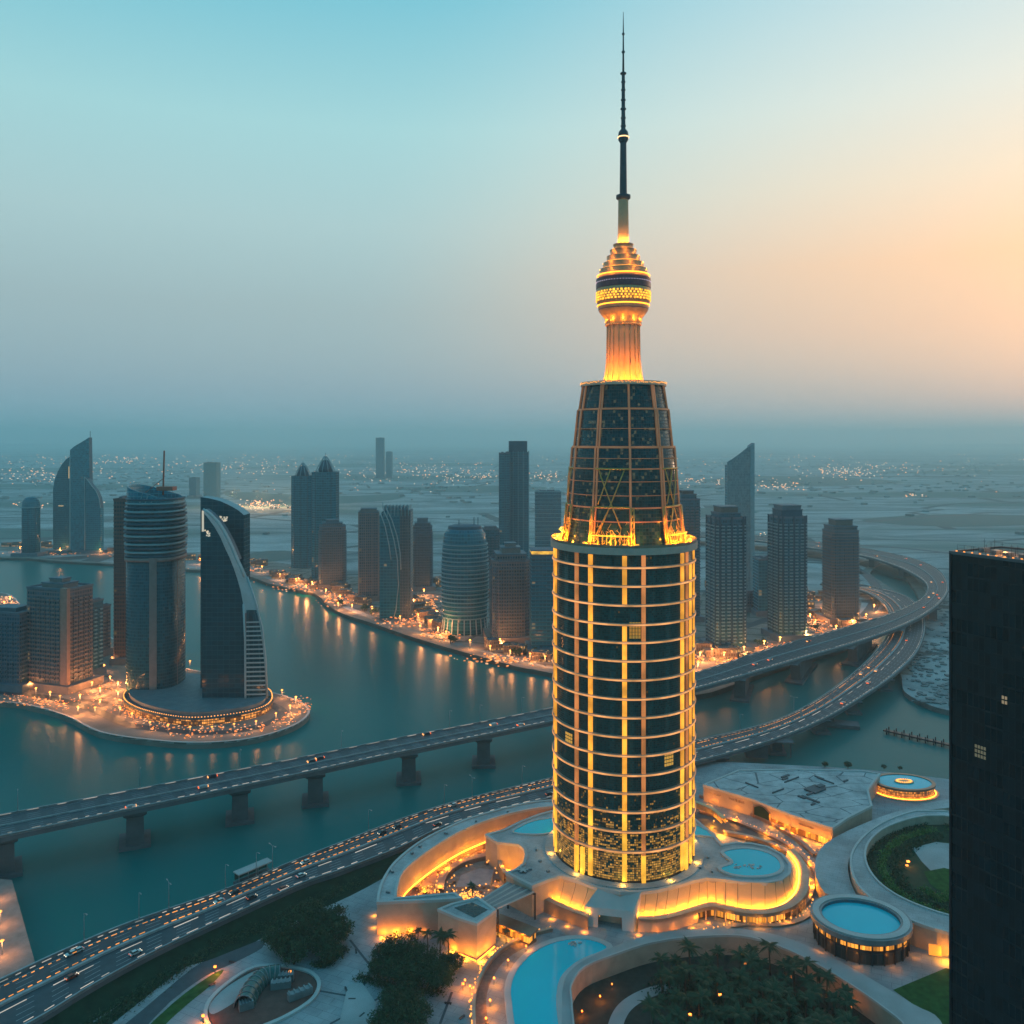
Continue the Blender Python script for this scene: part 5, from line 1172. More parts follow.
w = MB(); w.tube([((px - 512) / F * (s.Zf - 10.5), s.Zf - 10.5, HC - (r - HOR) / F * (s.Zf - 10)) for px, r in ((84.8, 554), (84.8, 520), (84.6, 477), (87.5, 480), (91, 485), (96, 491), (99, 498), (100.5, 508))], .7, 5); w.build('edge_trim', M['rib_white'], t_)
w = MB(); X = (88 - 512) / F * s.Zf; w.tube([(X, s.Zf + 8, s.z(440)), (X, s.Zf + 8, s.z(431))], .5, 5); w.build('mast', M['band_dark'], t_)
w = MB(); X = lambda px: (px - 512) / F * (s.Zf + 3.5); w.box((X(69), s.Zf + 3.2, (s.z(465) + s.z(480)) / 2), (1.5, .5, 22)); w.box((X(61), s.Zf + 3.2, s.z(506)), (9, .5, 1.6)); w.build('lit_panel', glow('dim_panel', (1, .6, .25), .5, sample=False), t_)
w = MB(); w.prism(rectp(s.x, s.y - 4, s.w * 1.25, 55), FZ, FZ + 6); w.build('podium', M['band_grey'], t_)

# ---- island towers
block('slab_tower', 'slim red-brown tower standing behind the ribbed cylinder tower on the island', 117, 129, 664, 500, .0, FCM('brown_windows', (.03, .05, .06), (.15, .085, .075), 3.5, 2.4, .3, .3, lit=.015, lits=.4, grough=.8), band=M['red_brown'], depth=26)
s = Site(126.5, 185, 700.5, 44); t_ = thing('ribbed_tower', 'large cylinder tower with wavy ribbed top and slanted glass crown on the island', 'tower', s.loc()); cx, cy, rx = s.x - 4.2, s.y, s.w / 2 * .93
def soval(k=1.0, n=40): return [(cx + rx * k * math.copysign(abs(math.cos(2 * math.pi * i / n)) ** .75, math.cos(2 * math.pi * i / n)), cy + 23 * k * math.copysign(abs(math.sin(2 * math.pi * i / n)) ** .75, math.sin(2 * math.pi * i / n))) for i in range(n)]
w = MB(); w.prism(soval(.96), FZ, s.z(503), sm=True, capmat=1); w.build('glass_shaft', [FCM('green_curtain_wall', (.004, .06, .085), (.015, .085, .11), 2.6, 1.6, .3, .16, lit=.01, lits=.5), M['band_dark']], t_)
z0, z1 = s.z(558), s.z(497); nb = 15
for k in range(nb):
    z = z0 + (z1 - z0) * k / nb; bulge = 1.0 + .045 * math.sin(k / nb * math.pi) - .05 * (k / nb) ** 2
    w = MB(); q = ccw(soval(bulge)); w.wall(q, z, z + 1.5, sm=True); w.cap(q, z + 1.5, holes=[ccw(soval(.9))]); w.cap(q, z, holes=[ccw(soval(.9))], up=False); w.build('rib', M['band_pale'] if k % 2 else M['band_dark'], t_)
w = MB(); q = ccw(soval(1.01)); w.wall(q, z0 - 3.2, z0 - .4, sm=True); w.cap(q, z0 - .4, holes=[ccw(soval(.9))]); w.cap(q, z0 - 3.2, holes=[ccw(soval(.9))], up=False); w.build('belt', M['band_stone'], t_)
for a in (-1.25, -2.75, -.35): w = MB(); w.box((cx + math.cos(a) * rx * .97, cy + math.sin(a) * 23.2, (FZ + z0) / 2), (5.5 if a == -1.25 else 1.2, 2.4 if a == -1.25 else 1.0, z0 - FZ), a + math.pi / 2); w.build('pilaster', M['band_stone'], t_)
# slanted crown: a curved screen that is high on the left and falls to the right
w = MB(); rws = []; q = soval(.93, 48)
def ctop(p): f = (p[0] - (cx - rx)) / (2 * rx); return s.z(484 + 17 * max(0, f) ** .8)
w.wall(ccw(q), s.z(505), ctop, sm=True); q2 = offset(ccw(q), -1.2); w.wall(list(reversed(q2)), s.z(505), ctop, sm=True)
for i in range(len(q2)): a, b_ = ccw(q)[i], ccw(q)[(i + 1) % len(q2)]; c_, d_ = q2[(i + 1) % len(q2)], q2[i]; w.face([(*a, ctop(a)), (*b_, ctop(b_)), (*c_, ctop(c_)), (*d_, ctop(d_))])
w.build('crown_screen', G_TEAL, t_)
for k in range(9):
    X0 = cx - rx * .8 + k * rx * .2; w = MB(); w.bar((X0, cy - 20 * math.sqrt(max(.05, 1 - ((X0 - cx) / rx) ** 2)) - 1.6, s.z(504)), (X0 + 2.5, cy - 20 * math.sqrt(max(.05, 1 - ((X0 + 2.5 - cx) / rx) ** 2)) - 1.6, s.z(489 + k * 1.6)), .5); w.build('crown_strut', M['band_pale'], t_)
X0 = (163 - 512) / F * s.Z; M['crane'] = plain('crane_red', (.40, .12, .08), .6, scale=1)
cr_ = thing('roof_crane', 'thin red crane mast on the roof of the ribbed cylinder tower', 'crane', (X0, cy, s.z(497)))
w = MB(); w.tube([(X0, cy, s.z(497)), (X0 + 1, cy, s.z(451))], .75, 5); w.build('mast', M['crane'], cr_); w = MB(); w.bar((X0, cy, s.z(480)), (X0 - 14, cy, s.z(494)), .4); w.build('stay', M['crane'], cr_)
w = MB(); w.box((X0 + 3, cy, s.z(490)), (13, 9, 3.2)); w.build('base_platform', M['crane'], cr_)
# sail tower: tall dark glass front with a white curved rib and a louvred flank, and a back slab
s = Site(201, 265, 712, 40); t_ = thing('curved_sail_tower', 'dark glass sail-shaped tower with white curved rib and louvred flank at the island tip', 'tower', s.loc())
s.Zf = ZD(709, FZ)
profile_slab(t_, 'back_slab', 0, 0, s, [(200.5, 497), (210, 498.5), (220, 501), (230, 505.5), (238, 510), (243.8, 515)], 26, 16, G_DEEP, M['band_pale'])
fp = [(202.3, 511.5), (207, 516.5), (214.8, 527), (220.5, 537), (225.7, 549), (230, 558), (233.9, 568), (237.6, 579), (240.7, 590), (243.4, 604), (245, 640), (245.3, 690), (245.5, 709)]
curve2 = [(203.5, 509), (209.5, 513.5), (217.5, 521.5), (223.3, 530.5), (228.4, 540), (232.7, 549.5), (236.8, 559.5), (240.8, 568), (244.8, 577), (253, 601), (259.8, 628), (263.5, 661), (265.3, 705)]
Zs = s.Zf; X = lambda px, Z=Zs: (px - 512) / F * Z; ZZ = lambda r, Z=Zs: HC - (r - HOR) / F * Z
profile_slab(t_, 'glass_front', 0, 0, s, fp[:-1] + [(245.5, 700)], 0, 18, G_DEEP, M['band_dark'])
# white rib between the glass and the curve, flank louvres below row 612
w = MB()
for (a, b_, c_, d_) in [(fp[i], fp[i + 1], curve2[i + 1], curve2[i]) for i in range(9)] + [((243.4, 604), (245.2, 613), (256, 613), (253, 601))]:
    w.m = 0
    w.face([(X(a[0]), Zs - .5, ZZ(a[1])), (X(b_[0]), Zs - .5, ZZ(b_[1])), (X(c_[0]), Zs + 6, ZZ(c_[1], Zs + 6)), (X(d_[0]), Zs + 6, ZZ(d_[1], Zs + 6))])
    w.m = 0
    if c_[1] > 560: continue
    w.m = 1; w.face([(X(d_[0]), Zs + 6, ZZ(d_[1], Zs + 6)), (X(c_[0]), Zs + 6, ZZ(c_[1], Zs + 6)), (X(c_[0]), Zs + 12, ZZ(c_[1], Zs + 6)), (X(d_[0]), Zs + 12, ZZ(d_[1], Zs + 6))]); w.m = 0
w.build('curved_rib', [M['rib_white'], M['band_dark']], t_)
w = MB(); w.tube([(X(a), Zs - .8, ZZ(r)) for a, r in curve2[:9]], .9, 6); w.build('rib_edge', M['rib_white'], t_)
w = MB(); w.tube([(X(a - .2), Zs + 6, ZZ(r, Zs + 6)) for a, r in curve2[8:]], .95, 6); w.build('rib_edge', M['rib_white'], t_)
w = MB(); w.tube([(X(a + .4), Zs - .9, ZZ(r)) for a, r in fp[9:]], .8, 6); w.build('rib_edge', M['rib_white'], t_)
w = MB(); prev = None
flank = [(246.5, 610, 254.5), (246.5, 625, 257.5), (246.5, 645, 260.5), (246.5, 670, 262.7), (246.5, 710, 264.5)]
for (xa, ra, xb), (xc, rc, xd) in zip(flank, flank[1:]): w.face([(X(xa), Zs - .2, ZZ(ra)), (X(xc), Zs - .2, ZZ(rc)), (X(xd), Zs + 5.5, ZZ(rc, Zs + 5.5)), (X(xb), Zs + 5.5, ZZ(ra, Zs + 5.5))])
w.build('flank_glass', G_DEEP, t_)
for k in range(19):
    r = 622 + k * 4.5; xb = 254.5 + 9.8 * (1 - math.exp(-(r - 610) / 28)); a = Vector((X(246.8), Zs - 1.0, ZZ(r))); b_ = Vector((X(xb), Zs + 4.8, ZZ(r + 0, Zs + 4.8))); w = MB(); w.bar(a, b_, .9, 1.0); w.build('louvre', M['rib_white'], t_)
w = MB(); w.box((X(203), Zs - .3, (ZZ(512) + ZZ(530)) / 2), (1.4, .6, 16)); rr = random.Random(2)
for k in range(14): w.box((X(206 + rr.uniform(-1, 4)), Zs - .3, ZZ(533 + rr.uniform(-3, 3))), (1.0, .3, .9))
for k in range(18): w.box((X(222 + rr.uniform(-4, 5), Zs + 25), Zs + 25.7, ZZ(519 + rr.uniform(-2.5, 2.5), Zs + 25)), (1.3, .4, 1.0))
w.build('lit_sign_cells', glow('pale_sign', (1, .85, .65), .45, sample=False), t_)
# the shared base of both towers, its lit rim
pb = thing('island_podium', 'low curved podium with lit arcade wrapping around the feet of the island towers', 'podium', (*P2(200, 722, FZ), FZ))
pq = smooth([P2(x, y, FZ) for x, y in ((124, 706), (128, 697), (150, 690), (185, 682), (215, 685), (262, 694), (272, 702), (268, 712), (250, 719), (220, 724), (190, 726), (160, 722), (136, 715))], True, 4); pq = ccw(pq)
w = MB(); w.wall(pq, FZ, FZ + 4.5); w.build('lit_arcade', FCM('arcade_lit', (.2, .1, .05), (.14, .09, .06), 2.2, 1.3, .25, .2, lit=.62, litcol=(1, .36, .06), lits=.6), pb)
w = MB(); w.prism(offset(pq, .8), FZ + 4.5, FZ + 6, bottom=True); w.build('roof', M['band_dark'], pb); w = MB(); w.prism(offset(pq, -4), FZ + 6, FZ + 8.5); w.build('upper_roof', M['teal_roof'], pb)
w = MB(); rr = random.Random(8); pr = resample(pq, 2.2, True)
for p in pr: w.box((p.x, p.y, FZ + 6.3), (.7, .5, .5), rr.uniform(0, 3))
w.build('rim_lamps', M['bulb'], pb)
# residential slabs on the island
def resid(name, label, x0, x1, yb, yt, a, mat, depth, crown, bal=(3.2, 1.6), band=M['band_stone'], zg=FZ, cat='apartment building', group=None, chamfer=0):
    return block(name, label, x0, x1, yb, yt, a, mat, depth=depth, crown=crown, bal=(bal[0], bal[1], band) , zg=zg, cat=cat, group=group, chamfer=chamfer, step=3.4)
t_, s, q, H = resid('apartment_block', 'tall sand-pink apartment slab with stepped curved crest at the left of the island towers', 26, 84, 691, 590, -.32, S_PINK, 32, [(.55, 4, 'band_stone'), (.32, 3.5, 'band_stone')])
w = MB(); w.box((q[1][0] - 1, q[1][1] + .5, (FZ + H) / 2 + 1), (7, 3.5, H - FZ + 2), -.32); w.build('corner_pier', plain('salmon_cladding', (.36, .22, .18), .8, scale=.3), t_)
t_, s, q, H = resid('apartment_block', 'lower apartment slab cut off by the left edge of the picture', -22, 34, 690, 614, -.2, S_GREY, 34, [(.5, 3, 'band_grey')], band=M['band_grey'])
resid('apartment_block', 'narrow apartment block attached to the right of the tall pink slab', 86, 97.5, 678, 603, -.3, S_BLUE, 20, [(.5, 2, 'band_grey')], band=M['band_pale'])
resid('apartment_block', 'lowest and rearmost of the pink apartment blocks, beside the red-brown tower', 95, 106, 658, 608, -.3, S_PINK, 18, [(.5, 2, 'band_stone')])

# ---- middle of the far shore
def domed(x0, x1, yb, ysh, yd, ysp, lab, rib=None, mat=G_TEAL):
    s = Site(x0, x1, yb, 26); t_ = thing('domed_tower', lab, 'tower', s.loc()); q = rectp(s.x, s.y, s.w, s.w * .9, 0); r_ = s.w / 2; ch = []
    for i in range(4):
        p, l, r = Vector(q[i]), Vector(q[i - 1]), Vector(q[(i + 1) % 4]); ch += [tuple(p + (l - p).normalized() * r_ * .35), tuple(p + (r - p).normalized() * r_ * .35)]
    w = MB(); w.prism(ccw(ch), FZ, s.z(ysh), capmat=1); w.build('facade', [mat, M['band_dark']], t_)
    w = MB(); w.lathe([(r_ * .62, s.z(ysh)), (r_ * .54, s.z(ysh) + (s.z(yd) - s.z(ysh)) * .45), (r_ * .34, s.z(ysh) + (s.z(yd) - s.z(ysh)) * .82), (r_ * .14, s.z(yd))], (s.x, s.y), 16); w.build('dome', M['band_dark'], t_)
    for k in range(10): a = k * .628 + .2; w = MB(); w.tube([(s.x + math.cos(a) * r_ * f, s.y + math.sin(a) * r_ * f, s.z(ysh) + (s.z(yd) - s.z(ysh)) * g_) for f, g_ in ((.80, 0), (.60, .45), (.34, .9), (.10, 1.3))], .55, 5); w.build('dome_rib', M['band_pale'], t_)
    w = MB(); w.tube([(s.x, s.y, s.z(yd) - 1), (s.x, s.y, s.z(ysp))], .45, 5); w.build('spire', M['band_pale'], t_)
    fins(t_, ch, 9, FZ, s.z(ysh), .5, .6, M['band_dark'])
    if rib:
        w = MB(); w.tube([((px - 512) / F * (s.Zf - .6), s.Zf - .6, s.z(r)) for px, r in rib], .9, 5); w.build('curved_rib', M['rib_white'], t_)
    return t_
domed(292, 312, 568, 476, 466, 461, 'left and shorter of two dark domed towers with crown-like tops')
domed(312.5, 336.5, 578, 472, 460, 453, 'right and taller domed tower crossed by a pale curved rib', rib=[(318, 470), (320, 482), (322.5, 496), (325, 510), (326.5, 524)])
resid('apartment_tower', 'squat stepped apartment tower in front of the right domed tower', 317, 346, 588.5, 527, .2, S_PINK, 28, [(.75, 5, S_PINK), (.5, 4, 'band_grey')], band=M['band_grey'], cat='tower', chamfer=4)
block('slab_tower', 'pale brown slab tower just left of the glass tower with curved ribs', 357, 379, 601, 513, .15, S_PINK, depth=28, fin=(7, 1.2, .9, 1, M['band_stone']), crown=[(.8, 5, 'band_stone')])
s = Site(379, 410.5, 619, 34); t_ = thing('ribbed_glass_tower', 'dark glass tower with pale curved ribs and comb-like fins on top', 'tower', s.loc())
profile_slab(t_, 'glass_front', 0, 0, s, [(379.5, 516), (383, 511), (390, 509.8), (400, 509.5)], 3, 26, G_TEAL)
profile_slab(t_, 'flank', 0, 0, s, [(400, 509.5), (410.5, 510.5)], 4, 26, FCM('pale_flank', (.04, .08, .10), (.26, .25, .25), 3.5, 1.4, .2, .4, lit=.01, lits=.4, grough=.7))
X = lambda px: (px - 512) / F * (s.Zf + 2.4)
for pts in ([(383, 509), (389, 522), (394, 540), (397.5, 560), (398.5, 585), (396, 610), (394, 617)], [(386, 508), (392, 520), (397, 536), (400, 552), (401, 570)], [(380, 512), (385, 526), (389, 545), (391, 560)]):
    w = MB(); w.tube([(X(px), s.Zf + 2.4, s.z(r)) for px, r in pts], .7, 5); w.build('curved_rib', M['rib_white'], t_)
for k in range(8): w = MB(); px = 384 + k * 3.5; w.box((X(px), s.Zf + 14, s.z(511)), (.8, 24, 12)); w.build('crown_fin', M['band_pale'], t_)
for k in range(5): w = MB(); px = 401.5 + k * 2.2; w.box((X(px), s.Zf + 3, (FZ + s.z(510)) / 2), (.7, 1.2, s.z(510) - FZ)); w.build('vertical_fin', M['band_grey'], t_)
w = MB(); w.tube([(X(382), s.Zf + 8, s.z(509)), (X(382), s.Zf + 8, s.z(502))], .4, 5); w.build('mast', M['band_pale'], t_)
resid('apartment_tower', 'slim grey apartment tower with stepped square crown behind the curved-rib tower', 411.5, 432.5, 591, 527, .12, S_GREY, 24, [(.8, 5, S_GREY), (.55, 6, 'band_grey')], band=M['band_grey'], cat='tower', chamfer=3)
# barrel tower
s = Site(440.5, 488, 636, 46); t_ = thing('barrel_tower', 'barrel-shaped blue glass tower wrapped in pale horizontal bands with lit sign on top', 'tower', s.loc()); cx, cy = s.x, s.y; R0 = s.w / 2
def br(z): f = (z - FZ) / (s.z(535) - FZ); return R0 * (.90 + .10 * math.sin(min(1, max(0, f)) * math.pi * .9) - .06 * max(0, f - .6) - .22 * max(0, f - .88))
zz = [FZ + (s.z(536) - FZ) * k / 14 for k in range(15)]
w = MB(); w.lathe([(br(z), z) for z in zz] + [(R0 * .80, s.z(533)), (R0 * .74, s.z(531))], (cx, cy), 48, True, sy=.9); w.build('glass_shaft', G_TEAL, t_)
z = FZ + 16
while z < s.z(543): w = MB(); w.lathe([(br(z) - .2, z), (br(z) + .9, z), (br(z) + .9, z + 1.1), (br(z) - .2, z + 1.1)], (cx, cy), 48, False, sy=.9, capit=False); w.build('floor_band', M['band_pale'], t_); z += 4.3
w = MB(); w.lathe([(R0 * .74, s.z(533)), (R0 * .70, s.z(528)), (R0 * .45, s.z(526.5))], (cx, cy), 40, False, sy=.9); w.build('crown', M['band_dark'], t_)
rr = random.Random(6); w = MB(); a = -2.3
while a < -.8: w.box((cx + math.cos(a) * R0 * .84, cy + math.sin(a) * R0 * .76, s.z(536.5) + rr.uniform(-.5, .5)), (rr.uniform(.7, 1.6), .4, rr.uniform(1.6, 3.0)), a + math.pi / 2); a += rr.uniform(.07, .12)
w.build('lit_sign', glow('white_sign', (.9, .95, 1), 1.0, sample=False), t_)
for px in (459, 474, 478): w = MB(); X0 = (px - 512) / F * s.Z; w.tube([(X0, cy, s.z(527)), (X0, cy, s.z(519 if px != 459 else 522))], .45, 5); w.build('mast', M['band_dark'], t_)
for k in range(11):
    a = -2.9 + k * .27; w = MB(); w.bar((cx + math.cos(a) * R0 * 1.02, cy + math.sin(a) * R0 * .92, FZ), (cx + math.cos(a) * R0 * .93, cy + math.sin(a) * R0 * .84, FZ + 16), .9); w.build('leg_column', M['rib_white'], t_)
resid('apartment_tower', 'grey tower peeping out behind the barrel tower', 481, 499, 596, 530, .1, S_BLUE, 22, [(.7, 4, 'band_grey')], band=M['band_grey'], cat='tower')
resid('apartment_tower', 'ornate mauve apartment tower with stepped dome crown, right of the barrel tower', 489, 531, 643, 562, .12, S_PINK, 40, [(.78, 7, S_PINK), (.5, 6, 'band_stone'), (.28, 4, 'band_stone')], band=M['band_grey'], cat='tower', chamfer=6)
block('slab_tower', 'shorter slab of the tallest blue pair of towers, left of the main tower', 499.4, 510, 577, 453.7, .0, G_TEAL, depth=24, fin=(6, .6, .7, 1.5, M['band_dark']), band=None)
s = Site(508, 528.5, 575, 30); t_ = thing('slab_tower', 'taller slab of the blue pair of towers, with a plain boxy crown', 'tower', s.loc())
w = MB(); w.prism(rectp(s.x, s.y, s.w, 28), FZ, s.z(452)); w.build('facade', G_TEAL, t_); w = MB(); w.prism(rectp(s.x - .5, s.y, s.w * .9, 27), s.z(452), s.z(441)); w.build('crown', M['band_dark'], t_); fins(t_, rectp(s.x, s.y, s.w, 28), 6.5, FZ, s.z(451), .7, .8, M['band_pale'])
block('slab_tower', 'broad hazy blue block behind, between the tall pair and the main tower', 535, 561, 553, 492, .0, G_GREY, depth=34, band=M['band_pale'], step=7)
t_, s, q, H = block('slab_tower', 'dark tower with yellow lit rooftop terrace, half hidden left of the main tower', 530, 557, 654, 556, .05, G_TEAL, depth=26, band=M['band_dark'])
w = MB(); w.prism(ccw(offset(ccw(q), -.5)), H + .2, H + 4.5); w.build('lit_roof_terrace', glow('yellow_terrace', (1, .50, .06), .8, var=.5), t_)
w = MB(); w.prism(ccw(offset(ccw(q), .6)), H + 4.5, H + 5.4, bottom=True); w.build('terrace_roof', M['band_dark'], t_)
# ---- right of the main tower
resid('apartment_tower', 'dark apartment tower touching the right edge of the main tower', 676, 699, 622, 500, .1, S_BLUE, 28, [(.75, 6, S_BLUE), (.55, 4, 'red_brown')], band=M['band_grey'], cat='tower')
def hirise(x0, x1, yb, ysh, lab, cr):
    t_, s, q, H = block('residential_tower', lab, x0, x1, yb, ysh, .14, S_BLUE, depth=34, cat='tower', crown=cr, bal=(3.0, 2.4, M['band_pale']), step=3.3, chamfer=3)
    q4 = ccw(q); 
    fins(t_, q, 11, FZ, H + 2, 1.6, 1.0, M['band_dark'], 'glass_strip')
    return t_
M['crown_brown'] = plain('crown_brown', (.20, .14, .13), .7, scale=.3)
hirise(710.7, 745, 653, 519, 'left of three tall balconied residential towers, with brown flat crown', [(.72, 5, S_BLUE), (.6, 6, 'crown_brown')])
hirise(773.7, 806, 641, 518, 'middle balconied residential tower, near the bridge, with square crown', [(.75, 8, 'band_dark'), (.68, 4, 'band_grey')])
s = Site(727, 754, 591, 34); t_ = thing('slanted_tower', 'tall blue glass tower with sharply slanted pointed top behind the residential towers', 'tower', s.loc())
profile_slab(t_, 'facade', 0, 0, s, [(727.5, 465), (735, 464), (742, 459), (749, 455), (753.5, 449)], 0, 14, G_TEAL)
profile_slab(t_, 'screen', 0, 0, s, [(727.3, 462), (733, 458.5), (740, 453.5), (748, 447), (754.3, 443)], -2, 2, FCM('pale_screen', (.16, .24, .28), (.2, .28, .32), 3.6, 2, .1, .1, lit=0, gvar=.2), M['band_pale'])
profile_slab(t_, 'flank_fin', 0, 0, s, [(750.5, 446), (754.6, 443)], -3, 16, M['band_pale'])
block('office_block', 'small plain blue block between two residential towers', 757, 774, 616, 560, .0, G_TEAL, depth=24, cat='building')
t_, s, q, H = block('residential_tower', 'brown-grey residential tower nearest the flyover loop, with tapered boxy crown', 827.6, 858.5, 624, 532, .1, S_PINK, depth=30, cat='tower', crown=[(.86, 6, S_PINK), (.62, 7, 'crown_brown')], bal=(3.4, 1.8, M['band_grey']), step=3.3, chamfer=3)
block('office_block', 'tiny pale low building at the foot of the slanted tower', 745, 757, 612, 594, .1, S_GREY, depth=16, cat='building')
# faint towers in the haze
for x0, x1, yb, yt, lab in ((204.5, 217.5, 500, 463, 'faint blue tower in the haze behind the island sail tower'), (376, 384, 478, 438, 'very faint needle-like tower on the hazy horizon'), (386, 392, 478, 452, 'very faint short tower beside the hazy needle tower'), (190, 197, 497, 478, 'small faint block beside the faint blue tower')):
    block('distant_tower', lab, x0, x1, yb, yt, .0, G_TEAL, depth=40)
# dark tower in the right foreground
ft = thing('foreground_tower', 'near-black glass tower filling the lower right edge, seen close', 'tower', (130, 228, 0))
pA, pB, pC = Vector((118.6, 230.0)), Vector((131.5, 206.0)), Vector((137.0, 243.5)); dz_ = 169.5
u1 = (pB - pA).normalized(); u2 = Vector((-u1.y, u1.x)); 
if u2.x < 0: u2 = -u2
fq = ccw([tuple(pA), tuple(pA + u1 * 46), tuple(pA + u1 * 46 + u2 * 30), tuple(pA + u2 * 22 + u1 * 0)])
w = MB(); w.prism(fq, 0, dz_, capmat=1); w.build('curtain_wall', [G_FGL, M['dark']], ft)
w = MB(); w.prism(offset(fq, .25), dz_ - .3, dz_ + .5, holes=[offset(fq, -.35)], bottom=True); w.build('parapet', plain('dark_parapet', (.10, .10, .11), .5), ft)
w = MB(); w.box((pA.x - .05, pA.y - .2, dz_ / 2), (.5, .5, dz_), math.atan2(u1.y, u1.x)); w.build('corner_trim', M['dark'], ft)
w = MB(); ce = pA + u1 * 10 + u2 * 8
for k in range(10): p = pA + u1 * (1.0 + k * 2.2) + u2 * 1.2; w.box((p.x, p.y, dz_ + .5), (.35, .35, .35))
w.build('roof_lamps', glow('roof_amber', (1, .30, .05), 1.5), ft)
lamp('roof_light', (ce.x, ce.y, dz_ + 2.4), 900, (1, .36, .08), .4, ft); lamp('roof_light', (ce.x + 6, ce.y - 8, dz_ + 2.0), 700, (1, .36, .08), .4, ft)
w = MB(); w.cap(offset(fq, -.6), dz_ + .05); w.build('roof_deck', M['sand'], ft)
rr = random.Random(12)
for k in range(16):
    p = pA + u1 * rr.uniform(2, 20) + u2 * rr.uniform(3, 14); h_ = rr.uniform(1.2, 3.6); w = MB(); w.tube([(p.x, p.y, dz_), (p.x, p.y, dz_ + h_)], .05, 4); w.bar((p.x - .5, p.y, dz_ + h_ * .8), (p.x + .5, p.y, dz_ + h_ * .8), .05); w.build('aerial', M['dark'], ft)
for k in range(4): p = pA + u1 * (4 + k * 4.2) + u2 * rr.uniform(4, 9); w = MB(); w.box((p.x, p.y, dz_ + .6), (2.4, 1.6, 1.2), .4); w.build('roof_unit', M['steel'], ft)
w = MB(); a_ = pA + u2 * 3; 
for h_ in (1.0, 2.0): w.bar((a_.x, a_.y, dz_ + h_), (a_.x + u1.x * 24, a_.y + u1.y * 24, dz_ + h_), .05)
for k in range(12): w.bar((a_.x + u1.x * 2 * k, a_.y + u1.y * 2 * k, dz_), (a_.x + u1.x * 2 * k, a_.y + u1.y * 2 * k, dz_ + 2), .05)
w.build('roof_railing', M['dark'], ft)
nrm_ = Vector((u1.y, -u1.x)); nrm_ = nrm_ if nrm_.x < 0 else -nrm_
def face_pt(px, row):
    # where the ray through this place of the picture meets the tower's glass
    dx, dzz = (px - 512) / F, (HOR - row) / F; det = dx * (-u1.y) + u1.x
    t_ = (pA.x * (-u1.y) + u1.x * pA.y) / (dx * (-u1.y) + u1.x); return Vector((dx * t_, t_, HC + dzz * t_))
for px, row, nx, nz, st_ in ((1003, 702, 2, 2, .7), (976, 755, 4, 3, .22)):
    w = MB(); c_ = face_pt(px, row)
    for i in range(nx):
        for k in range(nz): p = c_ + Vector((u1.x * i * .8, u1.y * i * .8, k * 1.2)); w.box((p.x + nrm_.x * .06, p.y + nrm_.y * .06, p.z), (.55, .08, .8), math.atan2(u1.y, u1.x))
    w.build('lit_window', glow('dim_room', (1, .62, .35), st_ * .3, sample=False), ft)
# ================================================================ LAMPS, TRAFFIC, PLANTS, SMALL BUILDINGS, CITY LIGHTS
def proto(name, cat): return thing(name, None, cat)
# ---- street lamp: pole, arm, head
def make_lamp(h=11.0, arms=1):
    t_ = proto('street_lamp', 'street lamp'); parts = []
    w = MB(); w.tube([(0, 0, -.1), (0, 0, h * .6), (0, 0, h)], [.20, .15, .10], 6); parts.append(w.build('pole', M['lamppole'], t_))
    w = MB(); w.tube([(0, 0, .0), (0, 0, .7)], .34, 8); parts.append(w.build('pole_base', M['lamppole'], t_))
    for s_ in ((1,) if arms == 1 else (1, -1)):
        w = MB(); w.tube([(0, 0, h - .1), (s_ * .9, 0, h + .45), (s_ * 2.2, 0, h + .6)], .10, 5); parts.append(w.build('arm', M['lamppole'], t_))
        w = MB(); w.box((s_ * 2.5, 0, h + .58), (1.3, .42, .18)); w.m = 1; w.box((s_ * 2.5, 0, h + .46), (1.1, .32, .08)); parts.append(w.build('lamp_head', [M['lamppole'], M['dimlamp']], t_))
    return t_, [(p, []) for p in parts]
M['lamppole'] = plain('lamp_pole_grey', (.34, .38, .40), .5, .3, scale=1)
M['dimlamp'] = glow('lamp_glass', (1, .8, .6), .8, sample=False)
L1, L1p = make_lamp(11.0, 1); L2, L2p = make_lamp(11.0, 2); used = set()
def put(root, tree, loc, rz, label, group, sc=1.0):
    if root.name not in used:
        used.add(root.name); root.location = loc; root.rotation_euler = (0, 0, rz); root['label'] = label; root.scale = (sc,) * 3; o = root
    else: o = copy_tree(root, tree, loc, rz, label, sc)
    if group: o['group'] = group
    return o
def ang_at(A, px):
    best = min(range(len(A) - 1), key=lambda i: abs(A[i][0] / A[i][1] * F + 512 - px)); a, b_ = A[best], A[best + 1]
    return Vector(a), math.atan2(b_[1] - a[1], b_[0] - a[0])
for px in (14, 145, 240, 340, 448, 476, 523):
    p, a = ang_at(along(bA, bB, .015), px); put(L1, L1p, (p.x, p.y, ZB + 1), a - math.pi / 2, 'slim street lamp on the far parapet of the road bridge, arm over the lanes', 'street lamps on the bridge parapet')
for px in (720, 765, 812):
    p, a = ang_at(along(bA[:80], bB[:80], .015), px); put(L1, L1p, (p.x, p.y, ZB + 1), a - math.pi / 2, 'slim street lamp on the far parapet of the road bridge, arm over the lanes', 'street lamps on the bridge parapet')
for i, px in enumerate((78, 136, 169, 227, 251, 276, 372, 445, 470.6, 528.5, 745, 790)):
    p, a = ang_at(along(hA[:80], hB[:80], .01), px); put(L2 if i % 3 == 2 else L1, L2p if i % 3 == 2 else L1p, (p.x, p.y, ZH + 1), a - math.pi / 2, 'twin-armed street lamp at the water side of the highway' if i % 3 == 2 else 'single-armed street lamp at the water side of the highway', 'street lamps on the highway, two arms' if i % 3 == 2 else 'street lamps on the highway, one arm', sc=.95)
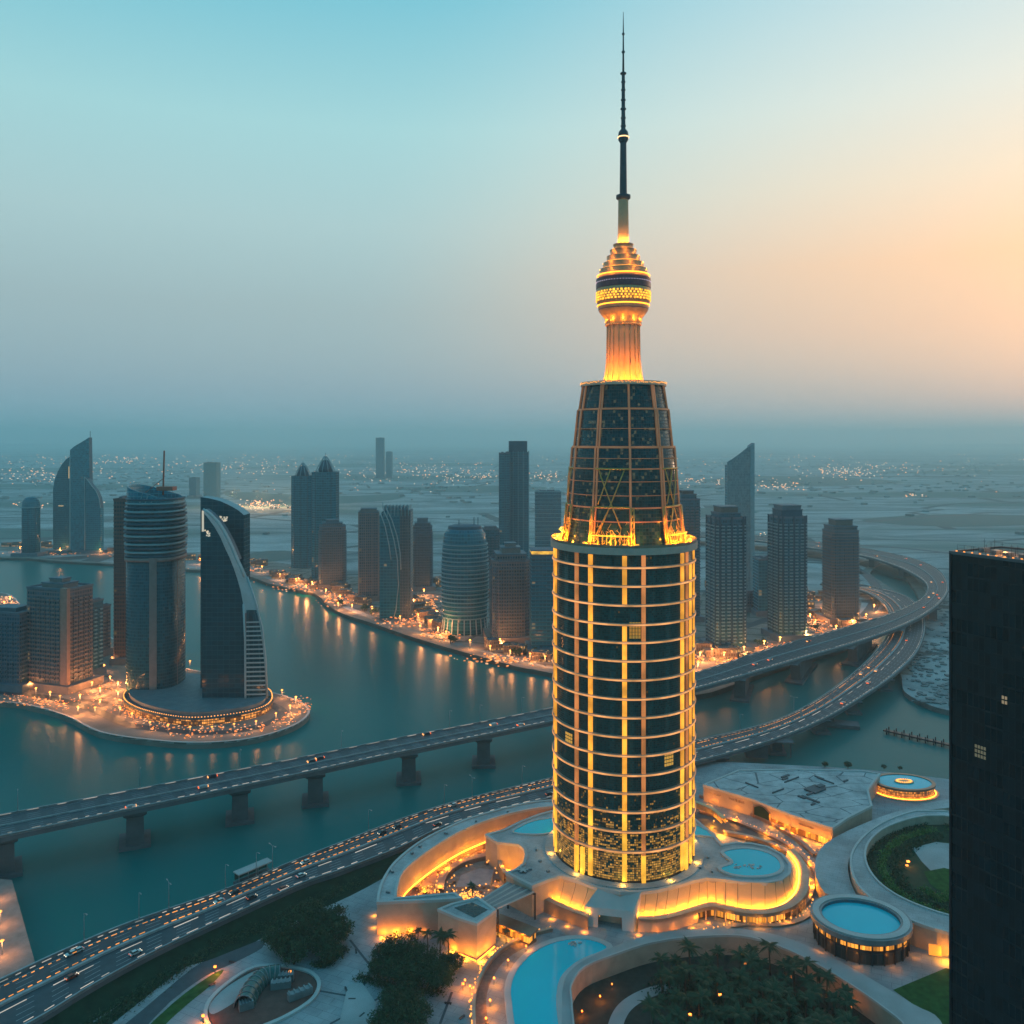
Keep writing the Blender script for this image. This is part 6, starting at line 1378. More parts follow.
p, a = ang_at(hA[:60], 262); sh_ = thing('bus_shelter', 'pale flat-roofed shelter at the water edge of the highway, between two lamps', 'shelter', (p.x, p.y, ZH))
c_, s_ = math.cos(a), math.sin(a)
w = MB(); w.box((p.x - s_ * 2.6, p.y + c_ * 2.6, ZH + 4.2), (17, 4.6, .5), a); w.build('roof', M['concrete'], sh_)
for k in (-7, -2.4, 2.4, 7): w = MB(); w.box((p.x - s_ * 2.6 + c_ * k, p.y + c_ * 2.6 + s_ * k, ZH + 2), (.3, .3, 4.2), a); w.build('post', M['lamppole'], sh_)
w = MB(); w.box((p.x - s_ * 4.6, p.y + c_ * 4.6, ZH + 2), (16, .2, 3), a); w.build('back_panel', M['canglass'], sh_)
w = MB(); w.box((p.x - s_ * 2.6, p.y + c_ * 2.6, ZH - 3), (17, 4.6, 6), a); w.build('platform', M['deckside'], sh_)

# ---- cars
def car_paint(n, c): m_ = plain(n, c, .28, .3, scale=2, var=.1); return m_
M['rubber'] = plain('rubber', (.02, .02, .02), .9); M['carglass'] = plain('car_glass', (.015, .02, .025), .1)
M['head'] = glow('headlight', (1, .80, .56), 2.2, sample=False); M['tail'] = glow('taillight', (1, .14, .03), 1.6, sample=False); M['headw'] = glow('headlight_amber', (1, .40, .12), 1.8, sample=False)
def make_car(paint):
    t_ = proto('car', 'car'); pr = []
    prof = [(-2.2, .35), (-2.25, .75), (-2.1, 1.0), (-1.2, 1.05), (1.0, 1.0), (2.0, .85), (2.2, .6), (2.2, .35)]
    w = MB(); q = [(x, z) for x, z in prof]
    for s__ in (-1, 1):
        f_ = [(x, s__ * .9, z) for x, z in q]; w.face(f_ if s__ < 0 else f_[::-1])
    for (x0, z0), (x1, z1) in zip(q, q[1:] + q[:1]): w.face([(x0, -.9, z0), (x0, .9, z0), (x1, .9, z1), (x1, -.9, z1)])
    pr.append(w.build('body', paint, t_))
    w = MB(); lo, hi = [(-1.8, -.84), (1.0, -.84), (1.0, .84), (-1.8, .84)], [(-1.3, -.68), (.35, -.68), (.35, .68), (-1.3, .68)]
    for i in range(4): k = (i + 1) % 4; w.face([(*lo[i], 1.02), (*lo[k], 1.02), (*hi[k], 1.48), (*hi[i], 1.48)])
    pr.append(w.build('window_band', M['carglass'], t_)); w = MB(); w.box((-.47, 0, 1.5), (1.66, 1.38, .06)); pr.append(w.build('roof', paint, t_))
    for x in (-1.35, 1.4):
        for y in (-.86, .86): w = MB(); w.tube([(x, y - .1, .33), (x, y + .1, .33)], .33, 10); pr.append(w.build('wheel', M['rubber'], t_))
    for y in (-.6, .6):
        w = MB(); w.box((2.2, y, .7), (.14, .42, .2)); pr.append(w.build('headlight', M['head'], t_)); w = MB(); w.box((-2.22, y, .8), (.12, .4, .18)); pr.append(w.build('taillight', M['tail'], t_))
    return t_, [(p, []) for p in pr]
CP = [(*make_car(car_paint('car_white', (.6, .62, .63))), 'white'), (*make_car(car_paint('car_dark', (.05, .06, .08))), 'dark'), (*make_car(car_paint('car_red', (.30, .05, .03))), 'red')]
def far_car(paint, col, big=1.0):
    w = MB(); w.box((0, 0, .75), (4.6 * big, 1.9, 1.0)); w.box((-.3, 0, 1.4), (2.4 * big, 1.6, .5)); w.m = 1; w.box((2.4 * big, 0, .8), (.5, 1.9, .7)); w.m = 2; w.box((-2.4 * big, 0, .85), (.5, 1.9, .6))
    o = w.build('car', [paint, M['headw'], M['tail']]); o['category'] = 'car'; return o
FCp = [(far_car(car_paint('far_white', (.5, .52, .54)), 'w'), 'pale'), (far_car(car_paint('far_dark', (.05, .06, .08)), 'd'), 'dark')]
def lane_pt(A, B, f, t): 
    L = along(A, B, f); k = t * (len(L) - 1); i = min(int(k), len(L) - 2); a, b_ = Vector(L[i]), Vector(L[i + 1]); return a.lerp(b_, k - i), math.atan2(b_.y - a.y, b_.x - a.x)
def in_view(p): return p.y > 50 and -10 < p.x / p.y * F + 512 < 1040
rr = random.Random(21)
for k in range(17):
    f = rr.choice((.14, .235, .33, .59, .68, .775, .87)); t__ = rr.uniform(.03, .52); p, a = lane_pt(hA, hB, f, t__)
    if not in_view(p): continue
    c = rr.choice(CP); put(c[0], c[1], (p.x, p.y, ZH + .05), a + (0 if f > .5 else math.pi), c[2] + ' car with its lights on driving along the waterfront highway', 'cars driving on the highway, ' + c[2])
def putf(A, B, Z_, ts, fs, n, road_, seed):
    r2 = random.Random(seed)
    for k in range(n):
        f = r2.choice(fs); p, a = lane_pt(A, B, f, r2.uniform(*ts))
        if not in_view(p): continue
        c = r2.choice(FCp); put(c[0], [], (p.x, p.y, Z_ + .05), a + (0 if f > .5 else math.pi), c[1] + ' car with lit headlights on the ' + road_, 'cars on the ' + road_ + ', ' + c[1])
putf(hA, hB, ZH, (.55, .88), (.14, .235, .33, .50, .59, .68, .775), 9, 'curved flyover', 3)
putf(bA, bB, ZB, (.02, .60), (.12, .21, .30, .39, .61, .70, .79, .88), 12, 'road bridge', 4)
putf(bA, bB, ZB, (.62, .98), (.12, .21, .30, .39, .61, .70, .79, .88), 16, 'loop by the far shore', 5)

# ---- trees
def leaf_cloud(w, c, rad, n, size, r2, flat=1.0):
    """clumps of small leaf faces spread through an uneven ellipsoid"""
    clumps = []
    for k in range(max(6, n // 45)):
        while True:
            v = Vector((r2.uniform(-1, 1), r2.uniform(-1, 1), r2.uniform(-1, 1)))
            if .25 < v.length < 1: break
        v = v * (r2.uniform(.75, 1.0) / max(v.length, .5)) if r2.random() < .6 else v
        clumps.append((Vector((c[0] + v.x * rad[0], c[1] + v.y * rad[1], c[2] + v.z * rad[2])), r2.uniform(.16, .34) * rad[0]))
    for k in range(n):
        cc, cr = r2.choice(clumps); d = Vector((r2.gauss(0, 1), r2.gauss(0, 1), r2.gauss(0, .8))); d *= cr * .62; p = cc + d
        nrm = (Vector((r2.uniform(-1, 1), r2.uniform(-1, 1), r2.uniform(-.2, 1.2)))).normalized(); x = nrm.orthogonal().normalized(); y = nrm.cross(x); s_ = size * r2.uniform(.6, 1.3)
        th = r2.uniform(0, 6.28); x, y = x * math.cos(th) + y * math.sin(th), y * math.cos(th) - x * math.sin(th)
        w.face([p - x * s_, p - y * s_ * .55, p + x * s_, p + y * s_ * .55])
def make_tree(seed, R_, H_, n=2600, size=.42):
    r2 = random.Random(seed); t_ = proto('broadleaf_tree', 'tree'); pr = []
    w = MB(); w.tube([(0, 0, -.2), (.1, 0, H_ * .25), (.0, .1, H_ * .5), (.1, .1, H_ * .75)], [.42, .34, .26, .14], 7); pr.append(w.build('trunk', M['bark'], t_))
    w = MB()
    for k in range(7): a = k * .9 + r2.uniform(0, .5); w.tube([(0, 0, H_ * (.28 + .05 * (k % 3))), (math.cos(a) * R_ * .35, math.sin(a) * R_ * .35, H_ * .55), (math.cos(a) * R_ * .7, math.sin(a) * R_ * .7, H_ * r2.uniform(.6, .78))], [.2, .13, .06], 5)
    pr.append(w.build('limb', M['bark'], t_))
    w = MB(); leaf_cloud(w, (0, 0, H_ * .62), (R_, R_, H_ * .36), n, size, r2); pr.append(w.build('crown', M['leaf'], t_))
    return t_, [(p, []) for p in pr]
T1 = make_tree(1, 7.0, 10.0, 3400); T2 = make_tree(2, 5.5, 8.5, 2600); T3 = make_tree(3, 3.6, 6.0, 1500, .38)
rr = random.Random(31)
for k, (x, y, p_) in enumerate(((283, 948, 0), (303, 934, 0), (324, 930, 0), (294, 958, 1), (338, 938, 1), (318, 946, 0), (335, 922, 1), (310, 920, 1), (329, 956, 1), (276, 942, 1))):
    q_ = P(x, y + 6, 0); put(*((T1, T2)[p_]), (q_.x, q_.y, 0), rr.uniform(0, 6), 'dark broadleaf tree in the big clump beside the embankment', 'trees in the clump by the embankment', rr.uniform(.85, 1.1))
for k, (x, y, p_) in enumerate(((384, 962, 1), (402, 958, 0), (424, 966, 0), (443, 974, 1), (395, 978, 1), (415, 984, 0), (438, 986, 1), (378, 972, 2), (455, 966, 2), (407, 970, 1))):
    q_ = P(x, y + 4, 0); put(*((T1, T2, T3)[p_]), (q_.x, q_.y, 0), rr.uniform(0, 6), 'dark broadleaf tree in the clump before the corner pavilion', 'trees in front of the corner pavilion', rr.uniform(.8, 1.0))
for k, (x, y, p_) in enumerate(((392, 1006, 1), (410, 1002, 1), (398, 1022, 0), (418, 1020, 1), (385, 1032, 1), (404, 1040, 0))):
    q_ = P(x, y + 4, 0); put(*((T1, T2)[p_]), (q_.x, q_.y, 0), rr.uniform(0, 6), 'dark broadleaf tree in the clump at the bottom edge, left of the lagoon pool', 'trees in the clump at the bottom edge', rr.uniform(.8, 1.0))
# palms
def make_palm(seed, H_=9.0, nf=17, L=3.9):
    r2 = random.Random(seed); t_ = proto('palm_tree', 'palm tree'); pr = []
    w = MB(); w.tube([(0, 0, -.2), (.12, 0, H_ * .4), (.3, .1, H_ * .8), (.32, .12, H_)], [.34, .25, .21, .26], 7); pr.append(w.build('trunk', M['bark'], t_))
    w = MB()
    for k in range(nf):
        a = k * 2.399 + r2.uniform(-.2, .2); el = r2.uniform(-.1, 1.05); pts = []; n = 8
        for i in range(n + 1):
            f = i / n; rr_ = L * f * math.cos(el * (1 - f * .5)); z = H_ + L * (math.sin(el) * f - .62 * f * f * (1.1 - el * .35)); pts.append(Vector((.32 + math.cos(a) * rr_, .12 + math.sin(a) * rr_, z)))
        side = Vector((-math.sin(a), math.cos(a), 0))
        for i in range(1, n + 1):
            d = (pts[i] - pts[i - 1]); m_ = pts[i - 1]
            for j_ in range(3):
                b_ = m_ + d * (j_ / 3); ln = .95 * math.sin(math.pi * min(.96, (i - 1 + j_ / 3) / n + .12))
                for s_ in (-1, 1): e = b_ + side * s_ * ln + d.normalized() * ln * .5 + Vector((0, 0, -.35 * ln)); t2 = d.normalized() * .11; w.face([b_ - t2, b_ + t2, e])
        for i in range(n): w.bar(pts[i], pts[i + 1], .07)
    pr.append(w.build('crown', M['palm'], t_)); return t_, [(p, []) for p in pr]
PA, PB = make_palm(11), make_palm(12, 7.2, 15, 3.4)
rr = random.Random(44); spots = []
for k in range(4000):
    if len(spots) >= 74: break
    x, y = rr.uniform(636, 850), rr.uniform(955, 1060); p = P(x, y, -6)
    if 600 < x < 660 and y < 1040: continue
    # inside the garden: below the upper ring edge
    top_y = 962 + max(0, (x - 740)) ** 1.35 * .075 if x > 740 else 962 + max(0, 740 - x) * .16
    if y < top_y + 5: continue
    if any((p.x - q.x) ** 2 + (p.y - q.y) ** 2 < 17 for q in spots): continue
    spots.append(p)
for k, p in enumerate(spots):
    put(*(PA if k % 2 else PB), (p.x, p.y, -6), rr.uniform(0, 6), 'palm tree in the dense grove of the sunken garden', 'palm trees in the sunken garden', rr.uniform(1.0, 1.4))
for x, y, lab, s_ in ((428, 951, 'leaning palm in front of the uplit crescent wall', .8), (440, 962, 'tall palm against the corner pavilion', 1.1), (449, 960, 'second tall palm against the corner pavilion, nearer its uplit corner', 1.1), (418, 944, 'smallest palm before the uplit crescent wall', .6), (472, 903, 'palm in the courtyard behind the corner pavilion', .8), (506, 944, 'short palm beside the glowing glass arcade', .55)):
    q_ = P(x, y, 0); put(*PA, (q_.x, q_.y, 0), rr.uniform(0, 6), lab, None, s_).pop('group', None) if False else put(*PA, (q_.x, q_.y, 0), rr.uniform(0, 6), lab, None, s_)
for o in list(bpy.data.objects):
    if o.get('category') == 'palm tree' and 'sunken' not in o.get('label', '') and 'group' in o: del o['group']
for x, y in ((566, 829), (779, 762), (856, 768), (893, 768)): pass
# shrubs and hedges
def shrub(name, lab, cat, path, n, r_, hh, mat, size=.35, z=0, kind=None, group=None):
    w = MB(); r2 = random.Random(int(n + path[0][0])); pts = [Vector((*p, 0)) if len(p) == 2 else Vector(p) for p in path]
    seg = [(a, b_, (b_ - a).length) for a, b_ in zip(pts, pts[1:])]; tot = sum(s_[2] for s_ in seg)
    for k in range(n):
        u = r2.uniform(0, tot)
        for a, b_, L in seg:
            if u <= L: break
            u -= L
        p = a.lerp(b_, min(1, u / max(L, .01))); off = Vector((r2.gauss(0, r_ * .5), r2.gauss(0, r_ * .5), z + abs(r2.gauss(hh * .45, hh * .35)))); p = p + off
        bump_ = .75 + .35 * noise.noise(p * .35); p.z = z + (p.z - z) * bump_
        nrm = Vector((r2.uniform(-1, 1), r2.uniform(-1, 1), r2.uniform(0, 1.3))).normalized(); x = nrm.orthogonal().normalized(); y = nrm.cross(x); s_ = size * r2.uniform(.6, 1.4)
        w.face([p - x * s_, p - y * s_ * .6, p + x * s_, p + y * s_ * .6])
    return tag(w.build(name, mat), lab, cat, group, kind)
shrub('hedge', 'low square hedge on the paving right of the big tree clump', 'hedge', smooth([P2(x, y, 0) for x, y in ((314, 965), (324, 966), (334, 959), (345, 950))], False, 3), 1600, 2.2, 1.6, M['leaf'])
shrub('hedge', 'dark shrubs at the foot of the tree clump before the pavilion', 'hedge', smooth([P2(x, y, 0) for x, y in ((360, 978), (375, 982), (400, 990), (440, 992))], False, 3), 2200, 3, 1.6, M['leaf'])
shrub('ground_cover', 'dark ground cover on the embankment below the highway', 'shrubs', [P2(x, y, 0) for x, y in ((80, 1036), (112, 1014), (150, 988), (186, 964), (214, 944), (256, 928), (300, 908), (345, 886), (384, 866))], 9000, 4.5, 1.5, M['leaf'], kind='stuff')
shrub('ground_cover', 'undergrowth between the palms of the sunken garden', 'shrubs', [(p.x, p.y) for p in sorted(spots, key=lambda v: v.y)[::2]] , 14000, 7, 1.8, M['palm'], .5, z=-6, kind='stuff')
rim_ = [p for p in offset(ri, -1.5)]
shrub('hedge', 'dark outer hedge ring against the inner wall of the ring building', 'hedge', rim_, 6500, 1.6, 1.8, M['leaf'], .45, z=5.2)
shrub('hedge', 'bright clipped hedge ring in the round roof garden', 'hedge', [p for p in offset(ri, -7)], 9500, 2.2, 2.6, M['hedge'], .42, z=5.3)
shrub('hedge', 'inner hedge belt that borders the garden path of the ring building', 'hedge', [p for p in offset(ri, -12.5)], 8000, 3.4, 1.6, M['leaf'], .5, z=5.3)
shrub('garden_shrub', 'loose shrubs on the lawn of the ring building', 'shrub', [P2(x, y, 5.4) for x, y in ((925, 890), (940, 900), (970, 895))], 1500, 2.5, 1.6, M['hedge'], .4, z=5.4)
p = P(908, 864, 6); w = MB(); w.tube([(p.x, p.y, 5.3), (p.x, p.y, 7)], .1, 5); w.m = 1; w.box((p.x, p.y, 7.2), (1.2, .9, .7)); w.box((p.x - 1.4, p.y - 2, 6.4), (1, .8, .5)); bo = tag(w.build('garden_lamp', [M['dark'], M['lamp']]), 'small red-orange lamp on the path of the round roof garden', 'garden lamp'); lamp('lamp_light', (p.x, p.y - 1, 7.4), 500, (1, .25, .05), .3, bo)
M['lampy'] = M['lamp']
for k, (x, y) in enumerate(((700, 975), (745, 968), (790, 982), (820, 1000), (850, 1012), (720, 1000), (770, 1005), (690, 1020), (838, 985), (880, 1018))):
    p = P(x, y, -5); w = MB(); w.tube([(p.x, p.y, -6), (p.x, p.y, -3.4)], .12, 5); w.m = 1; w.box((p.x, p.y, -3.1), (1.1, .7, .5)); bo = tag(w.build('bollard_lamp', [M['dark'], M['lamp']]), 'orange lamp glowing between the palms of the sunken garden', 'bollard lamp', 'lamps between the garden palms'); lamp('lamp_light', (p.x, p.y, -2.6), 260, (1, .30, .05), .3, bo)
for x, y, lab, h_ in ((825, 765, 'left one of two small trees on the shore by the disc pavilion', 1.0), (848, 766, 'bushier small tree on the shore, left of the disc pavilion', 1.2), (884, 767, 'small shrub-like tree behind the disc pavilion', .8), (900, 768, 'thin bare-looking sapling behind the disc pavilion', .7)):
    q_ = P(x, y + 2, 0); put(*T3, (q_.x, q_.y, 0), x, lab, None, h_ * .5)
# rocks of the shore on the right: heaps of rubble along the water
w = MB(); r2 = random.Random(50)
for k in range(420):
    x, y = r2.uniform(896, 960), r2.uniform(596, 716)
    if y > 700 + (x - 905) * .22: continue
    if x < 905 + max(0, 640 - y) * .35: continue
    p = P(x, y, FZ); s_ = r2.uniform(.8, 3.6); w.box((p.x, p.y, FZ + s_ * .15), (s_ * 1.6, s_, s_ * .35), r2.uniform(0, 3))
tag(w.build('rubble', plain('shore_rubble', (.24, .25, .26), .9, scale=.4, var=.5)), 'pale rubble and rough terraces on the shore right of the flyover', 'rubble', kind='stuff')

# ---- low buildings and shore lights
rr = random.Random(60)
shop = FCM('far_lit_shop', (.10, .07, .05), (.20, .15, .13), 3.4, 2.2, .3, .3, lit=.28, litcol=(1, .5, .16), lits=.7, grough=.8)
def low_house(x, y, lab, grp, r2, sz=1.0):
    p = P(x, y, FZ); w_, d_, h_ = r2.uniform(9, 22) * sz, r2.uniform(8, 14) * sz, r2.uniform(4, 10); a = r2.uniform(-.5, .5)
    o = MB(); q = ccw(rectp(p.x, p.y, w_, d_, a)); o.prism(q, FZ, FZ + h_, capmat=1); o.prism(offset(q, .4), FZ + h_, FZ + h_ + .7, holes=[offset(q, -.5)], bottom=True); o.m = 1; o.box((p.x + w_ * .15, p.y, FZ + h_ + .8), (w_ * .25, d_ * .25, 1.6), a)
    return tag(o.build('low_building', [shop, M['band_stone'] if r2.random() < .5 else M['band_grey']]), lab, 'building', grp)
zones = (((273, 580), (330, 594), 6, 13, 'by the domed towers'), ((335, 590), (376, 612), 4, 9, 'between domed and curved-rib towers'), ((412, 606), (442, 634), 7, 18, 'left of the barrel tower'),
         ((488, 648), (552, 664), 3, 8, 'below the ornate mauve tower'), ((430, 585), (500, 600), 6, 8, 'behind the barrel tower'), ((700, 655), (760, 662), 5, 7, 'between residential towers and bridge'), ((800, 610), (858, 632), 6, 10, 'by the flyover loop'),
         ((0, 546), (118, 553), 2, 12, 'on the far left shore'), ((188, 560), (262, 566), 3, 10, 'on the shore beyond the sail tower'), ((700, 590), (830, 604), 8, 10, 'between the back towers'))
for (x0, y0), (x1, y1), sp, n, lab in zones:
    for k in range(n):
        f = rr.random(); low_house(x0 + (x1 - x0) * f, y0 + (y1 - y0) * f - rr.uniform(0, sp), 'small low building with lit windows ' + lab, 'low buildings ' + lab, rr)
for x, y, lab in ((20, 668, 'low dark hall by the apartment slabs'),): pass
# warm lamps over streets: posts with real light
far_l = MB(); far_l.tube([(0, 0, 0), (0, 0, 8)], .22, 5); far_l.m = 1; far_l.box((0, 0, 8.1), (1.5, 1.5, .7)); FL = far_l.build('street_lamp', [M['lamppole'], M['bulb']]); FL['category'] = 'street lamp'
def far_lamp(x, y, power, lab, grp, col=(1, .36, .10), z=FZ, sc=1.0):
    p = P(x, y, z); o = put(FL, [], (p.x, p.y, z), 0, lab, grp, sc)
    l_ = lamp('lamp_light', (p.x + 1.2 * sc, p.y - 1.6 * sc, z + 7.2 * sc), power, col, 1.2); l_.parent = o; l_.matrix_parent_inverse = (Matrix.Translation((p.x, p.y, z)) @ Matrix.Diagonal((sc, sc, sc, 1))).inverted()
rr = random.Random(70)
isl_l = [(10, 686), (36, 696), (60, 704), (64, 712), (78, 715), (95, 716), (80, 703), (92, 690), (100, 696), (110, 684), (118, 700), (104, 672), (112, 664), (120, 716), (132, 722), (150, 731), (168, 734), (190, 736), (212, 736), (234, 733), (256, 730), (276, 722), (290, 714), (296, 705), (282, 698), (100, 708), (118, 690), (90, 682), (190, 668), (110, 650), (30, 690), (50, 700)]
for x, y in isl_l:
    b_ = 1.6 if 78 < x < 122 and 680 < y < 705 else 1.0
    far_lamp(x, y, rr.uniform(4200, 8500) * b_ * (.3 if y > 728 or (x < 70 and y > 700) else 1), 'warm street lamp on the quays of the round island', 'street lamps on the island', sc=.8)
sh_l = [(20, 552), (60, 553), (100, 554), (135, 560), (200, 564), (232, 567), (262, 572), (280, 580), (296, 585), (312, 588), (326, 596), (340, 602), (338, 610), (352, 612), (372, 614), (400, 624), (418, 622), (426, 610), (432, 628), (420, 634), (438, 636), (446, 640), (412, 606), (424, 596), (470, 649), (490, 655), (510, 660), (530, 663), (545, 666), (500, 648),
        (700, 662), (712, 658), (724, 662), (744, 656), (764, 650), (780, 646), (805, 640), (815, 628), (822, 616), (826, 606), (836, 634), (852, 628), (866, 622), (874, 612), (878, 602), (870, 594), (810, 622), (698, 672), (306, 592), (436, 618)]
for k_, (x, y) in enumerate(sh_l): far_lamp(x, y, rr.uniform(13000, 26000) * (.55 if k_ in (0, 1, 2, 3, 4, 5, 6, 7, 12, 13, 14, 15, 19, 21, 24, 25, 26, 27, 28) else 1), 'warm street lamp among the lit streets of the far shore', 'street lamps on the far shore', sc=1.1)
for x, y in ((4, 608), (10, 603), (-4, 600)): far_lamp(x, y, 14000, 'warm street lamp on the small lit spit behind the apartment slabs', 'street lamps on the small lit spit')
for x, y in ((4, 900), (8, 925), (10, 955)): far_lamp(x - 8, y, 2600, 'warm street lamp on the quay in the lower left corner', 'street lamps on the corner quay', z=-2, sc=.7)
# countless shop fronts, stall lamps and windows at street level
w = MB(); w2 = MB(); rr = random.Random(80)
def sprinkle(cx, cy, sx_, sy_, n, s0, s1, zoff=2.5):
    for k in range(n):
        x, y = cx + rr.gauss(0, sx_), cy + rr.gauss(0, sy_)
        p = P(x, max(y, 450), FZ); s_ = rr.uniform(s0, s1); (w if rr.random() < .7 else w2).box((p.x, p.y, FZ + rr.uniform(.4, zoff)), (s_ * rr.uniform(1, 2.4), s_, s_ * .7), rr.uniform(0, 3))
for x, y, a, b_, n in ((60, 554, 40, 1.2, 90), (300, 587, 16, 3, 80), (335, 600, 8, 4, 70), (425, 612, 8, 8, 150), (440, 636, 9, 2, 60), (510, 660, 22, 2.5, 110), (720, 660, 16, 3, 70), (820, 620, 9, 8, 90), (858, 625, 10, 4, 60), (240, 570, 18, 1.5, 60), (400, 622, 12, 3, 60), (780, 648, 14, 3, 40)): sprinkle(x, y, a, b_, n, .6, 1.6)
def inside_pix(x, y): return True
for k in range(330):
    th = rr.uniform(-.2, 3.3); rx_, ry_ = 93 + rr.uniform(-14, 7), 32 + rr.uniform(-10, 3); x, y = 212 + rx_ * math.cos(th), 705 + ry_ * math.sin(th)
    if x < 125 and y > 712: continue
    p = P(x, y, FZ); s_ = rr.uniform(.3, .85); (w if rr.random() < .75 else w2).box((p.x, p.y, FZ + rr.uniform(.4, 2)), (s_ * 2, s_, s_ * .6), rr.uniform(0, 3))
for k in range(190):
    x = rr.uniform(0, 122); y = rr.uniform(0, 1); y = 694 + x * .12 + y * 10 if x < 70 else rr.uniform(672, 716)
    if x > 70 and y > 704 + (x - 70) * .35: continue
    p = P(x, y, FZ); s_ = rr.uniform(.3, .8); (w if rr.random() < .7 else w2).box((p.x, p.y, FZ + rr.uniform(.4, 2)), (s_ * 2, s_, s_ * .6), rr.uniform(0, 3))
for k in range(90): x, y = rr.uniform(-10, 14), rr.uniform(597, 610); p = P(x, y, FZ); w2.box((p.x, p.y, FZ + 1.5), (1.6, 1, .8), rr.uniform(0, 3))
tag(w.build('street_level_lights', M['cityo']), 'countless amber shop and stall lights along the quays', 'city lights', kind='stuff')
tag(w2.build('street_level_lights', M['cityw']), 'countless pale shop and stall lights along the quays', 'city lights', kind='stuff')
# the lit district on the plain: far away, too many to count
w = MB(); w2 = MB(); wb_ = MB(); rr = random.Random(90)
def far_dot(x, y, s_):
    p = P(x, y, FZ); k = p.y / F * s_; (w if rr.random() < .45 else w2).box((p.x, p.y, FZ + k * .6 + rr.uniform(2, 9)), (k, k, k * .8))
for k in range(1150):
    y = 455 + abs(rr.gauss(0, 1)) * 16; x = rr.uniform(-20, 1044)
    den = .35 + .65 * noise.noise(Vector((x * .012, y * .06, 3.1))) + (.25 if x < 540 else -.05)
    if y > 505 or rr.random() > den: continue
    far_dot(x, y, rr.uniform(.35, .95))
for cx_, cy_, sx_, sy_, n in ((40, 476, 34, 3.5, 90), (130, 462, 26, 3, 60), (70, 507, 60, 2, 50), (262, 507, 13, 2.2, 110), (430, 470, 22, 3, 70), (455, 478, 40, 4, 70), (485, 478, 8, 1, 30), (548, 477, 9, 3, 50), (840, 474, 22, 4, 110), (775, 488, 14, 2.5, 60), (700, 482, 20, 3, 40), (915, 498, 6, 1, 12), (250, 470, 40, 4, 80), (763, 540, 8, 2, 40), (880, 470, 30, 3, 40), (380, 474, 30, 3, 50)):
    for k in range(n):
        x, y = cx_ + rr.gauss(0, sx_), max(449, cy_ + rr.gauss(0, sy_)); far_dot(x, y, rr.uniform(.4, 1.1))
tag(w.build('distant_city_lights', M['faro']), 'sprinkled amber lights of the town on the hazy plain', 'city lights', kind='stuff')
tag(w2.build('distant_city_lights', M['farw']), 'sprinkled white lights of the town on the hazy plain', 'city lights', kind='stuff')
for k in range(3800):
    y = 456 + abs(rr.gauss(0, 1)) * 20; x = rr.uniform(-20, 1044)
    if y > 545: continue
    if rr.random() > .35 + .8 * noise.noise(Vector((x * .012, y * .06, 3.1))): continue
    p = P(x, y, FZ); s_ = rr.uniform(9, 26); wb_.box((p.x, p.y, FZ + 2), (s_, s_ * rr.uniform(.5, 1), rr.uniform(4, 9)), rr.uniform(0, 3))
tag(wb_.build('distant_low_rise_town', plain('town_wall', (.30, .31, .32), .9, scale=.01, var=.5)), 'low town spread over the hazy plain beyond the towers', 'town', kind='stuff')
p = P(262, 507, FZ)
for dx_ in (-90, 0, 90): lamp('stadium_light', (p.x + dx_, p.y, 40), 500000, (1, .55, .25), 6)
# palms and dark bushes round the far towers
w = MB(); r2 = random.Random(95)
for x, y, n in ((33, 686, 3), (40, 684, 4), (48, 685, 4), (132, 700, 5), (126, 703, 4), (266, 706, 4), (300, 580, 5), (308, 583, 4), (340, 606, 4), (365, 610, 6), (375, 613, 4), (496, 640, 3), (536, 655, 5), (545, 660, 4), (700, 650, 3), (760, 645, 3), (815, 630, 4), (280, 574, 3), (452, 642, 5), (520, 656, 4), (128, 552, 4), (70, 553, 5)):
    for k in range(n):
        p = P(x + r2.uniform(-4, 4), y + r2.uniform(-1.5, 1.5), FZ); w3 = MB(); leaf_cloud(w3, (0, 0, 4.2), (3.6, 3.6, 2.6), 170, .75, r2); w3.m = 1; w3.tube([(0, 0, 0), (0, 0, 3.6)], [.4, .2], 5)
        o = w3.build('small_tree', [M['leaf'], M['bark']]); o.location = (p.x, p.y, FZ); tag(o, 'small dark tree among the lit streets at the foot of the far towers' if x > 270 or y < 600 else 'small dark tree on the round island beside the towers', 'tree', 'small trees on the far shore' if x > 270 or y < 600 else 'small trees on the island')
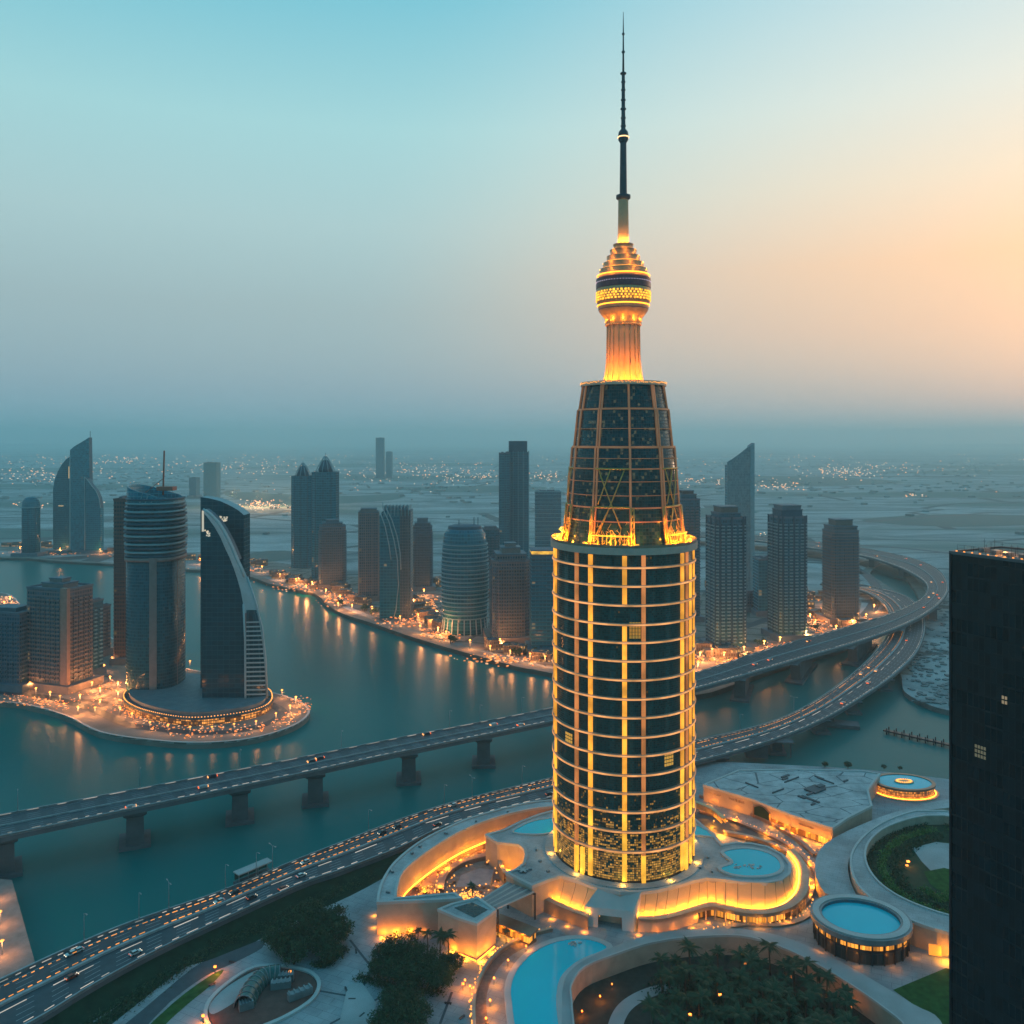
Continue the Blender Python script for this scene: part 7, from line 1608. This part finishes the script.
# people-sized detail on the plaza: benches and planters along the paving seams
for k, (x, y) in enumerate(((352, 1000), (362, 1016), (346, 990), (448, 1004), (462, 1018), (356, 952), (232, 962), (212, 985))):
    p = P(x, y, 0); w = MB(); w.box((p.x, p.y, .45), (2.6, .7, .16), k); w.box((p.x + math.cos(k) * .9, p.y + math.sin(k) * .9, .2), (.3, .6, .4), k); w.box((p.x - math.cos(k) * .9, p.y - math.sin(k) * .9, .2), (.3, .6, .4), k); tag(w.build('bench', M['dark']), 'small dark bench on the pale plaza paving', 'bench', 'benches on the plaza')
w = MB(); 
for a_, b_ in (((330, 1024), (402, 986)), ((372, 968), (345, 1024)), ((350, 940), (372, 968)), ((440, 1024), (452, 992)), ((314, 990), (372, 1000))):
    pa, pb_ = P(*a_, 0), P(*b_, 0); d = (pb_ - pa); n_ = Vector((-d.y, d.x, 0)).normalized() * .45; w.face([(pa.x + n_.x, pa.y + n_.y, .03), (pb_.x + n_.x, pb_.y + n_.y, .03), (pb_.x - n_.x, pb_.y - n_.y, .03), (pa.x - n_.x, pa.y - n_.y, .03)])
tag(w.build('pavement_drains', M['asphalt']), kind='structure')
w = MB(); w.prism(ccw(outline([(338, 1030), (348, 986), (362, 984), (376, 1004), (372, 1030)], 0)), 0, .5); tag(w.build('planter_bed', M['concrete']), 'low pale raised bed left of the bottom tree clump', 'raised bed')
# ================================================================ HAZE
w = MB(); w.box((0, 14000, (WZ - 1 + 480) / 2), (26000, 30000, 480 - (WZ - 1)))
hz = bpy.data.materials.new('haze'); hz.use_nodes = True; t = hz.node_tree; t.nodes.clear()
pv = N(t, 'ShaderNodeVolumePrincipled'); pv.inputs['Color'].default_value = (.70, .93, .97, 1); pv.inputs['Density'].default_value = HAZE; pv.inputs['Anisotropy'].default_value = 0.5
o_ = N(t, 'ShaderNodeOutputMaterial'); t.links.new(pv.outputs[0], o_.inputs['Volume'])
hz.cycles.homogeneous_volume = True if hasattr(hz.cycles, 'homogeneous_volume') else None
tag(w.build('haze', hz), kind='stuff')
